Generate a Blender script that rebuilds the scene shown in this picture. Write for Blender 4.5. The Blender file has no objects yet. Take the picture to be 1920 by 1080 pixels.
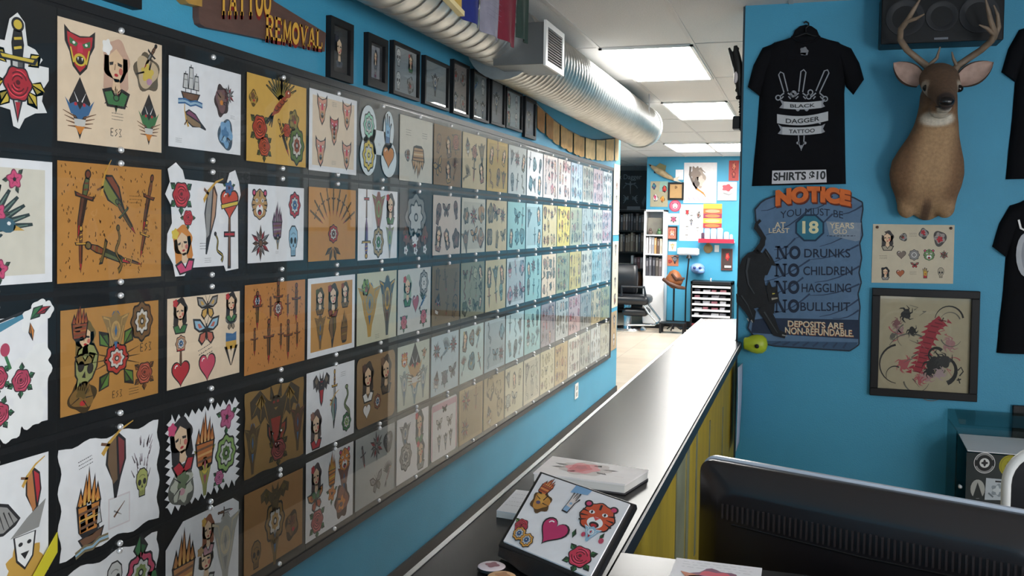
import bpy, bmesh, math, random
from math import sin, cos, pi, atan, tan, radians
from mathutils import Vector, Matrix
rnd = random.Random(7)
S = bpy.context.scene
COL = S.collection

# ------------------------------------------------------------------ camera
FPX = 1750.0; PITCH = 0.030; ROLL = 0.0155; YAW = 0.303993; CY = 471.996; EYE = 1.59
_F0 = Vector((-sin(YAW), cos(YAW), 0)); _R0 = Vector((cos(YAW), sin(YAW), 0)); _Z = Vector((0, 0, 1))
CF = _F0 * cos(PITCH) - _Z * sin(PITCH)
_U0 = _Z * cos(PITCH) + _F0 * sin(PITCH)
CR = _R0 * cos(ROLL) + _U0 * sin(ROLL)
CU = _U0 * cos(ROLL) - _R0 * sin(ROLL)
CC = Vector((0, 0, EYE))
cam = bpy.data.cameras.new('camera'); cam_o = bpy.data.objects.new('camera', cam); COL.objects.link(cam_o)
cam.sensor_width = 36; cam.sensor_fit = 'HORIZONTAL'; cam.lens = FPX / 1920 * 36
cam.shift_y = (CY - 540) / 1920
cam.clip_start = 0.02; cam.clip_end = 100
cam_o.matrix_world = Matrix(((CR.x, CU.x, -CF.x, CC.x), (CR.y, CU.y, -CF.y, CC.y), (CR.z, CU.z, -CF.z, CC.z), (0, 0, 0, 1)))
S.camera = cam_o

def ray(px, py): return CF + CR * ((px - 960) / FPX) + CU * ((CY - py) / FPX)
def onX(px, py, X):            # the point of a wall plane X seen at a pixel of the photograph
    d = ray(px, py); return CC + d * (X / d.x)
def onY(px, py, Y):
    d = ray(px, py); return CC + d * (Y / d.y)
def onZ(px, py, z):
    d = ray(px, py); return CC + d * ((z - EYE) / d.z)

# ------------------------------------------------------------------ world, exposure, daylight
S.view_settings.view_transform = 'Standard'; S.view_settings.look = 'None'
S.view_settings.gamma = 1.0; S.view_settings.use_curve_mapping = False
S.view_settings.exposure = 0.85
W = bpy.data.worlds.new('sky'); S.world = W; W.use_nodes = True
W.node_tree.nodes['Background'].inputs[0].default_value = (0.80, 0.90, 1.0, 1)
W.node_tree.nodes['Background'].inputs[1].default_value = 1.0
LIGHT_TROFFER = 19.0
def area(name, loc, rot, sx, sy, power, col):
    l = bpy.data.lights.new(name, 'AREA'); l.shape = 'RECTANGLE'; l.size = sx; l.size_y = sy; l.energy = power; l.color = col
    o = bpy.data.objects.new(name, l); COL.objects.link(o); o.location = loc; o.rotation_euler = rot
    return o
# daylight entering by the two big windows of the right side wall and the one behind the photographer
area('window_daylight', (2.97, -1.0, 1.36), (0, radians(90), 0), 1.7, 2.2, 92, (1.0, 0.985, 0.96))
area('window_daylight', (2.97, 1.75, 1.36), (0, radians(90), 0), 1.7, 2.2, 12, (1.0, 0.985, 0.96))
area('window_daylight', (0.3, -2.96, 1.36), (radians(90), 0, 0), 2.1, 1.7, 10, (1.0, 0.985, 0.96))

# ------------------------------------------------------------------ helpers
def lin(c):
    return tuple((x / 12.92 if x <= .04045 else ((x + .055) / 1.055) ** 2.4) for x in c[:3])
def h(s):                                        # '#rrggbb' -> sRGB floats
    s = s.lstrip('#'); return tuple(int(s[i:i + 2], 16) / 255 for i in (0, 2, 4))
MATS = {}
def mat(name, col, rough=.5, metal=0., spec=.5, var=0., vscale=8., bump=0., bscale=60., emit=None, estr=0., attr=False, stretch=None, coat=0.):
    m = bpy.data.materials.new(name); m.use_nodes = True; MATS[name] = m
    nt = m.node_tree; b = nt.nodes['Principled BSDF']
    b.inputs['Base Color'].default_value = (*lin(col), 1); b.inputs['Roughness'].default_value = rough
    b.inputs['Metallic'].default_value = metal; b.inputs['Specular IOR Level'].default_value = spec
    b.inputs['Coat Weight'].default_value = coat
    tc = nt.nodes.new('ShaderNodeTexCoord')
    src = tc.outputs['Object']
    if stretch:
        mp = nt.nodes.new('ShaderNodeMapping'); mp.inputs['Scale'].default_value = stretch
        nt.links.new(src, mp.inputs[0]); src = mp.outputs[0]
    base = None
    if attr:
        a = nt.nodes.new('ShaderNodeAttribute'); a.attribute_name = 'Col'; base = a.outputs['Color']
        nt.links.new(base, b.inputs['Base Color'])
    if var:
        n = nt.nodes.new('ShaderNodeTexNoise'); n.inputs['Scale'].default_value = vscale; n.inputs['Detail'].default_value = 4
        nt.links.new(src, n.inputs['Vector'])
        mr = nt.nodes.new('ShaderNodeMapRange'); mr.inputs[1].default_value = .3; mr.inputs[2].default_value = .7
        mr.inputs[3].default_value = 1 - var; mr.inputs[4].default_value = 1 + var
        nt.links.new(n.outputs[0], mr.inputs[0])
        mx = nt.nodes.new('ShaderNodeVectorMath'); mx.operation = 'MULTIPLY'
        if base: nt.links.new(base, mx.inputs[0])
        else: mx.inputs[0].default_value = lin(col)
        nt.links.new(mr.outputs[0], mx.inputs[1]); nt.links.new(mx.outputs[0], b.inputs['Base Color'])
    if bump:
        n = nt.nodes.new('ShaderNodeTexNoise'); n.inputs['Scale'].default_value = bscale; n.inputs['Detail'].default_value = 3
        nt.links.new(src, n.inputs['Vector'])
        bp = nt.nodes.new('ShaderNodeBump'); bp.inputs['Strength'].default_value = bump; bp.inputs['Distance'].default_value = .01
        nt.links.new(n.outputs[0], bp.inputs['Height']); nt.links.new(bp.outputs[0], b.inputs['Normal'])
    if emit:
        b.inputs['Emission Color'].default_value = (*lin(emit), 1); b.inputs['Emission Strength'].default_value = estr
    return m
def clear_mat(name, ior, tint=(1, 1, 1), rough=.0):          # thin clear sheet: Fresnel mirror over see-through
    m = bpy.data.materials.new(name); m.use_nodes = True; MATS[name] = m
    nt = m.node_tree; nt.nodes.clear()
    out = nt.nodes.new('ShaderNodeOutputMaterial'); mx = nt.nodes.new('ShaderNodeMixShader')
    fr = nt.nodes.new('ShaderNodeFresnel'); fr.inputs[0].default_value = ior
    tr = nt.nodes.new('ShaderNodeBsdfTransparent'); tr.inputs[0].default_value = (*tint, 1)
    gl = nt.nodes.new('ShaderNodeBsdfGlossy'); gl.inputs['Roughness'].default_value = rough
    ge = nt.nodes.new('ShaderNodeNewGeometry'); iv = nt.nodes.new('ShaderNodeMath'); iv.operation = 'SUBTRACT'; iv.inputs[0].default_value = 1; nt.links.new(ge.outputs['Backfacing'], iv.inputs[1])
    mu = nt.nodes.new('ShaderNodeMath'); mu.operation = 'MULTIPLY'; nt.links.new(fr.outputs[0], mu.inputs[0]); nt.links.new(iv.outputs[0], mu.inputs[1])
    nt.links.new(mu.outputs[0], mx.inputs[0]); nt.links.new(tr.outputs[0], mx.inputs[1]); nt.links.new(gl.outputs[0], mx.inputs[2])
    nt.links.new(mx.outputs[0], out.inputs[0])
    return m

class MB:
    """collects faces; build() links them as ONE mesh object"""
    def __init__(s): s.v = []; s.f = []; s.c = []; s.hascol = False
    def face(s, pts, col=None):
        i = len(s.v); s.v += [tuple(p) for p in pts]; s.f.append(tuple(range(i, i + len(pts)))); s.c.append(col)
        if col is not None: s.hascol = True
    def mesh(s, verts, faces, col=None):
        i = len(s.v); s.v += [tuple(p) for p in verts]
        for f in faces: s.f.append(tuple(i + k for k in f)); s.c.append(col)
        if col is not None: s.hascol = True
    def box(s, x0, x1, y0, y1, z0, z1, col=None):
        vs = [(x, y, z) for x in (x0, x1) for y in (y0, y1) for z in (z0, z1)]
        s.mesh(vs, [(0, 1, 3, 2), (4, 6, 7, 5), (0, 4, 5, 1), (2, 3, 7, 6), (0, 2, 6, 4), (1, 5, 7, 3)], col)
    def hexa(s, b, t, col=None):                 # bottom quad, top quad
        s.mesh(list(b) + list(t), [(3, 2, 1, 0), (4, 5, 6, 7), (0, 1, 5, 4), (1, 2, 6, 5), (2, 3, 7, 6), (3, 0, 4, 7)], col)
    def prism(s, pts, off, col=None, side=None):
        n = len(pts); o = Vector(off); p = [Vector(q) for q in pts]; q2 = [q + o for q in p]
        s.face(p, col); s.face(list(reversed(q2)), col)
        s.mesh(p + q2, [(i, (i + 1) % n, n + (i + 1) % n, n + i) for i in range(n)], side or col)
    def loft(s, rings, closed=True, cap=True, col=None):
        n = len(rings[0]); vs = [p for r in rings for p in r]; fs = []
        for k in range(len(rings) - 1):
            for i in range(n if closed else n - 1):
                j = (i + 1) % n; fs.append((k * n + i, k * n + j, (k + 1) * n + j, (k + 1) * n + i))
        if cap and closed:
            fs.append(tuple(reversed(range(n)))); fs.append(tuple((len(rings) - 1) * n + i for i in range(n)))
        s.mesh(vs, fs, col)
    def tube(s, pts, rad, n=8, col=None, cap=True):
        pts = [Vector(p) for p in pts]; rings = []
        rad = rad if isinstance(rad, (list, tuple)) else [rad] * len(pts)
        up = None
        for i, p in enumerate(pts):
            d = (pts[min(i + 1, len(pts) - 1)] - pts[max(i - 1, 0)]).normalized()
            if up is None: up = d.orthogonal().normalized()
            up = (up - d * up.dot(d)).normalized(); w = d.cross(up)
            rings.append([p + (up * cos(2 * pi * k / n) + w * sin(2 * pi * k / n)) * rad[i] for k in range(n)])
        s.loft(rings, True, cap, col)
    def lathe(s, c, axis, prof, n=20, col=None, cap=True):   # prof: (distance along axis, radius)
        c = Vector(c); a = Vector(axis).normalized(); u = a.orthogonal().normalized(); w = a.cross(u)
        s.loft([[c + a * t + (u * cos(2 * pi * k / n) + w * sin(2 * pi * k / n)) * max(r, 1e-4) for k in range(n)] for t, r in prof], True, cap, col)
    def ball(s, c, r, n=12, m=8, col=None):
        c = Vector(c); r = r if isinstance(r, (tuple, list)) else (r, r, r)
        s.loft([[c + Vector((r[0] * cos(2 * pi * k / n) * max(sin(pi * j / m), .01), r[1] * sin(2 * pi * k / n) * max(sin(pi * j / m), .01), -r[2] * cos(pi * j / m))) for k in range(n)] for j in range(m + 1)], True, True, col)
    def build(s, name, m, parent=None, local=False, bevel=0, smooth=False, seg=2):
        me = bpy.data.meshes.new(name); o = bpy.data.objects.new(name, me); COL.objects.link(o)
        vs = [Vector(p) for p in s.v]
        if parent is not None:
            o.parent = parent
            if not local:
                off = Vector((0, 0, 0)); q = parent
                while q: off += q.location; q = q.parent
                vs = [p - off for p in vs]
        elif not local:
            lo = Vector([min(p[i] for p in vs) for i in range(3)]); hi = Vector([max(p[i] for p in vs) for i in range(3)])
            off = Vector(((lo.x + hi.x) / 2, (lo.y + hi.y) / 2, lo.z)); o.location = off; vs = [p - off for p in vs]
        me.from_pydata(vs, [], s.f)
        if s.hascol:
            at = me.color_attributes.new('Col', 'FLOAT_COLOR', 'CORNER'); k = 0; data = []
            for p, c in zip(me.polygons, s.c):
                cc = (*lin(c or (1, 1, 1)), 1.0)
                for _ in range(p.loop_total): data += cc
            at.data.foreach_set('color', data)
        bm = bmesh.new(); bm.from_mesh(me)
        if not s.hascol: bmesh.ops.recalc_face_normals(bm, faces=bm.faces)
        if smooth: bmesh.ops.remove_doubles(bm, verts=bm.verts, dist=1e-5)
        bm.to_mesh(me); bm.free()
        me.materials.append(m)
        if smooth:
            for p in me.polygons: p.use_smooth = True
            try: me.set_sharp_from_angle(angle=radians(50 if smooth is True else smooth))
            except Exception: pass
        if bevel:
            b = o.modifiers.new('bevel', 'BEVEL'); b.width = bevel; b.segments = seg; b.limit_method = 'ANGLE'; b.angle_limit = radians(40)
        return o

def thing(name, loc, label, cat, group=None, rz=0):
    o = bpy.data.objects.new(name, None); COL.objects.link(o); o.location = loc; o.rotation_euler = (0, 0, rz)
    o.empty_display_size = .1
    return tag(o, label, cat, group)
def tag(o, label, cat, group=None, kind=None):
    o['label'] = label; o['category'] = cat
    if group: o['group'] = group
    if kind: o['kind'] = kind
    return o
def struct(o, label=None, cat=None):
    o['kind'] = 'structure'
    if label: o['label'] = label
    if cat: o['category'] = cat
    return o
def copy_part(o, parent):
    c = o.copy(); COL.objects.link(c); c.parent = parent; return c

# --- flat printing: coloured shapes laid in thin layers on a surface, map(a, b, layer) -> point
class Dr:
    def __init__(s, mb, mp, x=0, y=0, sc=1, rot=0, sx=1, base=1): s.mb = mb; s.mp = mp; s.x = x; s.y = y; s.sc = sc; s.r = rot; s.sx = sx; s.base = base
    def at(s, x, y, sc, rot=0, sx=1, base=None): return Dr(s.mb, s.mp, x, y, sc, radians(rot), sx, s.base if base is None else base)
    def T(s, p, L):
        a = p[0] * s.sc * s.sx; b = p[1] * s.sc
        return s.mp(s.x + a * cos(s.r) - b * sin(s.r), s.y + a * sin(s.r) + b * cos(s.r), s.base + L)
    def P(s, pts, col, L=0): s.mb.face([s.T(p, L) for p in pts], col)
    def E(s, cx, cy, rx, ry, col, L=0, n=18, rot=0):
        cr, sr = cos(radians(rot)), sin(radians(rot)); pts = []
        for k in range(n):
            a = rx * cos(2 * pi * k / n); b = ry * sin(2 * pi * k / n); pts.append((cx + a * cr - b * sr, cy + a * sr + b * cr))
        s.P(pts, col, L)
    def lob(s, cx, cy, r, n, amp, col, L=0, ph=0, sy=1, m=36):
        s.P([(cx + r * (1 + amp * cos(n * t + ph)) * cos(t), cy + sy * r * (1 + amp * cos(n * t + ph)) * sin(t)) for t in [2 * pi * k / m for k in range(m)]], col, L)
    def st(s, pts, w, col, L=0, w2=None):        # a stroke, optionally tapering
        n = len(pts); A = []; B = []
        for i in range(n):
            p0 = pts[max(i - 1, 0)]; p1 = pts[min(i + 1, n - 1)]; dx = p1[0] - p0[0]; dy = p1[1] - p0[1]; l = math.hypot(dx, dy) or 1
            ww = w if w2 is None else w + (w2 - w) * i / (n - 1); ww *= .5
            A.append((pts[i][0] - dy / l * ww, pts[i][1] + dx / l * ww)); B.append((pts[i][0] + dy / l * ww, pts[i][1] - dx / l * ww))
        for i in range(n - 1): s.P([A[i], A[i + 1], B[i + 1], B[i]], col, L)
    def ring(s, cx, cy, r0, r1, col, L=0, a0=0, a1=360, n=24, sy=1):
        for k in range(n):
            t0 = radians(a0 + (a1 - a0) * k / n); t1 = radians(a0 + (a1 - a0) * (k + 1) / n)
            s.P([(cx + r0 * cos(t0), cy + sy * r0 * sin(t0)), (cx + r1 * cos(t0), cy + sy * r1 * sin(t0)), (cx + r1 * cos(t1), cy + sy * r1 * sin(t1)), (cx + r0 * cos(t1), cy + sy * r0 * sin(t1))], col, L)
    def txt(s, body, cx, cy, w, hgt, col, L=0, bold=0., arc=0., slant=0.):
        vs, fs = glyphs(body, bold)
        q = [(cx + a * w, cy + b * hgt + arc * (1 - 4 * a * a) + slant * a) for a, b in vs]
        s.mb.mesh([s.T(p, L) for p in q], fs, col)
_G = {}
def glyphs(body, bold=0.):                        # lettering as polygons, normalised to a unit box around 0
    key = (body, bold)
    if key in _G: return _G[key]
    cu = bpy.data.curves.new('lettering', 'FONT'); cu.body = body; cu.offset = bold; cu.resolution_u = 4
    o = bpy.data.objects.new('lettering', cu); COL.objects.link(o)
    dg = bpy.context.evaluated_depsgraph_get(); dg.update()
    me = bpy.data.meshes.new_from_object(o.evaluated_get(dg))
    vs = [(v.co.x, v.co.y) for v in me.vertices]; fs = [tuple(p.vertices) for p in me.polygons]
    bpy.data.objects.remove(o); bpy.data.curves.remove(cu); bpy.data.meshes.remove(me)
    x0 = min(v[0] for v in vs); x1 = max(v[0] for v in vs); y0 = min(v[1] for v in vs); y1 = max(v[1] for v in vs)
    vs = [((v[0] - x0) / (x1 - x0) - .5, (v[1] - y0) / (y1 - y0) - .5) for v in vs]
    _G[key] = (vs, fs); return _G[key]
def slab(d, word, x0, y0, w, hgt, col, L=0, dy=0., grow=0., wt=.24):    # heavy slab-serif lettering, drawn stroke by stroke
    n = len(word); cw = w / n
    for i, ch in enumerate(word):
        ox = x0 + i * cw; lw = cw * .86; oy = y0 + dy * (i + .5) / n; g = grow
        X = lambda t: ox + t * lw
        Y = lambda t: oy + t * hgt
        def bar(a, b, c, e): d.P([(X(a) - g, Y(b) - g), (X(c) + g, Y(b) - g), (X(c) + g, Y(e) + g), (X(a) - g, Y(e) + g)], col, L)
        def dia(a, b, c, e, t=wt): d.P([(X(a) - g, Y(b) - g), (X(a + t) + g, Y(b) - g), (X(c + t) + g, Y(e) + g), (X(c) - g, Y(e) + g)], col, L)
        sf = .12; q = (1 - wt) / 2
        def foot(c, b): bar(c - .2, b, c + .2, b + sf)
        if ch == 'T': bar(q, 0, q + wt, 1); bar(0, .86, 1, 1); bar(0, .66, .1, 1); bar(.9, .66, 1, 1); foot(.5, 0)
        elif ch == 'A': dia(.0, 0, .38, 1, .14); dia(.74, 0, .38, 1); bar(.2, .26, .8, .38); foot(.1, 0); foot(.87, 0)
        elif ch == 'O':
            d.ring(X(.5), Y(.5), .28 * lw - g, .52 * lw + g, col, L, sy=.5 * hgt / (.5 * lw))
        elif ch == 'N': bar(.06, 0, .06 + .14, 1); bar(.8, 0, .94, 1); dia(.06, 1, .68, 0, .26); foot(.13, 0); foot(.1, 1 - sf); foot(.87, 1 - sf)
        elif ch == 'R':
            bar(.08, 0, .08 + wt, 1); bar(.08, .88, .7, 1); bar(.08, .44, .7, .56); d.ring(X(.66), Y(.72), .1 * lw - g, .32 * lw + g, col, L, -90, 90, sy=.28 * hgt / (.32 * lw)); dia(.72, 0, .4, .5); foot(.2, 0); foot(.88, 0)
        elif ch == 'E': bar(.08, 0, .08 + wt, 1); bar(.0, 0, .94, .12); bar(0, .88, .9, 1); bar(.1, .44, .68, .56); bar(.84, 0, .94, .3); bar(.8, .72, .9, 1)
        elif ch == 'M': bar(0, 0, .13, 1); bar(.8, 0, 1.0, 1); dia(0, 1, .4, .1, .2); dia(.8, 1, .4, .1, .14); foot(.06, 0); foot(.9, 0)
        elif ch == 'V': dia(.0, 1, .38, 0); dia(.84, 1, .4, 0, .14); foot(.1, 1 - sf); foot(.9, 1 - sf)
        elif ch == 'L': bar(.08, 0, .08 + wt, 1); bar(0, 0, .94, .12); bar(.82, 0, .94, .36); foot(.2, 1 - sf)
# ------------------------------------------------------------------ drawings used on the flash sheets
K = h('#1b1a1e'); WH = h('#f1eeee'); RED = h('#b3202c'); PINK = h('#cf3f6d'); GRN = h('#2f6b3c'); LGR = h('#7fa052'); YEL = h('#d8b93c'); ORG = h('#cf7a2a')
BLU = h('#2f5f92'); LBL = h('#8fb6cf'); SKIN = h('#e3bf9c'); BRN = h('#6b4630'); GRY = h('#8d8a88'); LGY = h('#c9c6c4'); PUR = h('#5b3a78'); TEA = h('#3d8a86'); GOLD = h('#c9973a')
def mix(a, b, t): return tuple(x + (y - x) * t for x, y in zip(a, b))
def leaf(d, a, r0, r1, w, c, L=0):
    ca, sa = cos(radians(a)), sin(radians(a)); m = (r0 + r1) / 2
    q = lambda x, y: (x * ca - y * sa, x * sa + y * ca)
    d.P([q(r0, 0), q(m, w), q(r1, 0), q(m, -w)], K, L)
    d.P([q(r0 + .04, .01), q(m, w * .75), q(r1 - .08, .02)], c, L + 1)
    d.P([q(r0 + .1, -.02), q(m, -w * .7), q(m + .1, -.03)], tuple(x * .75 for x in c), L + 1)
def rose(d, c=RED, lc=GRN, leaves=(35, 145, 215, 325, 270)):
    for a in leaves: leaf(d, a, .45, 1.0, .2, lc)
    d.lob(0, 0, .64, 6, .07, K, 2); d.lob(0, 0, .58, 6, .07, c, 3)
    lt = tuple(min(1, x * 1.25 + .12) for x in c); dk = tuple(x * .5 for x in c)
    for r, a0, a1 in ((.48, 190, 350), (.42, 20, 130), (.33, 200, 330), (.28, 40, 170), (.2, 180, 300)):
        d.ring(0, .03, r - .05, r, dk, 4, a0, a1, 10)
        d.ring(0, .03, r + .015, r + .05, lt, 4, a0 + 20, a1 - 30, 8)
    d.E(0, .05, .1, .09, dk, 5)
def dagger(d, blade=LGY, hilt=GOLD, grip=BRN, tip=RED):
    d.P([(-.17, .2), (.17, .2), (.14, -.5), (0, -1.0), (-.14, -.5)], K, 0); d.P([(-.12, .2), (0, .2), (0, -.9), (-.1, -.5)], blade, 1)
    d.P([(0, .2), (.12, .2), (.1, -.5), (0, -.9)], tuple(x * .45 for x in blade), 1)
    d.P([(-.06, -.6), (.06, -.6), (0, -.92)], tip, 2)
    d.P([(-.5, .3), (-.42, .16), (.42, .16), (.5, .3), (.2, .27), (-.2, .27)], K, 2); d.P([(-.4, .26), (-.36, .2), (.36, .2), (.4, .26)], hilt, 3)
    d.P([(-.12, .25), (.12, .25), (.15, .5), (.1, .75), (-.1, .75), (-.15, .5)], K, 2); d.P([(-.08, .28), (.08, .28), (.1, .5), (.07, .72), (-.07, .72), (-.1, .5)], grip, 3)
    d.E(0, .86, .15, .14, K, 2); d.E(0, .86, .1, .09, hilt, 3); d.st([(-.09, .4), (.09, .45)], .05, hilt, 4); d.st([(-.09, .58), (.09, .62)], .05, hilt, 4)
def skull(d, c=LGY):
    d.P([(-.55, .2), (-.5, .65), (-.2, .95), (.2, .95), (.5, .65), (.55, .2), (.42, -.25), (.3, -.35), (.28, -.8), (-.28, -.8), (-.3, -.35), (-.42, -.25)], K, 0)
    d.P([(-.48, .2), (-.44, .6), (-.18, .87), (.18, .87), (.44, .6), (.48, .2), (.36, -.2), (.24, -.32), (.22, -.72), (-.22, -.72), (-.24, -.32), (-.36, -.2)], c, 1)
    d.E(-.22, .1, .15, .19, K, 2, 12); d.E(.22, .1, .15, .19, K, 2, 12); d.P([(0, -.02), (.09, -.25), (-.09, -.25)], K, 2)
    for x in (-.14, -.05, .05, .14): d.st([(x, -.42), (x, -.68)], .03, K, 2)
    d.ring(0, .2, .3, .36, tuple(x * .7 for x in c), 2, 40, 140, 8)
def heart(d, c=RED, band=None):
    def hp(s): return [(s * .062 * 16 * sin(t) ** 3, s * .062 * (13 * cos(t) - 5 * cos(2 * t) - 2 * cos(3 * t) - cos(4 * t))) for t in [2 * pi * k / 30 for k in range(30)]]
    d.P(hp(1), K, 0); d.P(hp(.88), c, 1); d.ring(-.42, .3, .14, .22, WH, 2, 60, 180, 8)
    if band: d.P([(-.95, -.12), (.95, .18), (.9, -.12), (-.85, -.4)], K, 2); d.P([(-.86, -.15), (.88, .1), (.84, -.08), (-.8, -.34)], band, 3)
def butterfly(d, c=ORG, c2=LBL):
    for sgn in (-1, 1):
        d.P([(0, .15), (sgn * .45, .62), (sgn * 1.0, .68), (sgn * .9, .2), (sgn * .55, -.02), (0, -.05)], K, 0)
        d.P([(sgn * .12, .15), (sgn * .48, .52), (sgn * .88, .57), (sgn * .78, .24), (sgn * .5, .07)], c2, 1)
        d.P([(sgn * .3, .2), (sgn * .5, .4), (sgn * .66, .4), (sgn * .55, .17)], c, 2)
        d.P([(0, 0), (sgn * .5, -.08), (sgn * .62, -.4), (sgn * .35, -.68), (sgn * .08, -.45)], K, 0)
        d.P([(sgn * .08, -.05), (sgn * .42, -.14), (sgn * .5, -.38), (sgn * .32, -.56), (sgn * .12, -.4)], c, 1)
        d.st([(sgn * .03, .3), (sgn * .2, .7)], .03, K, 1)
    d.E(0, -.03, .08, .42, K, 3)
def lady(d, hair=K, acc=RED, cloth=GRN):
    d.lob(0, .3, .58, 5, .08, hair, 0); d.P([(-.5, .4), (-.55, -.5), (-.2, -.7), (0, 0), (.3, -.7), (.55, -.4), (.5, .4)], hair, 0)
    d.P([(-.32, .4), (-.3, 0), (-.05, -.3), (.12, -.28), (.3, 0), (.3, .4), (0, .62)], SKIN, 1)
    d.P([(-.12, -.2), (.14, -.2), (.2, -.6), (-.2, -.6)], SKIN, 1)
    d.P([(-.3, .22), (-.12, .26), (-.14, .17), (-.28, .14)], K, 2); d.P([(.05, .26), (.26, .22), (.24, .14), (.07, .17)], K, 2)
    d.E(-.0, -.1, .09, .045, RED, 2, 10); d.E(.2, .02, .09, .1, h('#c9685c'), 2, 10); d.st([(-.04, .2), (-.07, .03)], .03, BRN, 2)
    d.P([(-.6, -.55), (-.2, -.45), (0, -.75), (.25, -.45), (.62, -.55), (.4, -1), (-.4, -1)], K, 1); d.P([(-.5, -.62), (-.2, -.55), (0, -.84), (.25, -.55), (.5, -.62), (.34, -.93), (-.34, -.93)], cloth, 2)
    d.lob(-.4, .62, .2, 5, .15, acc, 3)
def diamond_head(d, c=BLU, c2=ORG):
    d.P([(0, 1), (.55, .2), (0, -1), (-.55, .2)], K, 0)
    d.P([(-.75, .3), (-.5, .1), (-.2, .2), (0, -.05), (.2, .2), (.5, .1), (.75, .3), (.45, -.2), (.2, -.25), (0, -.45), (-.2, -.25), (-.45, -.2)], c, 1)
    for s in (-1, 1):
        d.E(s * .22, .12, .08, .06, RED, 2, 8); d.st([(s * .1, .2), (s * .3, .5)], .05, WH, 2, .01)
        for k in range(4): d.st([(s * .2, -.3 - k * .1), (s * (.85 - .08 * k), -.12 - .16 * k)], .06, BRN, 1, .02)
    d.P([(-.3, -.35), (.3, -.35), (.26, -.55), (0, -.62), (-.26, -.55)], LGY, 2); d.P([(-.26, -.58), (.26, -.58), (0, -.85)], c2, 3)
def demon(d, c=RED, c2=YEL, c3=GRN):
    d.P([(-.75, .95), (-.45, .7), (0, .62), (.45, .7), (.75, .95), (.72, .3), (.5, -.1), (.35, -.65), (0, -1), (-.35, -.65), (-.5, -.1), (-.72, .3)], K, 0)
    d.P([(-.62, .7), (-.3, .62), (0, .55), (.3, .62), (.62, .7), (.58, .3), (.4, -.1), (.25, -.6), (0, -.85), (-.25, -.6), (-.4, -.1), (-.58, .3)], c, 1)
    for s in (-1, 1):
        d.P([(s * .1, .3), (s * .5, .5), (s * .5, .25), (s * .2, .15)], c3, 2); d.E(s * .3, .3, .07, .06, WH, 3, 8)
        d.st([(s * .45, .1), (s * .3, -.5)], .07, c2, 2)
    d.P([(-.1, .35), (.1, .35), (.14, -.05), (-.14, -.05)], h('#d02a4a'), 2)
    d.E(0, -.35, .3, .26, c2, 2, 14); d.E(0, -.37, .2, .17, K, 3, 12); d.P([(-.14, -.26), (-.06, -.26), (-.1, -.4)], WH, 4); d.P([(.14, -.26), (.06, -.26), (.1, -.4)], WH, 4)
def bird(d, body=BLU, wing=K, tip=h('#50706a')):
    for s, a0 in ((1, 20), (-1, 140)):
        for k in range(6):
            a = radians(a0 + s * 12 * k); d.st([(.05 * s, .05), (.95 * cos(a), .95 * sin(a))], .2, wing, 0, .06); d.st([(.2 * cos(a), .2 * sin(a)), (.85 * cos(a), .85 * sin(a))], .05, tip, 1, .02)
    d.P([(-.6, -.55), (-.35, -.2), (.1, .1), (.35, .15), (.2, -.1), (-.2, -.45)], body, 2); d.E(.4, .2, .17, .15, body, 3, 12); d.P([(.53, .24), (.75, .17), (.53, .12)], GOLD, 3); d.E(.43, .24, .04, .04, WH, 4, 6)
    for k in range(4): d.ring(-.3 + .17 * k, -.25 + .1 * k, .1, .15, tuple(x * .5 for x in body), 4, 200, 340, 6)
    for k in range(4): d.st([(-.5, -.45), (-.95 + .1 * k, -.75 - .07 * k)], .12, wing, 1, .04)
def flower(d, c=PINK, lc=GRN):
    for a in (20, 160, 265): leaf(d, a, .4, 1., .17, lc)
    d.lob(0, 0, .58, 5, .2, tuple(x * .6 for x in c), 2); d.lob(0, 0, .5, 5, .2, c, 3); d.E(0, 0, .14, .14, K, 4, 10)
    for k in range(5): d.st([(.1 * cos(k * 1.2566), .1 * sin(k * 1.2566)), (.36 * cos(k * 1.2566), .36 * sin(k * 1.2566))], .05, h('#8c1f45'), 4)
def mandala(d, c=RED, c2=BLU, n=8):
    d.lob(0, 0, .9, n, .08, K, 0); d.lob(0, 0, .8, n, .08, c, 1); d.lob(0, 0, .58, n, .14, K, 2); d.lob(0, 0, .5, n, .14, LGY, 3); d.lob(0, 0, .34, n, .1, c2, 4); d.E(0, 0, .16, .16, K, 5); d.E(0, 0, .09, .09, LGY, 6)
def starburst(d, c=BRN, n=12):
    for k in range(n):
        a = 360 * k / n; leaf(d, a, .1, .95 if k % 2 else .75, .13, (c, GRY, RED)[k % 3])
    d.E(0, 0, .22, .22, K, 3); d.E(0, 0, .15, .15, c, 4)
def flame(d, c=ORG, c2=YEL):
    for k, (x, t) in enumerate(((-.4, .45), (-.2, .8), (0, 1), (.2, .75), (.42, .5))):
        d.P([(x - .2, -.1), (x + .2, -.1), (x + .03 + .08 * (k % 2), t)], K, 0); d.P([(x - .14, -.08), (x + .14, -.08), (x + .02 + .07 * (k % 2), t - .16)], c, 1); d.P([(x - .06, -.08), (x + .06, -.08), (x + .01, t - .45)], c2, 2)
    d.P([(-.6, -.05), (.6, -.05), (.45, -.9), (.2, -1), (-.3, -1), (-.5, -.8)], K, 1); d.P([(-.5, -.12), (.5, -.12), (.38, -.84), (-.42, -.84)], c, 2)
    for k in range(3): d.st([(-.48 + .03 * k, -.3 - .2 * k), (.46 - .03 * k, -.26 - .2 * k)], .08, (BRN, c2, BRN)[k], 3)
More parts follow.
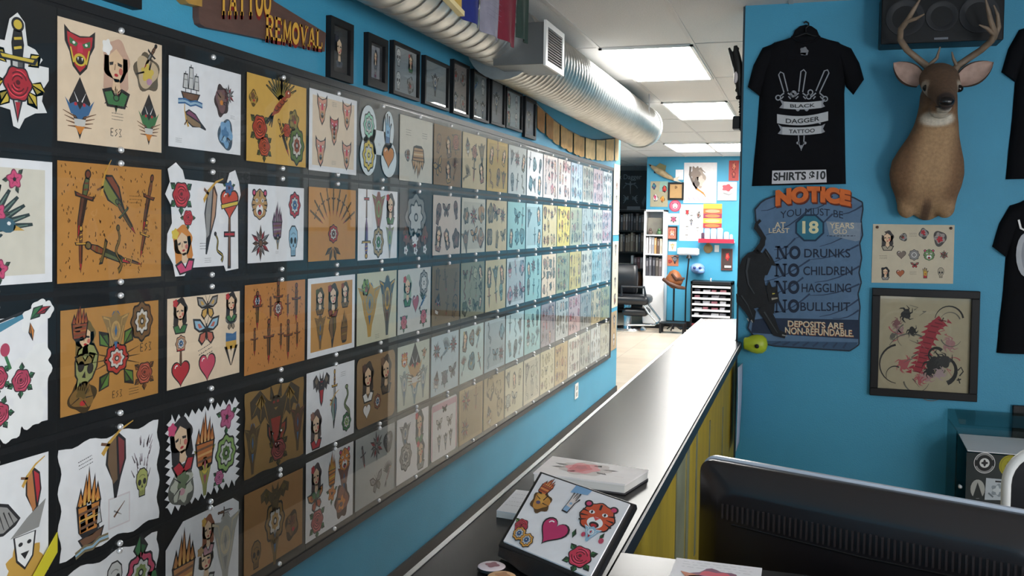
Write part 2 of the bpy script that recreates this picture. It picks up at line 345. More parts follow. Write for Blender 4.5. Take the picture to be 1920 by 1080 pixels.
def tiger(d, c=ORG):
    d.lob(0, 0, .8, 8, .05, K, 0); d.lob(0, 0, .74, 8, .05, c, 1)
    for s in (-1, 1):
        d.E(s * .58, .6, .2, .2, K, 1); d.E(s * .58, .6, .12, .12, PINK, 2); d.E(s * .3, .2, .13, .1, WH, 3); d.E(s * .3, .2, .05, .08, K, 4)
        for k in range(3): d.st([(s * .75, .25 - .3 * k), (s * .42, .18 - .2 * k)], .1, K, 2, .02)
    d.E(0, -.3, .36, .3, WH, 2); d.P([(-.16, -.02), (.16, -.02), (0, -.2)], h('#dd5555'), 3); d.E(0, -.42, .22, .16, K, 3); d.E(0, -.46, .14, .09, RED, 4); d.st([(0, .7), (0, .4)], .1, K, 2)
def swallow_ship(d, c=BLU):                        # sailing ship on waves
    d.P([(-.7, -.35), (.75, -.35), (.5, -.75), (-.5, -.75)], K, 0); d.P([(-.6, -.4), (.64, -.4), (.44, -.68), (-.44, -.68)], BRN, 1)
    for x, t in ((-.35, .6), (.05, .95), (.45, .6)):
        d.st([(x, -.35), (x, t)], .05, K, 0); d.P([(x - .22, -.2), (x + .2, -.2), (x + .16, t - .1), (x - .14, t - .1)], K, 1); d.P([(x - .17, -.16), (x + .15, -.16), (x + .12, t - .16), (x - .1, t - .16)], LGY, 2); d.st([(x - .15, t * .35), (x + .14, t * .35)], .05, GRY, 3)
    for k in range(3): d.st([(-.9, -.75 - .09 * k), (-.4, -.68 - .09 * k), (0, -.78 - .09 * k), (.4, -.68 - .09 * k), (.9, -.76 - .09 * k)], .08, (c, LBL, c)[k], 3)
def feather_thing(d, c=BRN, c2=RED):               # hanging wrapped bundle with wings
    d.P([(-.3, .6), (.1, .8), (.4, .55), (.42, 0), (.2, -.5), (.05, -1), (-.05, -1), (-.12, -.5), (-.38, 0)], K, 0); d.P([(-.24, .55), (.02, .7), (.08, -.5), (-.08, -.6), (-.3, 0)], c, 1); d.P([(.1, .68), (.34, .5), (.34, 0), (.16, -.4)], c2, 1)
    d.st([(-.5, .3), (-.2, .6), (.2, .85), (.7, 1)], .14, GOLD, 2, .03); d.st([(-.55, .6), (-.2, .5)], .08, BRN, 2)
def tall_hand(d, c=LGY, c2=h('#7a3b5a')):
    d.P([(-.35, -.9), (.3, -.9), (.35, 0), (.55, .35), (.45, .45), (.25, .2), (.28, .8), (.12, .85), (.06, .3), (-.02, .95), (-.18, .92), (-.16, .3), (-.35, .8), (-.47, .72), (-.36, .1)], K, 0)
    d.P([(-.28, -.8), (.22, -.8), (.27, 0), (.42, .33), (.18, .12), (.2, .75), (.08, .2), (-.06, .85), (-.1, .2), (-.36, .7), (-.28, .05)], c, 1); d.P([(-.28, -.8), (.22, -.8), (.24, -.45), (-.28, -.4)], c2, 2); d.E(0, -.15, .14, .1, c2, 2)
def cross_(d, c=BRN):
    d.P([(-.12, -1), (.12, -1), (.1, .2), (.4, .2), (.4, .42), (.1, .42), (.08, 1), (-.08, 1), (-.1, .42), (-.4, .42), (-.4, .2), (-.1, .2)], K, 0); d.st([(0, -.9), (0, .9)], .1, c, 1); d.st([(-.34, .31), (.34, .31)], .09, RED, 2)
def snake(d, c=GRN, c2=YEL):
    p = [(.35 * sin(t * 2.2) * (1.1 - t / 5), -1 + t * .42) for t in [k * .3 for k in range(16)]]
    d.st(p, .3, K, 0, .2); d.st(p, .2, c, 1, .12); d.st(p[::1], .06, c2, 2, .04); d.E(p[-1][0], p[-1][1], .2, .15, K, 2); d.E(p[-1][0], p[-1][1], .14, .1, c, 3)
def owl(d, c=K, c2=LGY, c3=BLU):                    # dark winged totem with a round face
    d.P([(-.9, .75), (-.3, .65), (0, .9), (.3, .65), (.9, .75), (.6, .3), (.42, -.2), (.2, -.6), (.12, -1), (-.12, -1), (-.2, -.6), (-.42, -.2), (-.6, .3)], c, 0)
    d.E(0, .15, .30, .36, c2, 1); d.lob(0, .15, .22, 6, .12, mix(c, c2, .45), 2, 0, 1.2); d.P([(0, .36), (.09, .14), (0, -.08), (-.09, .14)], c3, 3); d.P([(-.12, -.25), (.12, -.25), (0, -.6)], c3, 2)
    for q in (-1, 1):
        d.st([(q * .78, .68), (q * .42, .58), (q * .34, .3)], .07, c2, 1, .03); d.st([(q * .5, .3), (q * .34, -.1), (q * .14, -.55)], .05, c2, 1, .02); d.st([(q * .1, .86), (q * .26, .72)], .06, c3, 1, .02)
def bat(d, c=K, c2=BRN, c3=RED):
    for q in (-1, 1):
        d.P([(0, .35), (q * .3, .5), (q * .62, .85), (q * 1.0, .6), (q * .95, .1), (q * .74, .2), (q * .6, -.12), (q * .42, .06), (q * .26, -.2), (0, -.1)], c, 0)
        for x, y in ((.9, .2), (.6, .0), (.3, -.1)): d.st([(q * .55, .72), (q * x, y)], .04, c2, 1, .02)
        d.P([(q * .4, .5), (q * .6, .7), (q * .8, .5), (q * .6, .3)], c2, 1); d.P([(q * .04, .5), (q * .22, .95), (q * .24, .5)], c, 2)
    d.E(0, .35, .22, .24, c, 2); d.P([(-.3, .02), (.3, .02), (.18, -.7), (0, -.95), (-.18, -.7)], c, 2); d.P([(-.2, -.05), (.2, -.05), (.1, -.6), (0, -.8), (-.1, -.6)], c3, 3)
    d.E(-.08, .4, .05, .04, c3, 3, 8); d.E(.08, .4, .05, .04, c3, 3, 8); d.P([(-.08, .24), (.08, .24), (0, .16)], c2, 3)
def blob(d, c=GRY, c2=BRN, c3=RED):
    r = rnd; d.lob(0, 0, .8, r.choice((3, 4, 5, 6)), .12, tuple(x * .45 for x in c), 0, r.random() * 6, r.uniform(.9, 1.2)); d.lob(0, .05, .66, r.choice((3, 5, 7)), .16, c, 1, r.random() * 6)
    d.lob(r.uniform(-.2, .2), r.uniform(-.2, .3), .36, 5, .2, c2, 2, r.random() * 6); d.E(r.uniform(-.2, .2), r.uniform(-.4, 0), .18, .14, c3, 3)
    for k in range(4):
        a = r.uniform(0, 6.28); d.st([(.2 * cos(a), .2 * sin(a)), (.75 * cos(a + .3), .75 * sin(a + .3))], .07, K, 4, .02)
def spikes(d, c=GRY, c2=GRN):
    for k in range(26):
        x = rnd.uniform(-.5, .5); y = rnd.uniform(-.2, .95); d.st([(x * .7, y - .25), (x, y)], .05, (c, tuple(v * .6 for v in c))[k % 2], 0, .015)
    skull(d.at(d.x - d.sc * .55 * sin(-d.r), d.y - d.sc * .55, d.sc * .5), c2)
def note(d, n=3, w=.8, c=h('#55504e')):             # a few lines of illegible small script
    for k in range(n):
        x = -w; y = .3 - .3 * k
        while x < w:
            l = rnd.uniform(.06, .2); d.st([(x, y + rnd.uniform(-.02, .02)), (min(x + l, w), y)], .07, c); x += l + .07
def initials(d, c=K):
    d.st([(-.5, .4), (-.85, .4), (-.85, -.4), (-.5, -.4)], .1, c); d.st([(-.85, 0), (-.55, 0)], .1, c); d.st([(.1, .35), (-.2, .2), (.1, -.1), (-.2, -.4)], .1, c); d.st([(.4, .4), (.75, .4), (.5, 0), (.75, -.4), (.4, -.4)], .1, c)
MOTIFS = [rose, dagger, skull, heart, butterfly, lady, diamond_head, demon, bird, flower, mandala, starburst, flame, tiger, swallow_ship, feather_thing, tall_hand, cross_, snake, owl, blob]

PAPER = {'white': h('#ece9ec'), 'cream': h('#e6cdb2'), 'tan': h('#c1863f'), 'old': h('#d9aa52'), 'brown': h('#8a6840'), 'pale': h('#d5cdbf'), 'beige': h('#c9b48e'), 'grey': h('#b9bab8'), 'blue': h('#b9d3d9'), 'pink': h('#e3c6ca'), 'teal': h('#9cc3c4'), 'gold': h('#c5a04c'), 'olive': h('#a39a6c'), 'dark': h('#4a4440')}
# ------------------------------------------------------------------ materials
blue_paint = mat('blue_paint', h('#4096b8'), .55, var=.05, vscale=3, bump=.15, bscale=180)
ceil_m = mat('ceiling_tile', h('#d9d6d4'), .9, var=.06, vscale=120, bump=.5, bscale=260)
grid_m = mat('ceiling_bar', h('#c8c4c2'), .6, var=.02)
black_m = mat('black_board', h('#17181b'), .45, var=.12, vscale=5, bump=.05)
blackp = mat('black_plastic', h('#0e0e11'), .42, spec=.35, var=.05, bump=.05, bscale=300)
blackw = mat('black_wood', h('#131214'), .5, spec=.3, var=.1, vscale=12)
print_m = mat('printed_colour', (1, 1, 1), .6, attr=True, var=.04, vscale=25)
matte_m = mat('painted_colour', (1, 1, 1), .75, attr=True, var=.08, vscale=30, bump=.1)
acrylic = clear_mat('clear_acrylic', 1.49, (.98, .99, .99), .02)
glass_m = clear_mat('picture_glass', 1.45, (.94, .96, .97), .02)
chrome = mat('chrome', h('#cfd2d6'), .18, 1.0, var=.02)
steel = mat('steel_screw', h('#e8e8ea'), .3, .6, var=.02)
galv = mat('galvanised_duct', h('#bfc0be'), .40, 1.0, var=.12, vscale=14, bump=.05, bscale=60)
tile_m = bpy.data.materials.new('floor_tile'); tile_m.use_nodes = True
nt = tile_m.node_tree; b = nt.nodes['Principled BSDF']; tc = nt.nodes.new('ShaderNodeTexCoord'); br = nt.nodes.new('ShaderNodeTexBrick')
br.offset = 0; br.inputs['Scale'].default_value = 1; br.inputs['Brick Width'].default_value = .46; br.inputs['Row Height'].default_value = .46; br.inputs['Mortar Size'].default_value = .004
br.inputs['Color1'].default_value = (*lin(h('#c9b9a6')), 1); br.inputs['Color2'].default_value = (*lin(h('#d2c4b2')), 1); br.inputs['Mortar'].default_value = (*lin(h('#a3968a')), 1)
nt.links.new(tc.outputs['Object'], br.inputs['Vector']); nz = nt.nodes.new('ShaderNodeTexNoise'); nz.inputs['Scale'].default_value = 3.5; nz.inputs['Detail'].default_value = 5
mxn = nt.nodes.new('ShaderNodeMix'); mxn.data_type = 'RGBA'; mxn.blend_type = 'MULTIPLY'; mxn.inputs[0].default_value = .35
nt.links.new(tc.outputs['Object'], nz.inputs['Vector']); nt.links.new(br.outputs[0], mxn.inputs[6]); nt.links.new(nz.outputs[0], mxn.inputs[7]); nt.links.new(mxn.outputs[2], b.inputs['Base Color']); b.inputs['Roughness'].default_value = .3
floor_paint = mat('dark_floor', h('#2c2b2a'), .6, var=.1)
light_m = mat('light_diffuser', h('#ffffff'), .6, emit=h('#fffdf8'), estr=LIGHT_TROFFER, var=.01)
white_m = mat('white_laminate', h('#e6e6e8'), .4, var=.02)
trimw = mat('white_enamel', h('#e2e2e0'), .4, var=.02)
alu = mat('aluminium_edge', h('#b9babc'), .3, 1.0, var=.05)

# ------------------------------------------------------------------ the room
FL = -.05; CE = 2.72; XL = -1.70; YW = 4.93; YB = 15.3; YA = 17.6; XR = 3.0; YF = -3.0; XA = -4.6
def sbox(name, x0, x1, y0, y1, z0, z1, m, bevel=0):
    mb = MB(); mb.box(x0, x1, y0, y1, z0, z1); return struct(mb.build(name, m, bevel=bevel))
sbox('floor', XA, XR, YF, YA, FL - .1, FL, tile_m)
sbox('ceiling', XA, XR, YF, YA, CE, CE + .1, ceil_m)
sbox('wall_left', XL - .12, XL, YF, 8.82, FL, CE, blue_paint)
sbox('wall_lounge', XA, XL - .12, 8.70, 8.82, FL, CE, blue_paint)
sbox('wall_far_left', XA - .12, XA, 8.70, YA + .12, FL, CE, blue_paint)
sbox('wall_right', -.318, XR, YW, YW + .12, FL, CE, blue_paint)
sbox('wall_back', -2.50, XR, YB, YB + .12, FL, CE, blue_paint)
sbox('wall_corner', -2.50, -2.38, YB + .12, YA, FL, CE, blue_paint)
grey_wall = mat('charcoal_paint', h('#6b6c70'), .7, var=.05)
sbox('wall_alcove', XA, -2.38, YA, YA + .12, FL, CE, grey_wall)
# side and front walls around the photographer, with their windows
mb = MB(); zs_ = ((.51, 2.21),)
for y0, y1, z0, z1 in ((YF, YA, FL, .51), (YF, YA, 2.21, CE), (YF, -2.1, .51, 2.21), (.1, .65, .51, 2.21), (2.85, YA, .51, 2.21)): mb.box(XR, XR + .12, y0, y1, z0, z1)
struct(mb.build('wall_side', blue_paint))
mb = MB()
for x0, x1, z0, z1 in ((-1.82, XR, FL, .51), (-1.82, XR, 2.21, CE), (-1.82, -.75, .51, 2.21), (1.35, XR, .51, 2.21)): mb.box(x0, x1, YF - .12, YF, z0, z1)
struct(mb.build('wall_front', blue_paint))
wglass = clear_mat('window_glass', 1.45)
def window(name, bar):
    w = MB(); q = []
    for u0, u1, z0, z1 in ((0, 1, .51, .56), (0, 1, 2.16, 2.21), (0, .022, .51, 2.21), (.978, 1, .51, 2.21), (.49, .51, .51, 2.21)): bar(w, u0, u1, z0, z1, .04, .10)
    wo = struct(w.build(name, alu)); g = MB(); bar(g, .022, .978, .56, 2.16, .068, .072); g.build('window_pane', wglass, wo)
for i, (y0, y1) in enumerate(((-2.1, .1), (.65, 2.85))):
    window('window_%d' % (i + 1), lambda w, u0, u1, z0, z1, d0, d1: w.box(XR + d0, XR + d1, y0 + (y1 - y0) * u0, y0 + (y1 - y0) * u1, z0, z1))
window('window_3', lambda w, u0, u1, z0, z1, d0, d1: w.box(-.75 + 2.1 * u0, -.75 + 2.1 * u1, YF - d1, YF - d0, z0, z1))
# suspended ceiling bars
g = MB()
xs = [-.69 - .595 * k for k in range(7)] + [-.69 + .595 * k for k in range(1, 7)]
for x in xs: g.box(x - .012, x + .012, YF, YA, CE - .004, CE)
y = 5.87 - 1.36 * 6
while y < YA:
    if y > YF: g.box(XA, XR, y - .012, y + .012, CE - .0035, CE)
    y += 1.36
struct(g.build('trim_1', grid_m))
mb = MB(); mb.box(XL, XL + .012, YF, 8.82, FL, .052); struct(mb.build('baseboard_left', blackw))
mb = MB(); mb.box(-2.50, XR, YB - .012, YB, FL, .05); struct(mb.build('baseboard_back', blackw))
mb = MB(); mb.box(-.328, -.3185, YW, YW + .12, FL, CE - .005); struct(mb.build('trim_2', mat('dark_edge', h('#20333d'), .5, var=.05)))

# ------------------------------------------------------------------ ceiling lights
def troffer(x0, x1, y0, y1, label):
    t = thing('ceiling_light', ((x0 + x1) / 2, (y0 + y1) / 2, CE - .02), label, 'ceiling light', 'recessed ceiling light panels')
    f = MB()
    for a, b_, c, e in ((x0, x1, y0, y0 + .02), (x0, x1, y1 - .02, y1), (x0, x0 + .02, y0, y1), (x1 - .02, x1, y0, y1)): f.box(a, b_, c, e, CE - .016, CE - .0005)
    f.build('frame', trimw, t); d_ = MB(); d_.box(x0 + .02, x1 - .02, y0 + .02, y1 - .02, CE - .010, CE - .0008); d_.build('diffuser', light_m, t)
troffer(-1.285, -.69, 5.87, 7.23, 'bright rectangular ceiling light nearest the camera, right of the duct box')
troffer(-1.285, -.69, 8.55, 9.91, 'bright rectangular ceiling light, second from the camera, above the duct end')
troffer(-1.88, -1.285, 12.8, 14.16, 'bright rectangular ceiling light before the far wall, left of the farthest pair')
troffer(-1.285, -.69, 12.8, 14.16, 'bright rectangular ceiling light before the far wall, right of the farthest pair')
troffer(-.09, .505, 8.05, 9.41, 'rectangular ceiling light in the area hidden behind the shirt wall, nearer one')
troffer(-.09, .505, 12.8, 14.16, 'unseen ceiling light added for brightness behind the shirt wall, farther one')  # unseen light, added to brighten the back area
troffer(-3.66, -3.07, 11.3, 12.66, 'unseen ceiling light added over the far seating corner, hidden by the flash wall')  # another unseen light, added to help light the far room

# ------------------------------------------------------------------ the flash wall
XB = XL + .012
mb = MB(); mb.box(XL + .0005, XB, .85, 8.46, .372, 2.115)
mb.box(XB, XB + .003, .85, 8.46, .372, .40); mb.box(XB, XB + .003, .85, 8.46, 2.09, 2.115); mb.box(XB, XB + .004, 8.43, 8.46, .372, 2.115)
for z in (1.744, 1.407, 1.064, .73): mb.box(XB, XB + .0015, .85, 8.43, z - .012, z + .012)
tag(mb.build('display_board', black_m), 'long black board on the left blue wall holding five rows of flash sheets', 'display board')
ROWZ = (1.915, 1.577, 1.238, .898, .575); ROWN = ('top row', 'second row', 'third row', 'fourth row', 'bottom row')
ORD = ('leftmost', 'second', 'third', 'fourth', 'fifth', 'sixth', 'seventh', 'eighth', 'ninth', 'tenth', 'eleventh', 'twelfth', 'thirteenth', 'fourteenth', 'fifteenth', 'sixteenth', 'seventeenth', 'eighteenth')
sm = MB(); sm.lathe((0, 0, 0), (1, 0, 0), [(0, .0075), (.004, .0085), (.008, .0065), (.0095, .003)], 10)
SCREW = None
def wavy(w, hh, n, amp, spike=False):
    P = []; per = ((-w, -hh, w, -hh), (w, -hh, w, hh), (w, hh, -w, hh), (-w, hh, -w, -hh))
    for x0, y0, x1, y1 in per:
        for k in range(n):
            t = k / n; nx, ny = (y1 - y0), -(x1 - x0); l = math.hypot(nx, ny)
            a = amp * (((k % 2) * 2 - 1) * rnd.uniform(.5, 1.3) if spike else sin(2 * pi * t * n / 6.0 + .6))
            P.append((x0 + (x1 - x0) * t + nx / l * a, y0 + (y1 - y0) * t + ny / l * a))
    return P
def rrect(w, hh, r, n=5):
    P = []
    for cx, cy, a0 in ((w - r, hh - r, 0), (-w + r, hh - r, 90), (-w + r, -hh + r, 180), (w - r, -hh + r, 270)):
        for k in range(n + 1): a = radians(a0 + 90 * k / n); P.append((cx + r * cos(a), cy + r * sin(a)))
    return P
def sheet(r, c, paper, desc, motifs, w=.358, hh=.276, shape=None, inner=None, extra=None, dy=0., dz=0., specks=0, quick=None):
    global SCREW
    yc = 1.58 + .388 * c; zc = ROWZ[r]; side = '%s, %s from left' % (ROWN[r], ORD[c]) if c else '%s, leftmost' % ROWN[r]
    t = thing('flash_sheet', (XB + .002, yc, zc - .16), desc + ', ' + side, 'flash sheet', 'tattoo flash sheets on the black wall board')
    mb = MB(); X0 = XB + .0020
    mp = lambda a, b_, L: (X0 + .0009 + L * .00016, yc + dy + a, zc + dz + b_)
    pc = PAPER.get(paper, paper)
    if shape is None:
        if paper != 'none': mb.box(X0, X0 + .0009, yc + dy - w / 2, yc + dy + w / 2, zc + dz - hh / 2, zc + dz + hh / 2, pc)
    else:
        for sh in (shape if isinstance(shape[0], list) else [shape]): mb.prism([(X0 + .0009, yc + dy + a, zc + dz + b_) for a, b_ in sh], (-.0009, 0, 0), pc)
    D = Dr(mb, mp)
    if inner: Dr(mb, mp, base=.4).P([(-w / 2 + .022, -hh / 2 + .02), (w / 2 - .022, -hh / 2 + .02), (w / 2 - .022, hh / 2 - .02), (-w / 2 + .022, hh / 2 - .02)], inner, 0)
    for k in range(specks):
        x = rnd.uniform(-.47, .47) * w; y_ = rnd.uniform(-.46, .46) * hh; D.st([(x, y_), (x + rnd.uniform(-.004, .004), y_ + .006)], .0028, h('#5a3a1c'), .5)
    for m in motifs:
        fn, fx, fy, s = m[:4]; rot = m[4] if len(m) > 4 else 0; sx = m[5] if len(m) > 5 else 1; kw = m[6] if len(m) > 6 else {}
        fn(D.at(fx * w / 2, fy * hh / 2, s * 1.18, rot, sx, 1), **kw)
    if quick:                                     # busy sheets: drawn figures in the inks of that sheet
        n, inks, soft = quick; nx = n; ny = max(2, n - 1)
        for i in range(nx):
            for j in range(ny):
                if rnd.random() < .08: continue
                cols = [mix(rnd.choice(inks), pc, soft * rnd.uniform(.5, 1.2)) for _ in range(3)]
                dd = D.at((i + .5 + rnd.uniform(-.12, .12)) / nx * w * .92 - w * .46, (j + .5 + rnd.uniform(-.12, .12)) / ny * hh * .9 - hh * .45, min(w / nx, hh / ny) * rnd.uniform(.42, .56), rnd.uniform(-25, 25), 1, 1)
                f = rnd.choice((blob, blob, rose, dagger, skull, lady, butterfly, starburst, snake, diamond_head, owl, bird, tall_hand))
                if f is blob: blob(dd, *cols)
                elif f is rose: rose(dd, cols[0], cols[1])
                elif f is dagger: dagger(dd, cols[0], cols[1], cols[2])
                elif f is skull: skull(dd, cols[0])
                elif f is lady: lady(dd, mix(K, pc, soft), cols[0], cols[1])
                elif f is butterfly: butterfly(dd, cols[0], cols[1])
                elif f is starburst: starburst(dd, cols[0])
                elif f is snake: snake(dd, cols[0], cols[1])
                elif f is diamond_head: diamond_head(dd, cols[0], cols[1])
                elif f is owl: owl(dd, mix(K, pc, soft), cols[0], cols[1])
                elif f is bird: bird(dd, cols[0], mix(K, pc, soft), cols[1])
                else: tall_hand(dd, cols[0], cols[1])
    if extra: extra(D)
    mb.c = [mix(x, pc if paper != 'none' else GRY, .10) if x else x for x in mb.c]
    mb.build('paper', print_m, t)
    a = MB(); a.box(XB + .0058, XB + .0084, yc - .192, yc + .192, zc - .163, zc + .163); a.build('acrylic_cover', acrylic, t)
    for dz_ in (.152, -.152):
        if SCREW is None: SCREW = sm.build('screw', steel, t, local=True, smooth=True); o = SCREW
        else: o = copy_part(SCREW, t)
        o.location = (.0064, .018, .16 + dz_)

# --- the near sheets, drawing by drawing
tan_inks = [h('#5d4a1e'), h('#7a3420'), h('#4b5a2c'), h('#3a3322')]
def dagrose_die(D):
    out = [(-.0, .128), (.02, .11), (.028, .06), (.05, .055), (.072, .035), (.06, .02), (.09, .02), (.09, -.01), (.075, -.03), (.07, -.06), (.085, -.085), (.05, -.09), (.02, -.105), (.005, -.13), (-.012, -.125), (-.02, -.09), (-.055, -.085), (-.05, -.06), (-.08, -.05), (-.055, -.03), (-.07, 0), (-.095, .02), (-.07, .045), (-.06, .06), (-.035, .06), (-.022, .11)]
    D.P([(x + .085, y) for x, y in out], WH, 0)
    for a in (40, 140, 200, 235, 310, 340): leaf(D.at(.085, -.012, .085, 0, 1, 1), a, .45, 1.05, .22, YEL)
    dagger(D.at(.085, 0, .118, 0, 1, 3), LGY, YEL, K); rose(D.at(.085, -.03, .062, 0, 1, 6), RED, YEL, ())
    D.P([(-.06, .05), (-.045, .06), (-.04, -.05), (-.06, -.04)], LGR, 1); D.E(-.05, 0, .02, .05, PINK, 1)
sheet(0, 0, 'none', 'white edged cut-out of a dagger through a red rose', [], extra=dagrose_die)
sheet(0, 1, 'cream', 'cream sheet with red demon mask, veiled nurse and diamond faces', [(demon, -.62, .52, .050, 0, 1.15), (lady, .05, .32, .078, 0, .9, {'hair': h('#c9a08c'), 'acc': WH, 'cloth': GRN}), (blob, .68, .42, .052, 20, 1, {'c': h('#c7ae8e'), 'c2': h('#cfb24a'), 'c3': h('#b98aa8')}), (dagger, .74, .72, .04, -35, .8, {'hilt': K, 'blade': GRY}), (diamond_head, -.62, -.42, .064, 0, .85), (diamond_head, .72, -.42, .058, 0, .8, {'c': GRN, 'c2': ORG}), (note, .08, -.46, .022), (initials, .06, -.74, .02), (starburst, .05, -.14, .034, 0, 1.3, {'c': GRN})], .372, .292)
sheet(0, 2, 'white', 'white sheet with four small pictures and a sailing ship', [(swallow_ship, -.45, .45, .052), (blob, .42, .25, .045, 0, .8, {'c': h('#6b4a4c'), 'c2': h('#7a5a48'), 'c3': ORG}), (starburst, .62, .42, .03, 0, 1, {'c': GRY}), (feather_thing, -.35, -.35, .05, 70, .9, {'c': h('#8a6a48'), 'c2': h('#7a3b5a')}), (blob, .55, -.55, .05, 0, .8, {'c': h('#6f9cc4'), 'c2': h('#3d6f9c'), 'c3': LBL}), (note, -.75, -.84, .014), (note, .75, -.1, .012)], .344, .25)
sheet(0, 3, 'old', 'yellowed sheet with red flowers and a dark winged bird', [(bird, .1, .55, .075, 10, 1.3, {'body': h('#9c3a20'), 'wing': K, 'tip': h('#8a7a2c')}), (rose, -.6, -.2, .055, 0, 1, {'c': h('#a8321e'), 'lc': h('#4a5a24')}), (rose, -.45, -.62, .045, 0, 1, {'c': h('#a83a1e'), 'lc': h('#4a5a24')}), (mandala, .66, -.48, .062, 0, .75, {'c': h('#4f6b2c'), 'c2': h('#8a3a1e')}), (dagger, .2, -.35, .06, 30, .7, {'blade': K}), (rose, .3, -.15, .032, 0, 1, {'c': h('#a8321e'), 'lc': h('#4a5a24')}), (blob, .55, .12, .035, 0, 1, {'c': h('#8a7a3c')}), (blob, -.8, .45, .025, 0, 1, {'c': h('#b08a3a')})], .365, .278)
horn = [(-.5, .55, 1), (.55, .55, 1), (0, .05, .9), (-.55, -.5, 1), (.55, -.5, 1)]
sheet(0, 4, 'white', 'white bordered cream sheet with five horned demon heads', [(demon, x, y, .05 * s, 0, .85, {'c': h('#d8927a'), 'c2': h('#b98a5c'), 'c3': h('#a88a78')}) for x, y, s in horn] + [(demon, 0, .16, .038, 0, 1, {'c': h('#c8504c'), 'c2': h('#d87a6a'), 'c3': PINK}), (note, 0, .75, .018), (note, 0, -.75, .016)], .366, .29, inner=PAPER['cream'])
oval = lambda cx, cy, rx, ry: [(cx + rx * cos(2 * pi * k / 20), cy + ry * sin(2 * pi * k / 20)) for k in range(20)]
sheet(0, 5, h('#dfe6ea'), 'cut-out sheet of green, blue and yellow ovals', [(mandala, -.55, .45, .05, 0, .9, {'c': h('#8fd0b4'), 'c2': h('#5f9c98')}), (mandala, -.55, -.42, .06, 0, .85, {'c': YEL, 'c2': h('#e6d25a')}), (tall_hand, .45, .45, .06, 0, 1, {'c': h('#7fb4d8'), 'c2': BLU}), (heart, .5, -.35, .045, 0, 1.1, {'c': ORG}), (note, 0, -.05, .012)], shape=[oval(-.1, .06, .07, .082), oval(-.1, -.058, .072, .082), oval(.09, .06, .05, .08), oval(.095, -.062, .075, .075), rrect(.1, .05, .02)])
sheet(0, 6, 'pale', 'pale sheet with a large tan shell shape', [(flame, .1, -.38, .065, 180, 1.6, {'c': h('#b98a5c'), 'c2': h('#d2b48a')}), (note, -.5, .5, .03), (note, .5, .5, .03), (blob, -.55, -.2, .03, 0, 1, {'c': GRY})], .37, .286)
# second row
def eagle_flowers(D):
    bird(D.at(-.005, -.02, .115, -10, 1.25, 1), h('#2d5263'), h('#1d2a2a'), h('#5a7468'))
    for x, y, s in ((.075, .095, .034), (-.06, .1, .034), (.03, .02, .034), (.035, -.105, .034)): flower(D.at(x, y, s, rnd.uniform(-30, 30), 1, 8), PINK, h('#38503a'))
sheet(1, 0, 'white', 'white bordered sheet with a dark blue eagle and pink flowers', [], .372, .28, inner=h('#d8cfbf'), extra=eagle_flowers)
sheet(1, 1, h('#bd8340'), 'orange-tan speckled sheet with broken daggers', [(dagger, -.56, .3, .075, -12, .8, {'blade': h('#5a3326'), 'hilt': h('#6d3322'), 'grip': h('#4f5f36')}), (dagger, -.6, -.45, .05, 0, .7, {'blade': h('#7a3a22')}), (feather_thing, 0, .5, .06, 40, 1, {'c': h('#6f7a3c'), 'c2': h('#7a3a22')}), (dagger, .25, .1, .05, 40, .8, {'blade': h('#5c4a30'), 'hilt': h('#4a5a3c')}), (dagger, .7, .35, .07, -14, .6, {'blade': h('#5a3326'), 'hilt': h('#6d3322')}), (dagger, .62, -.3, .045, -15, .8, {'blade': h('#7a3a22')}), (dagger, -.08, -.55, .075, 72, .8, {'blade': h('#56603c'), 'hilt': h('#6a5a2c'), 'grip': h('#7a3a22')}), (snake, .1, -.45, .05, 0, .6, {'c': h('#5c4a20'), 'c2': h('#8a6a30')}), (dagger, .4, -.7, .03, 75, .8, {'blade': h('#6a4a3a')}), (note, .45, .42, .025, 0, 1, {'c': h('#6a4a24')})], .372, .292, specks=210)
die12 = [(-.165, .115), (-.175, .15), (-.14, .17), (-.11, .15), (-.1, .125), (.1, .12), (.115, .155), (.145, .165), (.165, .13), (.175, .09), (.16, .06), (.165, -.14), (.1, -.145), (.09, -.128), (-.08, -.128), (-.1, -.15), (-.14, -.15), (-.15, -.115), (-.178, -.08), (-.175, -.03), (-.155, .0), (-.16, .05), (-.185, .08)]
sheet(1, 2, 'white', 'white cut-edge sheet with red roses, heart and clothed figures', [(rose, -.68, .62, .05), (rose, -.5, .12, .03, 0, 1, {'leaves': (0, 180, 270)}), (lady, -.62, -.55, .062, 10, 1, {'hair': ORG, 'acc': YEL, 'cloth': PINK}), (feather_thing, .1, .2, .1, -8, .6, {'c': GRY, 'c2': h('#b98a6a')}), (heart, .68, .5, .046, 0, .9, {'c': h('#c8402a'), 'band': YEL}), (leaf_pair := (lambda d: [leaf(d, a, .2, 1, .3, GRN) for a in (220, 320, 90)])) and (flower, .66, .85, .03, 0, 1, {'c': BLU}), (cross_, .68, -.45, .068, 0, .9), (snake, .35, -.55, .04, 20, .7, {'c': K}), (note, -.05, -.52, .022, 0, 1, {'c': K}), (note, .05, -.85, .016)], .342, .256, shape=die12)
sheet(1, 3, 'white', 'white sheet with tiger, red medallion, starburst and skull', [(tiger, -.62, .5, .052, 0, .9, {'c': h('#b88c54')}), (mandala, .64, .52, .042, 0, .85, {'c': RED, 'c2': BLU}), (flame, 0, .1, .055, 0, .8, {'c': h('#6d4664'), 'c2': GRY}), (owl, .02, -.35, .035, 0, .7, {'c': h('#7a6a4c')}), (starburst, -.58, -.5, .054), (skull, .6, -.5, .052, 0, .9, {'c': LBL}), (note, 0, -.75, .01)], .344, .252)
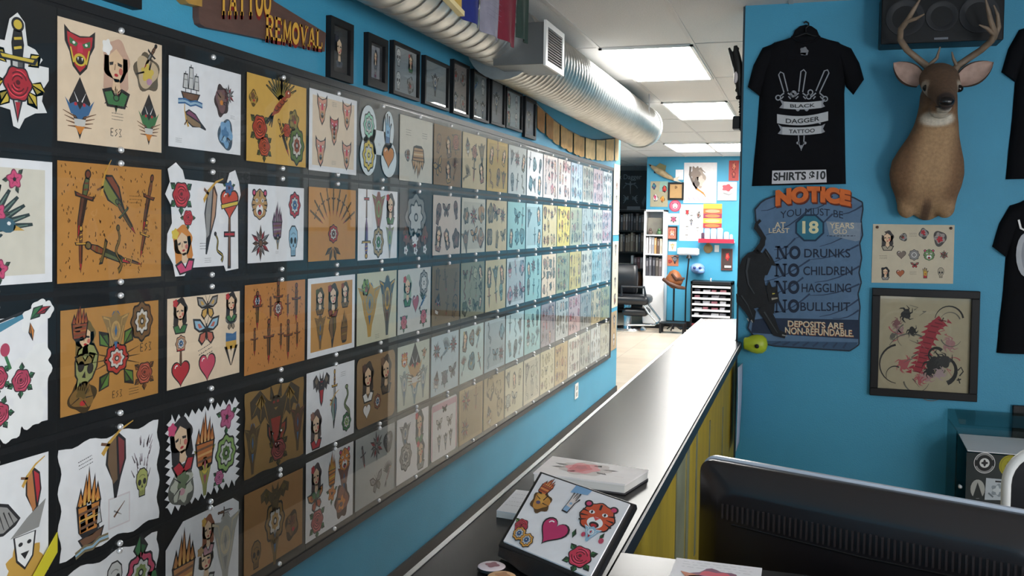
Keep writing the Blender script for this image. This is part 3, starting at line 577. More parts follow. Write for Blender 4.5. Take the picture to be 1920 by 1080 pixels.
def radiate(D):
    for a in range(-64, 65, 16):
        r_ = radians(a); dagger(D.at(.125 * sin(r_) * 1.1, -.02 + .105 * cos(r_), .055, -a, .55, 1), h('#6a4a24'), h('#5a3a1c'), h('#4a4a24'))
    mandala(D.at(0, -.035, .038, 0, 1.1, 6), h('#a8281e'), h('#5a2a1c'))
    for a in (-60, -25, 25, 60): leaf(D.at(0, -.08, .07, a - 90, 1, 1), 0, .1, 1, .16, h('#6a4a24'))
sheet(1, 4, 'tan', 'tan sheet with daggers fanning around a red centre', [], .362, .268, extra=radiate)
sheet(1, 5, 'white', 'white sheet with a purple dagger and totem figures', [(dagger, -.6, -.35, .075, 180, 1, {'blade': PUR, 'hilt': GOLD, 'grip': PUR, 'tip': PUR}), (cross_, -.6, .6, .05), (owl, 0, .35, .085, 0, .7, {'c': h('#8a4c3a'), 'c2': LGR, 'c3': h('#b04a3a')}), (lady, .62, .5, .06), (mandala, 0, -.5, .06, 0, .8, {'c': h('#a88a5a'), 'c2': GRN}), (owl, .6, -.45, .065, 0, .6, {'c': GRY, 'c2': LGR})], .37, .285)
sheet(1, 6, h('#3f3c3b'), 'dark sheet with a grey domed building cut-out', [(mandala, 0, .25, .105, 0, 1.1, {'c': GRY, 'c2': LGY}), (blob, -.55, -.35, .05, 0, 1, {'c': h('#7a4a3a')}), (blob, .55, -.35, .05, 0, 1, {'c': h('#7a4a3a')}), (blob, 0, -.55, .055, 0, 1.4, {'c': h('#6a4a40'), 'c2': WH}), (flower, -.6, -.8, .03, 0, 1, {'c': WH}), (flower, .6, -.8, .03, 0, 1, {'c': WH}), (flower, 0, -.82, .03, 0, 1, {'c': WH})], .36, .28)
# third row
def roses_die(D):
    for k, (x, y, r_, n_) in enumerate(((.1, -.02, .05, 7), (.135, -.005, .048, 7), (.15, .03, .03, 6), (.12, -.085, .048, 7), (.06, -.11, .042, 7), (.125, .112, .03, 5), (.15, .132, .028, 5), (.17, .135, .02, 5))): D.lob(x, y, r_, n_, .09, WH, k * .12)
    for x, y, s in ((.03, -.005, .042), (.095, -.02, .042), (.035, -.085, .042)): rose(D.at(x, y, s, rnd.uniform(0, 60), 1, 2), h('#b03450'), h('#2f6b45'))
    for x, y in ((.005, .07), (.05, .055)): D.E(x, y, .013, .015, h('#b03450'), 3); D.st([(x, y - .01), (x + .015, y - .045)], .008, GRN, 2)
    D.st([(-.07, .09), (.02, .1), (.1, .125)], .03, h('#3f7f9c'), 2, .01); D.st([(-.07, .105), (.02, .115), (.1, .135)], .006, K, 3)
    leaf(D.at(.12, .115, .05, 0, 1, 3), 40, .0, 1., .3, GRN); leaf(D.at(.12, .12, .06, 0, 1, 5), 20, .3, 1.1, .16, RED); leaf(D.at(.12, .11, .045, 0, 1, 3), -80, 0, 1., .2, ORG)
    D.E(-.06, -.06, .04, .09, K, 2); D.E(-.06, -.06, .034, .083, GOLD, 3); skull(D.at(-.06, -.05, .05, 0, .8, 4), LGY)
sheet(2, 0, 'white', 'white sheet with three dark pink roses and a swallow', [], .345, .25, extra=roses_die, dy=-.0)
sheet(2, 1, h('#b5803f'), 'brown sheet with a green skull and red gem beetle', [(mandala, .08, -.08, .038, 0, 1.1, {'c': h('#b0302c'), 'c2': h('#c8584c')}), (owl, .06, .4, .06, 0, .8, {'c': h('#8a7048'), 'c2': h('#b8945c')}), (skull, -.55, -.2, .062, -15, 1, {'c': h('#8f9660')}), (blob, -.6, -.7, .04, 0, 1.2, {'c': h('#7a5a2c'), 'c2': h('#5c4a24')}), (lady, -.55, .35, .05, 0, 1, {'hair': h('#6a5a34'), 'acc': h('#8a4a2c'), 'cloth': h('#7a6a3c')}), (flame, -.65, .75, .04, 0, 1, {'c': h('#8a3a24'), 'c2': h('#a8642c')}), (mandala, .62, .6, .05, 0, .8, {'c': h('#6a4a2a'), 'c2': h('#8a6a3c')}), (initials, .72, .05, .022), (rose, .68, -.5, .04, 0, 1, {'c': h('#9c4638'), 'lc': h('#7a4a24')}), (initials, .1, -.8, .018), (note, .45, -.82, .02, 0, 1, {'c': K})] + [(lambda d, a=a: leaf(d, a, .4, 1, .22, h('#4f7a34')), .08, -.08, .085) for a in (50, 130, 230, 310)] + [(lambda d, a=a: d.st([(.4 * cos(radians(a)), .4 * sin(radians(a))), (cos(radians(a)), sin(radians(a)))], .05, h('#4a3018'), 1, .01), .08, -.08, .075) for a in (0, 15, -15, 165, 180, 195)], .352, .256)
sheet(2, 2, 'cream', 'cream sheet with butterflies, ladies and two red hearts', [(butterfly, .05, .70, .044, 0, 1, {'c': h('#c99a4a'), 'c2': GRY}), (butterfly, .02, .16, .052, 0, 1.05, {'c': h('#b85a4c'), 'c2': LBL}), (lady, -.68, .62, .046), (lady, .74, .66, .042), (heart, -.66, -.66, .036), (heart, .05, -.64, .04, 0, .9, {'c': h('#c8405c')}), (butterfly, .74, .25, .026, 0, 1, {'c': h('#8a7a68'), 'c2': LGY}), (cross_, -.66, -.25, .03, 0, 1.3), (mandala, -.66, -.02, .022, 0, 1, {'c': h('#b98a6a')}), (lambda d: (d.P([(-.9, 0), (.9, 0), (.9, .9), (.3, .7), (-.9, .9)], BLU, 0), d.P([(-.9, -.8), (.9, -.8), (.9, 0), (-.9, 0)], GOLD, 0)), .74, -.18, .026), (lambda d: (d.P([(-1, .8), (-.6, .8), (0, -.9), (-.1, -.9)], K), d.P([(1, .8), (.6, .8), (0, -.9), (.1, -.9)], K), d.P([(-.2, .8), (.2, .8), (0, .3)], K)), .74, -.52, .03), (note, 0, -.3, .035, 15)], .348, .256)
sheet(2, 3, h('#bf7f42'), 'orange-tan speckled sheet with many small daggers', [(dagger, x, y, s, 0, .9, {'blade': h('#6a4426'), 'hilt': h('#7a3a22'), 'grip': h('#5c3f26')}) for x, y, s in ((-.62, .4, .055), (.05, .55, .06), (.68, .45, .06), (-.25, -.35, .065), (.4, -.4, .06), (-.7, -.3, .04), (.15, -.3, .04), (.72, -.35, .04), (-.2, .4, .035), (.38, .4, .035))] + [(mandala, -.62, .62, .022, 0, 1, {'c': h('#a8281e')}), (mandala, .05, .38, .026, 0, 1, {'c': h('#9c4a3a'), 'c2': h('#6a6a7a')})], .372, .288, specks=120)
sheet(2, 4, 'white', 'white bordered tan sheet with three dark-haired heads', [(lady, -.52, .42, .045, 0, 1, {'hair': h('#4a3a20'), 'acc': h('#4a4a20'), 'cloth': h('#6a4a24')}), (lady, .03, .4, .058, 0, 1, {'hair': h('#3a2a18'), 'acc': h('#8a2a20'), 'cloth': h('#7a3020')}), (lady, .55, .5, .045, 0, 1, {'hair': h('#4a3a20'), 'acc': h('#8a3a20'), 'cloth': h('#6a4a24')}), (owl, -.5, -.35, .058, 0, .7, {'c': h('#6a4a24'), 'c2': h('#8a6a34')}), (feather_thing, 0, -.35, .062, 0, 1, {'c': h('#6a4a2c'), 'c2': h('#5a4a20')}), (flame, .52, -.35, .055, 0, .7, {'c': h('#6a4a24'), 'c2': h('#8a6a34')})], .364, .288, inner=PAPER['tan'])
sheet(2, 5, h('#cfcab0'), 'pale green sheet with gold robed figure and dark bottle', [(owl, -.4, .0, .1, 0, 1, {'c': h('#b88a34'), 'c2': h('#8a8a7a'), 'c3': BLU}), (owl, .5, .05, .115, 0, .65, {'c': h('#3f4a52'), 'c2': GOLD, 'c3': h('#5a3a3a')}), (blob, -.6, .6, .035, 0, 1, {'c': LGR}), (note, 0, -.85, .02)], .372, .288)
sheet(2, 6, h('#cfcdc8'), 'grey-white sheet with large pink roses', [(rose, .55, -.6, .045, 0, 1, {'c': h('#c05a6c')}), (rose, -.65, -.65, .042, 0, 1, {'c': h('#c05a6c')}), (lady, -.45, .35, .065, 0, 1, {'hair': h('#8aa088')}), (mandala, .55, .5, .055, 0, .9, {'c': GRY, 'c2': LGY}), (heart, .05, -.1, .04, 0, .8, {'c': h('#a84a5c')}), (bird, .5, -.05, .045)], .37, .285)
# fourth row
sheet(3, 0, 'white', 'white sheet with maracas and a yellow-ruffed jester', [(feather_thing, -.2, .62, .05, 70, .8, {'c': h('#a84a34'), 'c2': RED}), (feather_thing, .74, .4, .062, 5, .8, {'c': h('#b8703c'), 'c2': RED}), (lambda d: (d.P([(-.9, .6), (-.2, .9), (.4, .7), (.9, .1), (.7, -.1), (.2, -.3), (-.4, -.2)], K, 0), d.P([(-.8, .55), (-.2, .8), (.35, .6), (.78, .08), (.2, -.2), (-.4, -.1)], GRY, 1), [d.st([(-.2 + .2 * k, .6 - .06 * k), (.0 + .22 * k, -.1)], .05, K, 2, .02) for k in range(4)]), .18, .0, .058), (demon, -.35, -.1, .05, 0, .7, {'c': RED, 'c2': ORG}), (lambda d: (d.lob(0, -.55, .62, 9, .12, GOLD, 0), d.P([(-.4, .3), (.4, .3), (.3, -.4), (0, -.7), (-.3, -.4)], K, 1), d.P([(-.34, .28), (.34, .28), (.25, -.36), (0, -.62), (-.25, -.36)], WH, 2), d.P([(-.5, .3), (.5, .35), (.75, 1.1), (.1, .75)], GRY, 1), d.E(-.15, .05, .08, .06, K, 3, 8), d.E(.15, .05, .08, .06, K, 3, 8), d.P([(-.15, -.2), (.15, -.2), (0, -.4)], K, 3)), .6, -.42, .07), (note, .2, -.88, .018)], .35, .28, inner=h('#e9e7ea'))
sheet(3, 1, 'white', 'white wavy-edged sheet with burning tower and spiky skull', [(flame, -.46, -.1, .075, 0, .8, {'c': h('#c87830'), 'c2': h('#e0a848')}), (swallow_ship, -.44, -.52, .06, 8, .9, {'c': h('#7a6a4a')}), (feather_thing, .06, .45, .08, 0, 1, {'c': h('#6d5138'), 'c2': h('#7c2c30')}), (spikes, .62, .2, .075, 0, 1, {'c': h('#7a6570'), 'c2': h('#a8aa5c')}), (note, -.52, .62, .025, 10, 1, {'c': K}), (lambda d: (d.P([(-1, -1), (1, -1), (1, 1), (-1, 1)], h('#dccfd2'), 0), d.P([(-.9, -.9), (.9, -.9), (.9, .9), (-.9, .9)], h('#e6e4e6'), 1), d.st([(-.5, -.3), (.5, .5)], .16, BRN, 2, .05), d.st([(-.5, .1), (.2, -.3)], .12, GRY, 2, .04)), .14, -.5, .034)], .362, .276, shape=wavy(.178, .135, 18, .006))
sheet(3, 2, 'white', 'white spiky cut-out with dark-haired lady and fiery plant', [(lady, -.62, .35, .075, 8, 1, {'hair': K, 'acc': PINK, 'cloth': RED}), (flame, 0, .28, .075, 0, .9, {'c': h('#b8642c'), 'c2': h('#d8a060')}), (owl, .0, -.35, .07, 0, .7, {'c': h('#8a8a4c'), 'c2': YEL, 'c3': h('#a84a5c')}), (flower, .62, .62, .05, 0, 1, {'c': h('#b8507c')}), (mandala, .6, -.2, .055, 0, .9, {'c': LGR, 'c2': h('#4a6b2c')}), (blob, -.6, -.55, .06, 0, 1, {'c': h('#b8b8a8'), 'c2': h('#5c6b4c'), 'c3': h('#c08a94')}), (rose, .4, -.7, .03, 0, 1, {'c': h('#b85a84')})], .352, .27, shape=wavy(.168, .128, 22, .011, True))
sheet(3, 3, h('#8d6c3c'), 'dark brown sheet with a horned bat over a red banner', [(bat, 0, .25, .10, 0, 1.3, {'c': h('#3f362c'), 'c2': h('#8a6a34'), 'c3': h('#8a2a24')}), (demon, .05, -.3, .055, 0, 1.3, {'c': h('#8a2f28'), 'c2': h('#7a5a2c'), 'c3': h('#5a4a24')}), (rose, .1, -.6, .05, 0, 1.2, {'c': h('#7a2f34'), 'lc': h('#4a4a24')}), (owl, -.75, -.3, .075, 0, .6, {'c': h('#4a3a28'), 'c2': h('#6a5a34')}), (owl, .78, -.2, .075, 0, .6, {'c': h('#4a3a28'), 'c2': h('#6a3a34')})], .366, .28, shape=wavy(.181, .137, 14, .003))
sheet(3, 4, 'white', 'white sheet with winged pendant, snake and red-shawled head', [(bat, -.42, .5, .058, 0, .9, {'c': h('#2a2a30'), 'c2': h('#8a7a68')}), (dagger, .12, .35, .07, 0, .6), (feather_thing, .1, -.15, .06, 0, .8, {'c': h('#7a9088'), 'c2': h('#5a7a90')}), (lady, -.62, -.45, .065, 0, .9, {'hair': h('#4a3a3a'), 'acc': h('#8a5a4a'), 'cloth': RED}), (snake, .66, -.05, .055, 0, 1, {'c': h('#7a8a5c'), 'c2': h('#4a5a3c')}), (mandala, .66, -.6, .035, 0, 1, {'c': GRN, 'c2': LGR}), (note, .5, .72, .02)], .37, .29)
sheet(3, 5, h('#94734c'), 'brown round-cornered sheet with two dark-haired women', [(lady, -.45, .3, .075, 0, 1, {'hair': h('#2a1f1c'), 'acc': h('#4a2a24'), 'cloth': WH}), (lady, .5, .35, .075, 0, 1, {'hair': h('#3a2c24'), 'acc': h('#6a4a34'), 'cloth': h('#4a3a2c')}), (heart, -.5, -.55, .03, 0, 1, {'c': WH}), (mandala, .05, -.4, .03, 0, 1, {'c': h('#8a4a2c')})], .36, .285, shape=rrect(.18, .142, .03))
sheet(3, 6, h('#c3c8ba'), 'pale sheet with an orange diamond figure', [(diamond_head, .05, .2, .1, 0, 1, {'c': h('#b88a54'), 'c2': h('#c8a070')}), (owl, -.6, -.3, .07, 0, .7, {'c': h('#6a7a78')}), (owl, .6, -.3, .07, 0, .7, {'c': h('#6a7a78')}), (tiger, -.6, .55, .035), (owl, .05, -.55, .05, 0, 1, {'c': h('#5a7a80')}), (flower, .65, .6, .03, 0, 1, {'c': h('#b08a6a')})], .36, .285)
# bottom row
sheet(4, 1, 'white', 'white ragged sheet with a pink ringed flower', [(mandala, .6, .35, .055, 0, 1, {'c': h('#c0405c'), 'c2': h('#7a8a4c')}), (leaf_pair, .6, .4, .085), (skull, .05, .45, .045), (blob, -.4, .2, .05)], .36, .28, shape=wavy(.176, .136, 16, .007), dz=.012)
sheet(4, 2, 'white', 'white clipped-corner sheet with flaming torch and shrouded figures', [(flame, -.55, .2, .085, 0, .9, {'c': h('#b8743c'), 'c2': h('#d8a050')}), (lady, .1, .5, .055, 0, .8, {'hair': h('#8a4a30'), 'acc': GOLD, 'cloth': h('#c08a94')}), (owl, .6, .05, .105, 0, .7, {'c': h('#a8a49c'), 'c2': h('#c8b898'), 'c3': GRY}), (lady, .05, -.1, .06, 0, 1, {'hair': WH, 'acc': h('#b08a5c'), 'cloth': LGY}), (dagger, .6, .8, .035, 85, .8, {'hilt': BRN}), (tall_hand, -.5, -.5, .06, 40, 1, {'c': SKIN}), (blob, .1, -.7, .05, 0, 1, {'c': LGY})], .352, .29, shape=[(-.176, -.145), (.176, -.145), (.176, .125), (.145, .145), (-.10, .145), (-.176, .085)])
sheet(4, 3, h('#a37646'), 'tan sheet with a bat above an ornate pale lamp', [(bat, 0, .55, .05, 0, 1.5, {'c': h('#4a3f2c'), 'c2': h('#6a5a34'), 'c3': h('#5a4a2c')}), (mandala, 0, .0, .07, 0, .8, {'c': h('#8a6a3c'), 'c2': h('#b08a54')}), (owl, 0, -.4, .08, 0, .6, {'c': h('#6a5430'), 'c2': h('#8a6a3c')}), (skull, -.62, -.6, .045, 0, 1, {'c': h('#7a5a30')}), (blob, .6, -.35, .045, 0, 1, {'c': h('#7a5430'), 'c2': h('#6a3a24')})], .362, .272)
sheet(4, 4, 'white', 'white sheet with orange tigers, butterfly and red flower', [(lady, -.6, .45, .06, 0, .9, {'hair': h('#3a2c34')}), (tiger, .6, .62, .048), (flame, .05, .55, .06, 0, .7), (butterfly, -.6, -.05, .05, 10, 1, {'c': h('#a8442c'), 'c2': ORG}), (owl, .58, .1, .06, 0, .8, {'c': h('#6a4a44'), 'c2': h('#8a4a3a')}), (flower, .05, -.1, .04, 0, 1, {'c': ORG}), (rose, -.55, -.6, .058, 0, 1, {'c': h('#a84a4c')}), (blob, .5, -.45, .06, 0, 1, {'c': h('#8a4a34'), 'c2': ORG, 'c3': h('#5a3a3c')})], .366, .292)
sheet(4, 5, h('#aeb0b0'), 'grey sheet crowded with shaded grey portraits', [], .37, .29, quick=(3, [h('#55555a'), h('#7a7a7c'), h('#8a6a68'), h('#3a3a40')], .25))
sheet(4, 6, 'white', 'white sheet with four dark portrait figures', [(owl, -.5, .4, .06, 0, 1, {'c': h('#4a4a50')}), (lady, .4, .5, .07, 0, 1), (mandala, -.45, -.25, .06, 0, 1, {'c': GRY, 'c2': h('#5a5a60')}), (lady, .5, -.4, .065, 0, 1, {'hair': h('#4a4a50'), 'cloth': GRY})], .36, .29)
sheet(4, 7, h('#dfdde0'), 'white sheet with a pink border and small black moths', [(butterfly, 0, .68, .025, 0, 1.4, {'c': K, 'c2': K}), (butterfly, -.4, .2, .035, 0, 1, {'c': GRY, 'c2': LGY}), (butterfly, .4, .15, .035, 0, 1, {'c': GRY, 'c2': LGY}), (owl, -.4, -.45, .04, 0, .7), (owl, .1, -.5, .04, 0, .7), (owl, .5, -.45, .04, 0, .7)], .345, .28, shape=[rrect(.172, .14, .025)], extra=lambda D: D.ring(0, 0, 1, 1, K, 0, 0, 1, 1) or [D.P([(-.17, .1), (.17, .1), (.165, .13), (-.165, .13)], h('#d2a3b4'), 1), D.P([(-.17, -.13), (-.155, -.13), (-.155, .12), (-.17, .12)], h('#d2a3b4'), 1), D.P([(.155, -.13), (.17, -.13), (.17, .12), (.155, .12)], h('#d2a3b4'), 1)])
# the far sheets
dk = [h('#5a5048'), h('#77695c'), h('#8a4c44'), h('#4c5a5c'), h('#6a5a3a')]; bl = [h('#3f6f80'), h('#5a8a98'), h('#44565c'), h('#7a6a60')]; wm = [h('#8a5a30'), h('#a8823c'), h('#6a4a3a'), h('#9c4a3a')]; rd = [h('#a83a44'), h('#5a6a80'), h('#8a5a50'), h('#c07a80')]
FAR = {0: [(7, 'brown', 'brown aged', wm), (8, 'beige', 'beige', dk), (9, 'gold', 'golden beige', wm), (10, 'grey', 'white', dk), (11, 'white', 'white', bl), (12, h('#e4d4d0'), 'pinkish white', rd), (13, h('#e2d2cc'), 'red-inked white', rd), (14, h('#c4cfe0'), 'blue-topped', bl + rd), (15, 'pale', 'pale', dk), (16, 'pink', 'faint pink', rd), (17, 'white', 'white', dk)],
       1: [(7, h('#d2c0b4'), 'pinkish cream', [h('#4a2c2c'), h('#6a3a34'), h('#3a2a28')]), (8, h('#d0c8b8'), 'cream', [h('#8a4c2c'), h('#a8703c'), h('#4a4a3c')]), (9, 'beige', 'beige', dk), (10, 'teal', 'teal-figured', bl), (11, 'blue', 'pale blue', bl), (12, h('#d2bf90'), 'tan and gold', wm), (13, h('#d9c25a'), 'yellow', wm), (14, h('#b8b494'), 'greenish', dk), (15, 'grey', 'white', dk), (16, 'pale', 'pale', rd), (17, 'pink', 'pinkish', rd)],
       2: [(7, h('#7a6444'), 'dark brown', [h('#4a3a24'), h('#5c4a30'), h('#6a5434')]), (8, h('#8a8a74'), 'dense green and red', [h('#3f4a34'), h('#7a3a34'), h('#2f2c28'), h('#b8b090')]), (9, h('#c8b890'), 'gold and blue', wm + bl), (10, h('#c4ccd0'), 'blue-white red-hearted', rd), (11, 'teal', 'teal', bl), (12, 'cream', 'cream', dk), (13, h('#a8a884'), 'green-gold', dk + wm), (14, h('#cdb668'), 'yellowish', wm), (15, 'pale', 'pale', dk), (16, 'blue', 'pale blue', bl), (17, 'grey', 'greyish', dk)],
       3: [(7, h('#b9cad2'), 'blue-white', [h('#4a4a55'), h('#5f7f95'), h('#8a4a55')]), (8, h('#bcd0cf'), 'blue-white', bl + wm), (9, h('#a9bcc4'), 'grey-blue', bl), (10, 'blue', 'sky-tinted', bl), (11, 'teal', 'pale teal', bl), (12, h('#a09298'), 'mauve-grey', rd), (13, 'grey', 'greyish white', dk), (14, h('#c0a0a0'), 'red patterned', rd), (15, h('#a8a4a0'), 'dark grey inked', dk), (16, 'beige', 'beige', dk), (17, 'olive', 'olive', dk)],
       4: [(8, h('#b09a70'), 'plain tan', [h('#9a8458'), h('#a06a48')]), (9, h('#b3a27c'), 'plain khaki', [h('#a08c64')]), (10, h('#c8c0a4'), 'cream', [h('#9aa098'), h('#a89a7c')]), (11, h('#ccc3aa'), 'pale cream', [h('#a8a08a')]), (12, h('#c9bc98'), 'sandy', [h('#a8966a')]), (13, h('#b89a68'), 'tan', wm), (14, 'pale', 'pale', dk), (15, h('#a8a498'), 'dark inked grey', [h('#4a4a48')]), (16, 'grey', 'grey', dk), (17, h('#b8b29c'), 'dull beige', dk)]}
WHAT = ('with rows of small drawings', 'with scattered figures', 'with crowded drawings', 'with drawn emblems')
for r_ in range(5):
    for c, p, nm, inks in FAR[r_]:
        plain = nm.startswith('plain'); n = 2 if plain else (4 if nm.startswith('dense') or c > 11 else 3)
        sheet(r_, c, p, '%s sheet %s' % (nm, WHAT[(r_ + c) % 4] if not plain else 'with faint small marks'), [], .366, .288, quick=(n, inks, .72 if plain else .3 if c < 12 else .35), inner=(mix(PAPER.get(p, p), K, .12) if (c + r_) % 3 == 0 else None))
# ------------------------------------------------------------------ duct along the left wall
t = thing('air_duct', (-1.48, 4.5, 2.33), 'silver spiral air duct running along the top of the left wall', 'air duct')
def ribbed(mb, x, z, R, y0, y1, pitch, amp, slant):
    prof = []; n = int((y1 - y0) / pitch); N = 28
    for k in range(n):
        for f, a in ((((0, 1), (.12, .3), (.3, 0), (.7, 0), (.88, .3))) if pitch < .1 else ((0, -.6), (.035, -.6), (.05, .7), (.09, .7), (.12, 0), (.4, .35), (.7, .35), (.97, 0))): prof.append((y0 + (k + f) * pitch, R + amp * a))
    prof.append((y1, R))
    mb.loft([[(x + r * cos(2 * pi * i / N), y + slant * sin(2 * pi * i / N + .6), z + r * sin(2 * pi * i / N)) for i in range(N)] for y, r in prof], True, True)
mb = MB(); ribbed(mb, -1.50, 2.525, .150, .8, 4.50, .118, .004, .03); mb.build('spiral_pipe', galv, t, smooth=80)
mb = MB(); ribbed(mb, -1.475, 2.505, .183, 4.48, 8.62, .068, .010, .0); mb.build('ribbed_pipe', galv, t, smooth=80)
mb = MB(); mb.lathe((-1.475, 8.60, 2.505), (0, 1, 0), [(0, .196), (.06, .198), (.10, .17), (.12, .1), (.125, .01)], 28); mb.build('end_cap', galv, t, smooth=True)
mb = MB(); mb.tube([(-1.30, 8.0, 2.55), (-1.30, 8.0, 2.72)], .006, 6); mb.tube([(-1.66, 8.0, 2.5), (-1.66, 8.0, 2.72)], .006, 6); mb.build('hanger_strap', steel, t)
vent = MB(); vent.box(-1.46, -1.205, 4.30, 4.63, 2.352, 2.552)
vo = vent.build('vent_box', mat('vent_metal', h('#7d7f80'), .4, .8, var=.06), t, bevel=.003)
f = MB(); X = -1.205
for a, b_, c, e in ((4.29, 4.64, 2.345, 2.372), (4.29, 4.64, 2.532, 2.559), (4.29, 4.325, 2.372, 2.532), (4.605, 4.64, 2.372, 2.532)): f.box(X, X + .012, a, b_, c, e)
f.build('vent_frame', trimw, vo)
f = MB(); f.box(X, X + .003, 4.32, 4.61, 2.37, 2.535)
for k in range(12): z = 2.378 + k * .0128; f.hexa([(X + .002, 4.325, z), (X + .010, 4.325, z + .006), (X + .010, 4.605, z + .006), (X + .002, 4.605, z)], [(X + .002, 4.325, z + .002), (X + .010, 4.325, z + .008), (X + .010, 4.605, z + .008), (X + .002, 4.605, z + .002)])
f.build('vent_grille', mat('vent_dark', h('#55504f'), .5, .3, var=.05), vo)

# prayer flags strung under the ceiling
flag_spec = [('yellow', h('#c9a24a'), 2.80, 3.205, 2.345, 'yellow cloth flag with a pale hem, nearest of the string under the duct'), ('blue', h('#1d2a75'), 3.212, 3.415, 2.342, 'dark blue cloth flag on the string by the duct'), ('white', h('#8f8c9c'), 3.422, 3.645, 2.335, 'greyish white printed cloth flag between the blue and red flags'), ('red', h('#7c1f33'), 3.652, 3.885, 2.352, 'dark red cloth flag on the string by the duct'), ('green', h('#2c3f38'), 3.892, 4.05, 2.40, 'dark green cloth flag beside the square duct outlet')]
cloth_tex = {}
for nm, c, y0, y1, zb, lab in flag_spec:
    m = mat('flag_cloth_' + nm, c, .85, var=.12, vscale=20, bump=.1, bscale=400)
    mb = MB(); N = 14; rings = []
    for j in range(N + 1):
        tt = j / N; z = 2.66 - .02 * sin(pi * (y0 - 2.8) / 1.3); row = []
        for i in range(9):
            u = i / 8; yy = y0 + (y1 - y0) * u; zz = z + (zb - z) * tt
            if nm == 'yellow': zz = z + (zb + .06 - .06 * u - z) * tt
            row.append((-1.215 + .012 * sin(u * 7 + y0 * 3) * tt + (.006 if nm in ('white', 'green') else 0), yy, zz))
        rings.append(row)
    back = [[(p[0] - .002, p[1], p[2]) for p in r] for r in rings]
    mb.loft(rings, False, False); mb.loft([list(reversed(r)) for r in back], False, False)
    loop = rings[0] + [r[-1] for r in rings[1:]] + list(reversed(rings[-1]))[1:] + [r[0] for r in reversed(rings[1:-1])]
    loopb = back[0] + [r[-1] for r in back[1:]] + list(reversed(back[-1]))[1:] + [r[0] for r in reversed(back[1:-1])]
    mb.loft([loop, loopb], True, False)
    o = tag(mb.build('prayer_flag', m, smooth=True), lab, 'flag', 'cloth flags strung by the duct')
    if nm == 'white':
        pm = MB(); D = Dr(pm, lambda a, b_, L: (-1.198 + L * .0004, a, b_))
        for k in range(9): note(D.at(3.535, 2.40 + k * .022, .022, 0, 4.2), 1, .95, h('#6a677c'))
        skull(D.at(3.535, 2.54, .04), h('#6f6c80')); pm.build('block_print', print_m, o)
    if nm == 'yellow':
        pm = MB(); pm.prism([(-1.200, y0, zb + .075), (-1.200, y1, zb + .014), (-1.200, y1, zb - .004), (-1.200, y0, zb + .056)], (-.024, 0, 0)); pm.build('hem', mat('flag_hem', h('#e3cf9a'), .8, var=.05), o)
mb = MB(); mb.tube([(-1.212, 2.72, 2.70)] + [(-1.212, 2.8 + k * .13, 2.665 - .02 * sin(pi * k / 10)) for k in range(11)] + [(-1.212, 4.25, 2.715)], .003, 6); tag(mb.build('flag_string', blackp), 'thin string carrying the cloth flags under the ceiling', 'string')

# ------------------------------------------------------------------ pictures above the flash board
def picture(y0, y1, z0, z1, bw, pc, label, draw=None, depth=.022, fm=None):
    yc = (y0 + y1) / 2; t = thing('picture_frame', (XL, yc, z0), label, 'picture', 'small framed pictures above the flash board')
    f = MB(); X1 = XL + depth
    f.box(XL + .0005, X1, y0, y1, z0, z0 + bw); f.box(XL + .0005, X1, y0, y1, z1 - bw, z1); f.box(XL + .0005, X1, y0, y0 + bw, z0 + bw, z1 - bw); f.box(XL + .0005, X1, y1 - bw, y1, z0 + bw, z1 - bw)
    f.build('frame', fm or blackw, t)
    p = MB(); p.box(XL + .0005, XL + .008, y0 + bw, y1 - bw, z0 + bw, z1 - bw, pc)
    if draw: draw(Dr(p, lambda a, b_, L: (XL + .0081 + L * .0002, a, b_)), yc, (z0 + z1) / 2, (y1 - y0) / 2 - bw, (z1 - z0) / 2 - bw)
    p.build('print', print_m, t); g = MB(); g.box(XL + .0125, XL + .0145, y0 + bw, y1 - bw, z0 + bw, z1 - bw); g.build('glass', glass_m, t)
dim = h('#4a4a55')
def dr_ghost(D, y, z, w, hh): lady(D.at(y, z, hh * .8, 0, .8), h('#22242c'), h('#3a3a48'), h('#4a4a58')); note(D.at(y, z - hh * .7, .02), 2, .9, dim)
def dr_light(D, y, z, w, hh): D.P([(y - w * .6, z - hh * .85), (y + w * .6, z - hh * .85), (y + w * .6, z + hh * .85), (y - w * .6, z + hh * .85)], h('#8f8c90'), 0); lady(D.at(y, z + hh * .2, hh * .55, 0, .7), dim, GRY, h('#6a6a70')); tall_hand(D.at(y, z - hh * .5, hh * .35), GRY)
def dr_many(D, y, z, w, hh):
    for i in range(2):
        for j in range(2): rnd.choice((lady, skull, owl, blob, bird))(D.at(y + (i - .5) * w, z + (j - .5) * hh, min(w, hh) * .45))
def dr_rows(D, y, z, w, hh):
    for k in range(4): note(D.at(y, z + hh * (.6 - .4 * k), hh * .12, 0, w / hh * 7), 2, .9, h('#5a5a62'))
    owl(D.at(y, z, hh * .6))
picture(1.70, 2.055, 2.135, 2.42, .03, h('#3a3a40'), 'black ribbed frame at the top left corner of the photo', None, .03)
picture(3.088, 3.27, 2.12, 2.345, .026, h('#17181f'), 'dark frame with a dim ghostly figure, first right of the saw', dr_ghost)
picture(3.395, 3.583, 2.134, 2.345, .03, h('#23232a'), 'small black frame with a pale tall picture, second right of the saw', dr_light)
picture(3.637, 3.922, 2.135, 2.36, .014, h('#8d9294'), 'thin black frame with grey drawings, third right of the saw', dr_many)
picture(3.98, 4.287, 2.135, 2.357, .014, h('#7f8688'), 'thin black frame with grey script, fourth right of the saw', dr_rows)
picture(4.34, 4.573, 2.135, 2.401, .014, h('#8a7d78'), 'thin black frame with brownish figures, fifth right of the saw', dr_many)
picture(4.634, 4.89, 2.138, 2.40, .014, h('#7c8488'), 'thin black frame with grey figures, fourth from the pennants', dr_many)
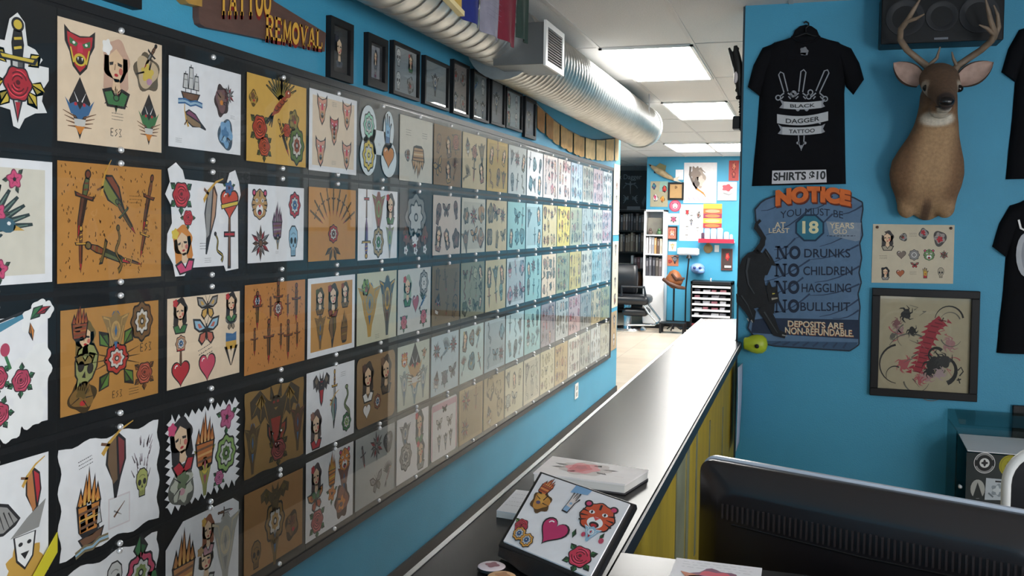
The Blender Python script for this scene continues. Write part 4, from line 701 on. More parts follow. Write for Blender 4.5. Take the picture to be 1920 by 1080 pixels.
picture(4.93, 5.178, 2.146, 2.405, .014, h('#7c7c80'), 'thin black frame with dim rows, third from the pennants', dr_rows)
picture(5.203, 5.523, 2.152, 2.387, .014, h('#a4acae'), 'thin black frame with a pale print, second from the pennants', dr_many)
picture(5.582, 5.834, 2.133, 2.385, .022, h('#6d7480'), 'black frame with a blue-grey print next to the pennants', dr_rows)

# hand-saw shaped sign
t = thing('saw_sign', (XL, 2.6, 2.15), 'brown saw-shaped board with gold raised lettering above the flash board', 'sign')
sawm = mat('saw_board', h('#5a4038'), .55, var=.15, vscale=10, stretch=(1, 1, 5), bump=.1)
sp = [(2.306, 2.37), (2.306, 2.17), (2.314, 2.152), (2.335, 2.147), (2.486, 2.160), (3.043, 2.203), (3.05, 2.272), (2.709, 2.306), (2.42, 2.372)]
mb = MB(); mb.prism([(XL + .022, y, z) for y, z in sp], (-.0215, 0, 0)); mb.build('blade', sawm, t, bevel=.003)
mb = MB(); hp = [(2.31, 2.20), (2.25, 2.195), (2.20, 2.215), (2.16, 2.25), (2.15, 2.30), (2.17, 2.35), (2.22, 2.385), (2.31, 2.38)]
mb.prism([(XL + .03, y, z) for y, z in hp], (-.029, 0, 0)); mb.build('handle', mat('handle_wood', h('#a8813c'), .5, var=.15, vscale=14), t, bevel=.006)
goldm = h('#d6a23f'); redm = h('#7c1f1c')
def saw_letters(nm, word, y0, w, z0, hh, dz, dzh):
    mb = MB()
    # shadow letters then face letters, sheared to follow the board
    for col, oz, oy, L, gr in ((redm, -.011, .004, 0, .0015), (redm, -.006, .002, 1, .001), (goldm, 0, 0, 3, 0)):
        mp = lambda a, b_, LL: (XL + .0222 + LL * .0012, a + oy, z0 + dz * (a - y0) / w + b_ * (hh + dzh * (a - y0) / w) + oz)
        D = Dr(mb, mp, base=0); slab(D, word, y0, 0, w, 1.0, col, L, wt=.26, grow=gr * .1)
    mb.build(nm, print_m, t)
saw_letters('gold_lettering', 'TATTOO', 2.40, .285, 2.196, .105, .058, -.012)
saw_letters('gold_lettering', 'REMOVAL', 2.648, .38, 2.174, .080, .034, -.014)

# pennant garland
tops = [(5.887, 2.367), (6.25, 2.318), (6.602, 2.29), (7.05, 2.276), (7.491, 2.286), (7.82, 2.310), (8.134, 2.344), (8.40, 2.376), (8.66, 2.412)]
def interp(tab, y):
    for (a, b_), (c, e) in zip(tab, tab[1:]):
        if a <= y <= c: return b_ + (e - b_) * (y - a) / (c - a)
    return tab[-1][1] if y > tab[-1][0] else tab[0][1]
bots = [(5.887, 2.222), (6.2, 2.178), (6.457, 2.152), (7.0, 2.124), (7.5, 2.128), (8.0, 2.150), (8.66, 2.20)]
N = 14; flagm = [mat('pennant_rust', h('#9a6a38'), .8, var=.22, vscale=16), mat('pennant_tan', h('#b48f5c'), .8, var=.2, vscale=16), mat('pennant_cream', h('#c9ae80'), .8, var=.18, vscale=16)]
for k in range(N):
    y0 = 5.89 + (8.66 - 5.89) * k / N + .006; y1 = 5.89 + (8.66 - 5.89) * (k + 1) / N - .012
    mb = MB(); fr = XL + .012
    pts = []
    zb = (interp(bots, y0) + interp(bots, y1)) / 2
    q = [(y0, interp(tops, y0)), (y0 + .006, interp(bots, y0)), ((y0 + y1) / 2, zb - .005), (y1 - .004, interp(bots, y1) + .004), (y1, interp(tops, y1))]
    mb.prism([(fr + (.007 if k % 2 else .0), y, z) for y, z in q], (-.0035, 0, 0))
    lab = ('rust brown' if k < 2 else 'tan' if k < 7 else 'cream') + ' cloth pennant on the sagging string, %s from the framed pictures' % ORD[k].replace('leftmost', 'first')
    if k == N - 1: lab = 'cream cloth pennant at the far right end of the sagging string'
    tag(mb.build('pennant', flagm[0 if k < 2 else 1 if k < 7 else 2]), lab, 'pennant', 'pennants on the string above the far end of the flash board')
mb = MB(); mb.tube([(XL + .012, y, z + .002) for y, z in [(5.85, 2.374)] + tops + [(8.75, 2.425)]], .005, 6); tag(mb.build('pennant_string', blackp), 'dark sagging string that carries the row of tan pennants', 'string')

# paper strips past the end of the board, outlet
def strip(y0, y1, z0, z1, pc, label, n):
    mb = MB(); mb.box(XL + .0005, XL + .004, y0, y1, z0, z1, pc); D = Dr(mb, lambda a, b_, L: (XL + .0041 + L * .0002, a, b_))
    for k in range(n): rnd.choice((blob, owl, note, skull))(D.at((y0 + y1) / 2, z1 - (k + .5) * (z1 - z0) / n, min((y1 - y0) * .4, (z1 - z0) / n * .4)))
    tag(mb.build('paper_strip', print_m), label, 'poster', 'paper strips on the end of the left wall')
strip(8.52, 8.80, 1.50, 2.16, h('#cfd2b8'), 'tall pale green paper strip at the end of the left wall', 5)
strip(8.52, 8.80, .82, 1.44, h('#c9c4b0'), 'middle paper strip at the end of the left wall', 4)
strip(8.52, 8.78, .42, .78, h('#a58f70'), 'low brownish paper strip at the end of the left wall', 2)
p = onX(1080, 733, XL); t = thing('wall_outlet', (XL, p.y, p.z - .06), 'white electrical outlet low on the left blue wall', 'outlet')
mb = MB(); mb.box(XL + .0005, XL + .007, p.y - .055, p.y + .055, p.z - .06, p.z + .06); mb.build('cover_plate', trimw, t, bevel=.003)
for dz in (.025, -.025): mb = MB(); mb.box(XL + .006, XL + .010, p.y - .022, p.y + .022, p.z + dz - .016, p.z + dz + .016); mb.build('socket', mat('socket_grey', h('#b5b3ae'), .5, var=.02), t)

# yellow pencil-like strip of tape on the board
tapem = mat('yellow_tape', h('#c9bd2e'), .5, var=.05)
mb = MB(); a, b_, c, e = [onX(x, y, XB + .012) for x, y in ((108, 998), (108, 1035), (80, 1085), (60, 1085))]
mb.prism([a, b_, c, e], (-.0025, 0, 0)); tag(mb.build('tape_strip', tapem), 'slanted strip of yellow tape on the board beside the jester sheet', 'tape')
# ------------------------------------------------------------------ reception counter
countm = mat('counter_laminate', h('#201f1f'), .25, spec=.07, var=.10, vscale=30, stretch=(6, .5, 1))
yell = mat('yellow_panel', h('#b59a22'), .6, var=.14, vscale=5, stretch=(1, 3, .6), bump=.1, bscale=40)
greyv = mat('worn_strip', h('#7f8168'), .7, var=.2, vscale=9)
LT = 1.0025; XA_, XB_ = -.615, -.305; Y0_, Y1_ = 1.28, 6.08
t = thing('reception_counter', (-.46, 3.6, FL), 'long reception counter with a black ledge top and yellow inner panel', 'counter')
mb = MB(); mb.prism([(XA_, Y0_, LT), (XB_, Y0_, LT), (XB_, YW - .004, LT), (-.334, YW - .004, LT), (-.334, Y1_ + .08, LT), (XA_, Y1_ - .05, LT)], (0, 0, -.036)); mb.build('ledge_top', countm, t, bevel=.003)
mb = MB(); mb.prism([(XA_ - .007, Y0_, LT + .0015), (XA_ + .004, Y0_, LT + .0015), (XA_ + .004, Y1_ - .05, LT + .0015), (XA_ - .007, Y1_ - .05, LT + .0015)], (0, 0, -.04)); mb.build('edge_trim', alu, t)
mb = MB(); mb.prism([(XB_ + .0005, 1.652, LT - .004), (XB_ + .007, 1.652, LT - .004), (XB_ + .007, YW - .004, LT - .004), (XB_ + .0005, YW - .004, LT - .004)], (0, 0, -.034)); mb.build('dark_edge_band', mat('navy_edge', h('#1c2733'), .45, var=.05), t)
mb = MB(); mb.box(XA_ + .03, XA_ + .06, Y0_ + .03, Y1_ - .1, FL, LT - .036); mb.build('front_panel', blackw, t)
mb = MB(); mb.box(XB_ - .05, XB_ - .022, 1.62, YW - .002, FL, LT - .036); mb.build('yellow_inner_panel', yell, t)

for y0, y1, z0, z1 in ((2.60, 2.80, .30, .955), (2.84, 2.90, .35, .96), (3.10, 3.13, .5, .93), (3.55, 3.575, .3, .86), (4.15, 4.17, .45, .80)):
    mb = MB(); mb.box(XB_ - .0225, XB_ - .019, y0, y1, z0, z1); mb.build('worn_strip', greyv, t)
t = thing('return_counter', (.72, 1.46, FL), 'near black ledge of the counter running to the right below the camera', 'counter')
mb = MB(); mb.box(XB_ + .0005, 1.75, Y0_, 1.648, LT - .036, LT); mb.build('ledge_top', countm, t, bevel=.003)
mb = MB(); mb.box(XB_ + .002, 1.72, 1.59, 1.618, FL, LT - .036); mb.build('back_panel', blackw, t); mb = MB(); mb.box(XB_ + .002, 1.72, Y0_ + .03, Y0_ + .06, FL, LT - .036); mb.build('front_panel', blackw, t)
# white sheet hanging where the counter meets the blue wall
mb = MB(); rows = []
for j in range(9):
    tt = j / 8; z = .915 - tt * .40; rows.append([(XB_ + .012 + .004 * sin(tt * 3 + u) , 4.60 + .30 * u - .03 * tt, z - .02 * u) for u in (0, .25, .5, .75, 1)])
mb.loft(rows, False, False); o = mb.build('hanging_paper', mat('pale_lilac_paper', h('#c9cfe6'), .7, var=.03), smooth=True); tag(o, 'pale lilac paper hanging on the yellow panel beside the blue wall', 'paper')
so = o.modifiers.new('thickness', 'SOLIDIFY'); so.thickness = .002; so.offset = 0
# lime rubber toy hooked on the ledge end
limem = mat('lime_rubber', h('#aebf2e'), .4, var=.08, bump=.04)
c = onY(1417, 645, 4.87); t = thing('rubber_toy', (c.x, c.y, c.z - .045), 'lime green rubber toy with a black dot at the counter end by the sign', 'toy')
mb = MB(); N = 18; prof = [(-.060, .020), (-.056, .03), (-.05, .031), (-.040, .034), (-.02, .044), (.008, .049), (.035, .045), (.052, .030), (.058, .006)]
mb.loft([[(c.x + a, c.y + r * .8 * cos(2 * pi * k / N), c.z + r * sin(2 * pi * k / N)) for k in range(N)] for a, r in prof]); mb.build('body', limem, t, smooth=80)
mb = MB(); mb.lathe((c.x + .008, c.y - .042, c.z - .006), (0, -1, 0), [(0, .011), (.004, .011), (.006, .006)], 12); mb.build('black_dot', blackp, t)

# ------------------------------------------------------------------ things on the ledge
paperm = mat('page_block', h('#d9d4cf'), .7, var=.06, vscale=4, stretch=(1, 1, 60))
def rotq(c, x, y, a): return (c[0] + x * cos(a) - y * sin(a), c[1] + x * sin(a) + y * cos(a))
# big white book with a red rose
q = [onZ(x, y, LT + .024) for x, y in ((1036, 855), (1000, 886), (1172, 908), (1216, 881))]      # back-left, front-left, front-right, back-right
q = [Vector((p.x, p.y, LT)) for p in q]; cen = sum(q, Vector()) / 4
t = thing('art_book', (cen.x, cen.y, LT), 'thick white book with a red rose cover lying on the ledge', 'book')
mb = MB(); s = .985; qq = [cen + (p - cen) * s for p in q]; mb.hexa([(p.x, p.y, LT + .004) for p in qq], [(p.x, p.y, LT + .0205) for p in qq]); mb.build('page_block', paperm, t)
mb = MB(); mb.hexa([(p.x, p.y, LT + .0005) for p in q], [(p.x, p.y, LT + .004) for p in q]); mb.build('back_cover', mat('dark_cover', h('#4a4648'), .5, var=.05), t)
mb = MB(); mb.hexa([(p.x, p.y, LT + .0205) for p in q], [(p.x, p.y, LT + .024) for p in q], h('#ece4e2'))
bl_, fl_, fr_, br_ = q
def bmap(a, b_, L): p = (fl_ * (1 - a) + fr_ * a) * (1 - b_) + (bl_ * (1 - a) + br_ * a) * b_; return (p.x, p.y, LT + .0242 + L * .00015)
D = Dr(mb, bmap); D.lob(.45, .55, .26, 7, .08, h('#cbbdb8'), 0, 0, 1.4); D.lob(.42, .55, .17, 6, .1, h('#e0878a'), 1, 0, 1.7); D.lob(.40, .55, .11, 5, .12, h('#d2525c'), 2, 0, 1.8); D.lob(.4, .57, .06, 5, .15, h('#b8404c'), 3, 0, 1.8)
for a in (20, 70, 160, 200, 250, 320): leaf(D.at(.44, .55, .26, 0, 1.2, 1), a, .6, 1.15, .16, h('#a89c96'))
note(D.at(.85, .35, .05), 3, .9, h('#c9b0b0')); mb.build('front_cover', print_m, t)
# open album with flash, propped up
A0 = math.atan2(-.13, .20)
tl, tr, br2, bl2 = (onZ(1016, 888, LT + .093), onZ(1181, 945, LT + .093), onZ(1106, 1082, LT + .034), onZ(944, 1014, LT + .030))
cen = (tl + tr + br2 + bl2) / 4; nrm = (br2 - bl2).cross(tl - bl2).normalized()
t = thing('flash_album', (cen.x, cen.y, LT), 'propped black album showing a white flash page with tiger, heart and roses', 'album')
mb = MB(); e = 1.10; qq = [cen + (p - cen) * e for p in (bl2, br2, tr, tl)]; mb.hexa([p - nrm * .014 for p in qq], [p - nrm * .003 for p in qq]); mb.build('black_cover', blackp, t, bevel=.003)
mb = MB(); mb.hexa([p - nrm * .0028 for p in (bl2, br2, tr, tl)], [p for p in (bl2, br2, tr, tl)], h('#eeeaec'))
def amap(a, b_, L): return tuple((bl2 * (1 - a) + br2 * a) * (1 - b_) + (tl * (1 - a) + tr * a) * b_ + nrm * (.0003 + L * .00022))
D = Dr(mb, amap)
tiger(D.at(.78, .68, 0.250, 5, .9, 1), h('#d0502c')); heart(D.at(.44, .33, 0.198, -12, .8, 1), h('#c22d66')); rose(D.at(.82, .16, 0.198, 0, .9, 1), h('#cf3450'), GRN); blob(D.at(.16, .62, 0.172, 10, .8, 1), h('#c88a3c'), h('#d8a048'), h('#5a4a6a')); flame(D.at(.14, .86, 0.145, -10, .8, 1), h('#c85a34'), h('#e0a860'))
rose(D.at(.1, .24, 0.145, 0, .8, 1), h('#b03a44'), LGR, (150, 250)); mandala(D.at(.13, .14, 0.098, 0, .8, 8), h('#d89a44'), BLU); mandala(D.at(.24, .1, 0.098, 0, .8, 8), h('#d89a44'), BLU)
tall_hand(D.at(.47, .76, .18, -8, .6, 1), h('#ddcfca'), h('#8fb0d0')); D.P([(.4, .88), (.58, .92), (.6, 1.0), (.42, 1.0)], h('#7fa8cf'), 1); leaf(D.at(.9, .4, 0.131, 0, 1, 1), 80, .2, 1, .15, GRN); leaf(D.at(.66, .3, 0.158, 0, 1, 1), 95, .2, 1, .15, GRN); D.E(.93, .42, .025, .035, h('#c0405c'), 3); D.E(.74, .42, .02, .03, h('#c0405c'), 3); owl(D.at(.8, .46, 0.106, 0, 1, 6), LBL, WH, RED)
mb.build('flash_page', print_m, t)
mb = MB(); n2 = Vector((0, 0, 1)); u = (br2 - bl2).normalized(); v = u.cross(Vector((0, 0, -1))); 
dn = lambda p, z: Vector((p.x, p.y, z))
b0 = bl2 + (br2 - bl2) * .06 - nrm * .013; b1 = bl2 + (br2 - bl2) * .80 - nrm * .013; t0 = tl + (tr - tl) * .15 - nrm * .013; t1 = tl + (tr - tl) * .72 - nrm * .013
mb.hexa([dn(b0, LT + .0005), dn(b1, LT + .0005), dn(t1, LT + .0005), dn(t0, LT + .0005)], [b0, b1, t1, t0]); mb.build('album_body', blackp, t, bevel=.003)
mb = MB(); pts = []
for k in range(9):
    s_ = k / 8; p = bl2 + (br2 - bl2) * s_; pts.append((p, .012 + .02 * sin(pi * s_) ** 2))
outv = Vector((u.y, -u.x, 0))
mb.loft([[p + Vector((0, 0, -.004)), p + outv * w_ * .8 + Vector((0, 0, -.012)), p + outv * w_ + Vector((0, 0, -.024)), Vector((p.x, p.y, LT + .001)) + outv * .004] for p, w_ in pts], True, True); mb.build('curled_flap', blackp, t, smooth=True)
# business cards
q = [onZ(x, y, LT + .014) for x, y in ((931, 957), (1000, 968), (1030, 925), (968, 918))]; 
t = thing('card_stack', (q[0].x + .03, q[0].y + .05, LT), 'small stack of white printed cards on the ledge behind the album', 'cards')
mb = MB(); mb.hexa([(p.x, p.y, LT + .0005) for p in q], [(p.x, p.y, LT + .012) for p in q]); mb.build('card_block', paperm, t)
mb = MB(); mb.hexa([(p.x, p.y, LT + .012) for p in q], [(p.x, p.y, LT + .014) for p in q], h('#d6d4d6'))
D = Dr(mb, lambda a, b_, L: (q[0].x * (1 - a) * (1 - b_) + q[1].x * a * (1 - b_) + q[2].x * a * b_ + q[3].x * (1 - a) * b_, q[0].y * (1 - a) * (1 - b_) + q[1].y * a * (1 - b_) + q[2].y * a * b_ + q[3].y * (1 - a) * b_, LT + .0142 + L * .0002))
for k in range(4): note(D.at(.45, .25 + .17 * k, .1, 0, 4), 1, .9, h('#44424a'))
mb.build('top_card', print_m, t)
# two button badges
for (px, py, cols, lab, z_) in ((922, 1058, (h('#d8c8cc'), h('#8a5560')), 'round pinkish white button badge lying on the ledge', .012), (941, 1077, (h('#d9a878'), h('#b07a50')), 'round peach coloured button badge, front one on the ledge', .012)):
    c = onZ(px, py, LT + z_); t = thing('button_badge', (c.x, c.y, LT), lab, 'badge', 'button badges on the ledge')
    mb = MB(); mb.lathe((c.x, c.y, LT + .0006), (0, 0, 1), [(0, .021), (.004, .025), (.008, .0235)], 24); mb.build('back_rim', blackp, t, smooth=30)
    mb = MB(); mb.lathe((c.x, c.y, LT + .0086), (0, 0, 1), [(0, .0235), (.0015, .021), (.003, .012), (.0034, .001)], 24, cols[0]); Dr(mb, lambda a, b_, L: (c.x + a, c.y + b_, LT + .0122 + L * .0002)).lob(.002, -.002, .011, 4, .2, cols[1], 0); mb.build('printed_face', print_m, t)
# flyers lying on the near return ledge
def flyer(x0, x1, y0, y1, pc, label, draw):
    mb = MB(); mb.box(x0, x1, y0, y1, LT + .0004, LT + .003, pc); D = Dr(mb, lambda a, b_, L: (x0 + a * (x1 - x0), y0 + b_ * (y1 - y0), LT + .0031 + L * .00015)); draw(D)
    tag(mb.build('flyer', print_m), label, 'flyer', 'printed flyers on the near ledge')
def fl1(D):
    for k in range(3): note(D.at(.5, .92 - .06 * k, .05, 0, 9), 1, .9, h('#77757c'))
    D.lob(.5, .5, .32, 7, .1, h('#7a3a5c'), 0); D.lob(.5, .53, .24, 6, .1, h('#cf3450'), 1); D.E(.5, .6, .3, .06, h('#3a4a9c'), 2); D.P([(.1, .7), (.45, .62), (.3, .4)], h('#c06a44'), 2); D.P([(.9, .7), (.55, .62), (.7, .4)], h('#c06a44'), 2)
def fl2(D):
    for k in range(5): note(D.at(.5, .93 - .07 * k, .045, 0, 10), 1, .9, h('#8a5a60'))
    D.E(.06, .94, .02, .02, K, 2)
flyer(-.203, -.057, 1.44, 1.645, h('#e6e2e6'), 'white flyer with a red and purple design on the near ledge', fl1)
flyer(.015, .185, 1.42, 1.632, h('#e6d6cc'), 'cream flyer covered in small script on the near ledge', fl2)

# ------------------------------------------------------------------ desk, monitor, chair
t = thing('reception_desk', (.7, 2.05, FL), 'dark desk behind the near ledge carrying the computer monitor', 'desk')
mb = MB(); mb.box(XB_ + .01, 1.6, 1.66, 2.42, .69, .72); mb.build('desktop', blackw, t, bevel=.003)
for x in (-.25, 1.52):
    for y in (1.70, 2.36): mb = MB(); mb.box(x, x + .045, y, y + .045, FL, .69); mb.build('leg', blackw, t)
MW, MH = .70, .36; ang = math.atan2(1.847 - 2.004, .383 + .183) - .08
top = 1.096; org = Vector((-.203, 2.005, 0)); ux = Vector((cos(ang), sin(ang), 0)); 
t = thing('computer_monitor', (org.x + ux.x * MW / 2, org.y + ux.y * MW / 2, .72), 'black computer monitor seen from behind on the reception desk', 'monitor', None, ang)
def rr(w, hh, r, y, n=6, cz=0): return [(a, y, b_ + cz) for a, b_ in rrect(w, hh, r, n)]
cz = top - .72 - MH / 2
mb = MB(); w, hh = MW / 2, MH / 2
mb.loft([rr(w - .004, hh - .004, .022, .030, cz=cz), rr(w, hh, .026, .024, cz=cz), rr(w, hh, .026, .004, cz=cz), rr(w - .006, hh - .006, .026, -.004, cz=cz), rr(w - .035, hh - .032, .04, -.018, cz=cz), rr(w - .05, hh - .045, .045, -.030, cz=cz), rr(w - .06, hh - .055, .05, -.032, cz=cz)], True, True)
mb.build('back_shell', mat('monitor_plastic', h('#1b1719'), .32, var=.05, bump=.03, bscale=500), t, local=True, smooth=40)
mb = MB(); mb.loft([rr(w - .0005, hh - .0005, .026, .0245, cz=cz), rr(w + .005, hh + .005, .03, .027, cz=cz), rr(w + .005, hh + .005, .03, .036, cz=cz), rr(w - .012, hh - .012, .02, .038, cz=cz)], True, True); mb.build('highlight_bezel', mat('highlight_bezel', h('#b4bac6'), .3, var=.02), t, local=True, smooth=40)  # bezel lightened and widened: the rim highlight is put into its colour and shape
mb = MB(); mb.loft([rr(w - .018, hh - .018, .004, .0382, cz=cz), rr(w - .018, hh - .018, .004, .0392, cz=cz)], True, True); mb.build('screen', mat('screen_glass', h('#0c0d12'), .1, var=.02), t, local=True)
mb = MB()
for k in range(52):
    x = -w + .07 + k * (2 * w - .14) / 51; zt_ = cz + hh - .075; lo = .030 + .008 * sin(pi * k / 51)
    mb.box(x - .0017, x + .0017, -.0365, -.0318, zt_ - lo, zt_)
mb.build('vent_slats', mat('vent_slat', h('#2b2526'), .4, var=.05), t, local=True)
mb = MB(); pts = []; 
for a in [(-w + .075, cz + hh - .062 - .075), (-w + .09, cz + hh - .115), (-w + .2, cz + hh - .118), (0, cz + hh - .122), (w - .09, cz + hh - .118)]: pts.append((a[0], -.0325, a[1]))
mb.tube(pts[1:], .0022, 6); mb.build('seam_ridge', blackp, t, local=True)
mb = MB(); mb.loft([[(.05 * cos(k * pi / 10), -.012 + .02 * sin(k * pi / 10), z) for k in range(20)] for z in (.012, cz - hh + .06)], True, True); mb.lathe((0, -.01, .0), (0, 0, 1), [(0, .12), (.010, .12), (.014, .10)], 28); mb.build('stand', blackp, t, local=True, smooth=40)
# chair with pale piping
cp = onY(1912, 900, 2.75)
t = thing('office_chair', (cp.x + .19, 2.80, FL), 'black chair with a white piped back, behind the monitor at the right edge', 'chair')
mb = MB(); base = Vector((0, 0, 0))
bt = 1.012 - FL; bw_ = .215
shape = [(a, b_) for a, b_ in rrect(bw_, .26, .10, 7)]
mb.loft([[(a * .97, .03, b_ + bt - .26) for a, b_ in shape], [(a, .015, b_ + bt - .26) for a, b_ in shape], [(a, -.015, b_ + bt - .26) for a, b_ in shape], [(a * .95, -.03, b_ * .97 + bt - .26) for a, b_ in shape]]); mb.build('backrest', mat('black_vinyl', h('#15151a'), .4, var=.05, bump=.05), t, local=True, smooth=50)
mb = MB(); mb.tube([(a, -.02, b_ + bt - .26) for a, b_ in shape] + [(shape[0][0], -.02, shape[0][1] + bt - .26)], .0135, 8); mb.build('white_piping', trimw, t, local=True, smooth=True)
mb = MB(); mb.loft([[(a * 1.0, b_ * .85 + .27, z) for a, b_ in rrect(.22, .26, .07)] for z in (.44, .455, .50, .515)]); mb.build('seat', MATS['black_vinyl'], t, local=True, smooth=50)
mb = MB(); mb.box(-.03, .03, .02, .05, .42, .75); mb.build('back_bracket', blackp, t, local=True); mb = MB(); mb.lathe((0, .25, .06), (0, 0, 1), [(0, .03), (.38, .025)], 12); mb.build('column', chrome, t, local=True, smooth=40)
for k in range(5):
    a = 2 * pi * k / 5; mb = MB(); mb.tube([(0, .25, .09), (.27 * cos(a), .25 + .27 * sin(a), .065)], [.022, .014], 8); mb.ball((.27 * cos(a), .25 + .27 * sin(a), .03), .03, 10, 6); mb.build('caster_leg', blackp, t, local=True, smooth=True)

# ------------------------------------------------------------------ clear box with stickers by the wall
bx0 = onY(1792, 850, 4.62).x; bz1 = onY(1800, 800, 4.62).z; bx1 = bx0 + .42; by0, by1 = 4.62, 4.90; bz0 = .26
ca = thing('low_cabinet', (bx0 + .35, 4.72, FL), 'low black cabinet under the clear box by the blue wall', 'cabinet')
mb = MB(); mb.box(bx0 - .05, bx0 + .95, 4.50, 4.925, FL, bz0 - .02); mb.build('body', blackw, ca, bevel=.004)
mb = MB(); mb.box(bx0 - .06, bx0 + .96, 4.49, 4.926, bz0 - .02, bz0); mb.build('top', blackw, ca, bevel=.003)
t = thing('acrylic_box', ((bx0 + bx1) / 2, (by0 + by1) / 2, bz0), 'clear acrylic box with a dark front and round stickers beside the blue wall', 'box')
smoky = clear_mat('smoky_acrylic', 1.49, (.74, .80, .79), .03); lidm = clear_mat('lid_acrylic', 1.49, (.93, .96, .96), .03)
mb = MB(); mb.box(bx0, bx0 + .006, by0, by1, bz0, bz1 - .02); mb.box(bx1 - .006, bx1, by0, by1, bz0, bz1 - .02); mb.box(bx0, bx1, by1 - .006, by1, bz0, bz1 + .03); mb.build('clear_side', smoky, t)
zf = bz1 - .115
mb = MB(); mb.box(bx0 + .045, bx1 - .006, by0, by0 + .006, bz0, zf); mb.build('front_panel', mat('dark_front', h('#33393a'), .25, var=.04), t)
mb = MB(); mb.hexa([(bx0 + .05, by0 + .01, zf + .004), (bx1 - .01, by0 + .01, zf + .004), (bx1 - .01, by1 - .01, bz1 - .09), (bx0 + .05, by1 - .01, bz1 - .09)], [(bx0 + .05, by0 + .01, zf + .008), (bx1 - .01, by0 + .01, zf + .008), (bx1 - .01, by1 - .01, bz1 - .086), (bx0 + .05, by1 - .01, bz1 - .086)]); mb.build('white_paper', white_m, t)
mb = MB(); mb.hexa([(bx0 + .03, by0 + .12, bz1 - .015), (bx1, by0 + .12, bz1 - .015), (bx1, by1, bz1 + .03), (bx0 + .03, by1, bz1 + .03)], [(bx0 + .03, by0 + .12, bz1 - .01), (bx1, by0 + .12, bz1 - .01), (bx1, by1, bz1 + .035), (bx0 + .03, by1, bz1 + .035)]); mb.build('clear_lid', lidm, t)
smp = lambda a, b_, L: Vector((onY(a, b_, by0).x, by0 - .0006 - L * .0003, onY(a, b_, by0).z))
def sticker(lab, fn):
    mb = MB(); fn(Dr(mb, smp)); o = mb.build('sticker', print_m, t); o['label'] = lab
def s1(D): D.E(1846, 868, 20, 19.5, WH, 0, 28); D.E(1846, 868, 19, 18.5, h('#101214'), 1, 28); D.ring(1846, 868, 15, 18, h('#8a8a8a'), 2, 20, 160, 14); D.ring(1846, 868, 15, 18, h('#8a8a8a'), 2, 200, 340, 14); D.E(1846, 868, 9.5, 9, h('#d6d6d4'), 2); D.lob(1846, 868, 5, 4, .3, K, 3)
def s2(D): D.E(1894, 874, 21, 20.5, h('#a39a20'), 0, 28); D.ring(1894, 874, 17, 18.5, h('#857c14'), 1); D.lob(1894, 874, 9, 6, .2, h('#8a8018'), 1)
def s3(D): D.E(1833, 917, 13.5, 18, h('#a8a8a2'), 0); D.P([(1833, 904), (1843, 934), (1823, 934)], h('#222827'), 1)
def s4(D): D.P([(1849, 896), (1893, 900), (1889, 938), (1846, 937)], h('#b9c0c6'), 0); D.P([(1866, 901), (1880, 902), (1880, 905), (1866, 904)], K, 1); D.lob(1870, 919, 11, 5, .2, h('#8a939a'), 1); D.lob(1870, 919, 7, 4, .3, h('#c8ced2'), 2); D.st([(1853, 924), (1862, 932)], 3, h('#6a737a'), 2)
for lab, fn in (('round black sticker with white ring', s1), ('round olive yellow sticker', s2), ('pale oval sticker with dark triangle', s3), ('pale blue-white sticker', s4)): sticker(lab, fn)
mb = MB(); mb.lathe((bx0 + .022, by0 + .02, bz0 + .17), (0, -1, 0), [(0, .006), (.02, .006), (.024, .009), (.028, .004)], 10); mb.build('latch', steel, t)
xk = onY(1908, 790, 4.80).x; zk = onY(1912, 768, 4.80).z
mb = MB(); mb.box(xk, xk + .25, 4.905, 4.924, bz0 + .005, zk); tag(mb.build('file_folder', blackp, bevel=.003), 'black upright folder behind the clear box at the right edge', 'folder')
# ------------------------------------------------------------------ shirt wall
def Wp(px, py, d=0.): return onY(px, py, YW - d)
clothm = mat('black_cotton', h('#0b0c11'), .9, spec=.2, var=.12, vscale=30, bump=.15, bscale=500)
def patch(mb, A, B, D0, n=16, e=10, wr=.0015):
    rows = []
    for i, (a, b_) in enumerate(zip(A, B)):
        row = []
        for k in range(n + 1):
            u = 2 * k / n - 1; w_ = D0 * (1 - abs(u) ** e) + .004 + wr * sin(u * 17 + i * 1.3) * (abs(u) ** 2)
            x = a[0] + (b_[0] - a[0]) * k / n; z = a[1] + (b_[1] - a[1]) * k / n
            row.append((x, YW - w_, z))
        rows.append(row)
    back = [[(p[0], YW - .002, p[2]) for p in r] for r in rows]
    mb.loft(rows, False, False); mb.loft([list(reversed(r)) for r in back], False, False)
    loop = rows[0] + [r[-1] for r in rows[1:]] + list(reversed(rows[-1]))[1:] + [r[0] for r in reversed(rows[1:-1])]
    lb = [(p[0], YW - .002, p[2]) for p in loop]; mb.loft([loop, lb], True, False)
def dens(P, n=4):
    out = []
    for a, b_ in zip(P, P[1:]):
        for k in range(n): out.append((a[0] + (b_[0] - a[0]) * k / n, a[1] + (b_[1] - a[1]) * k / n))
    return out + [P[-1]]
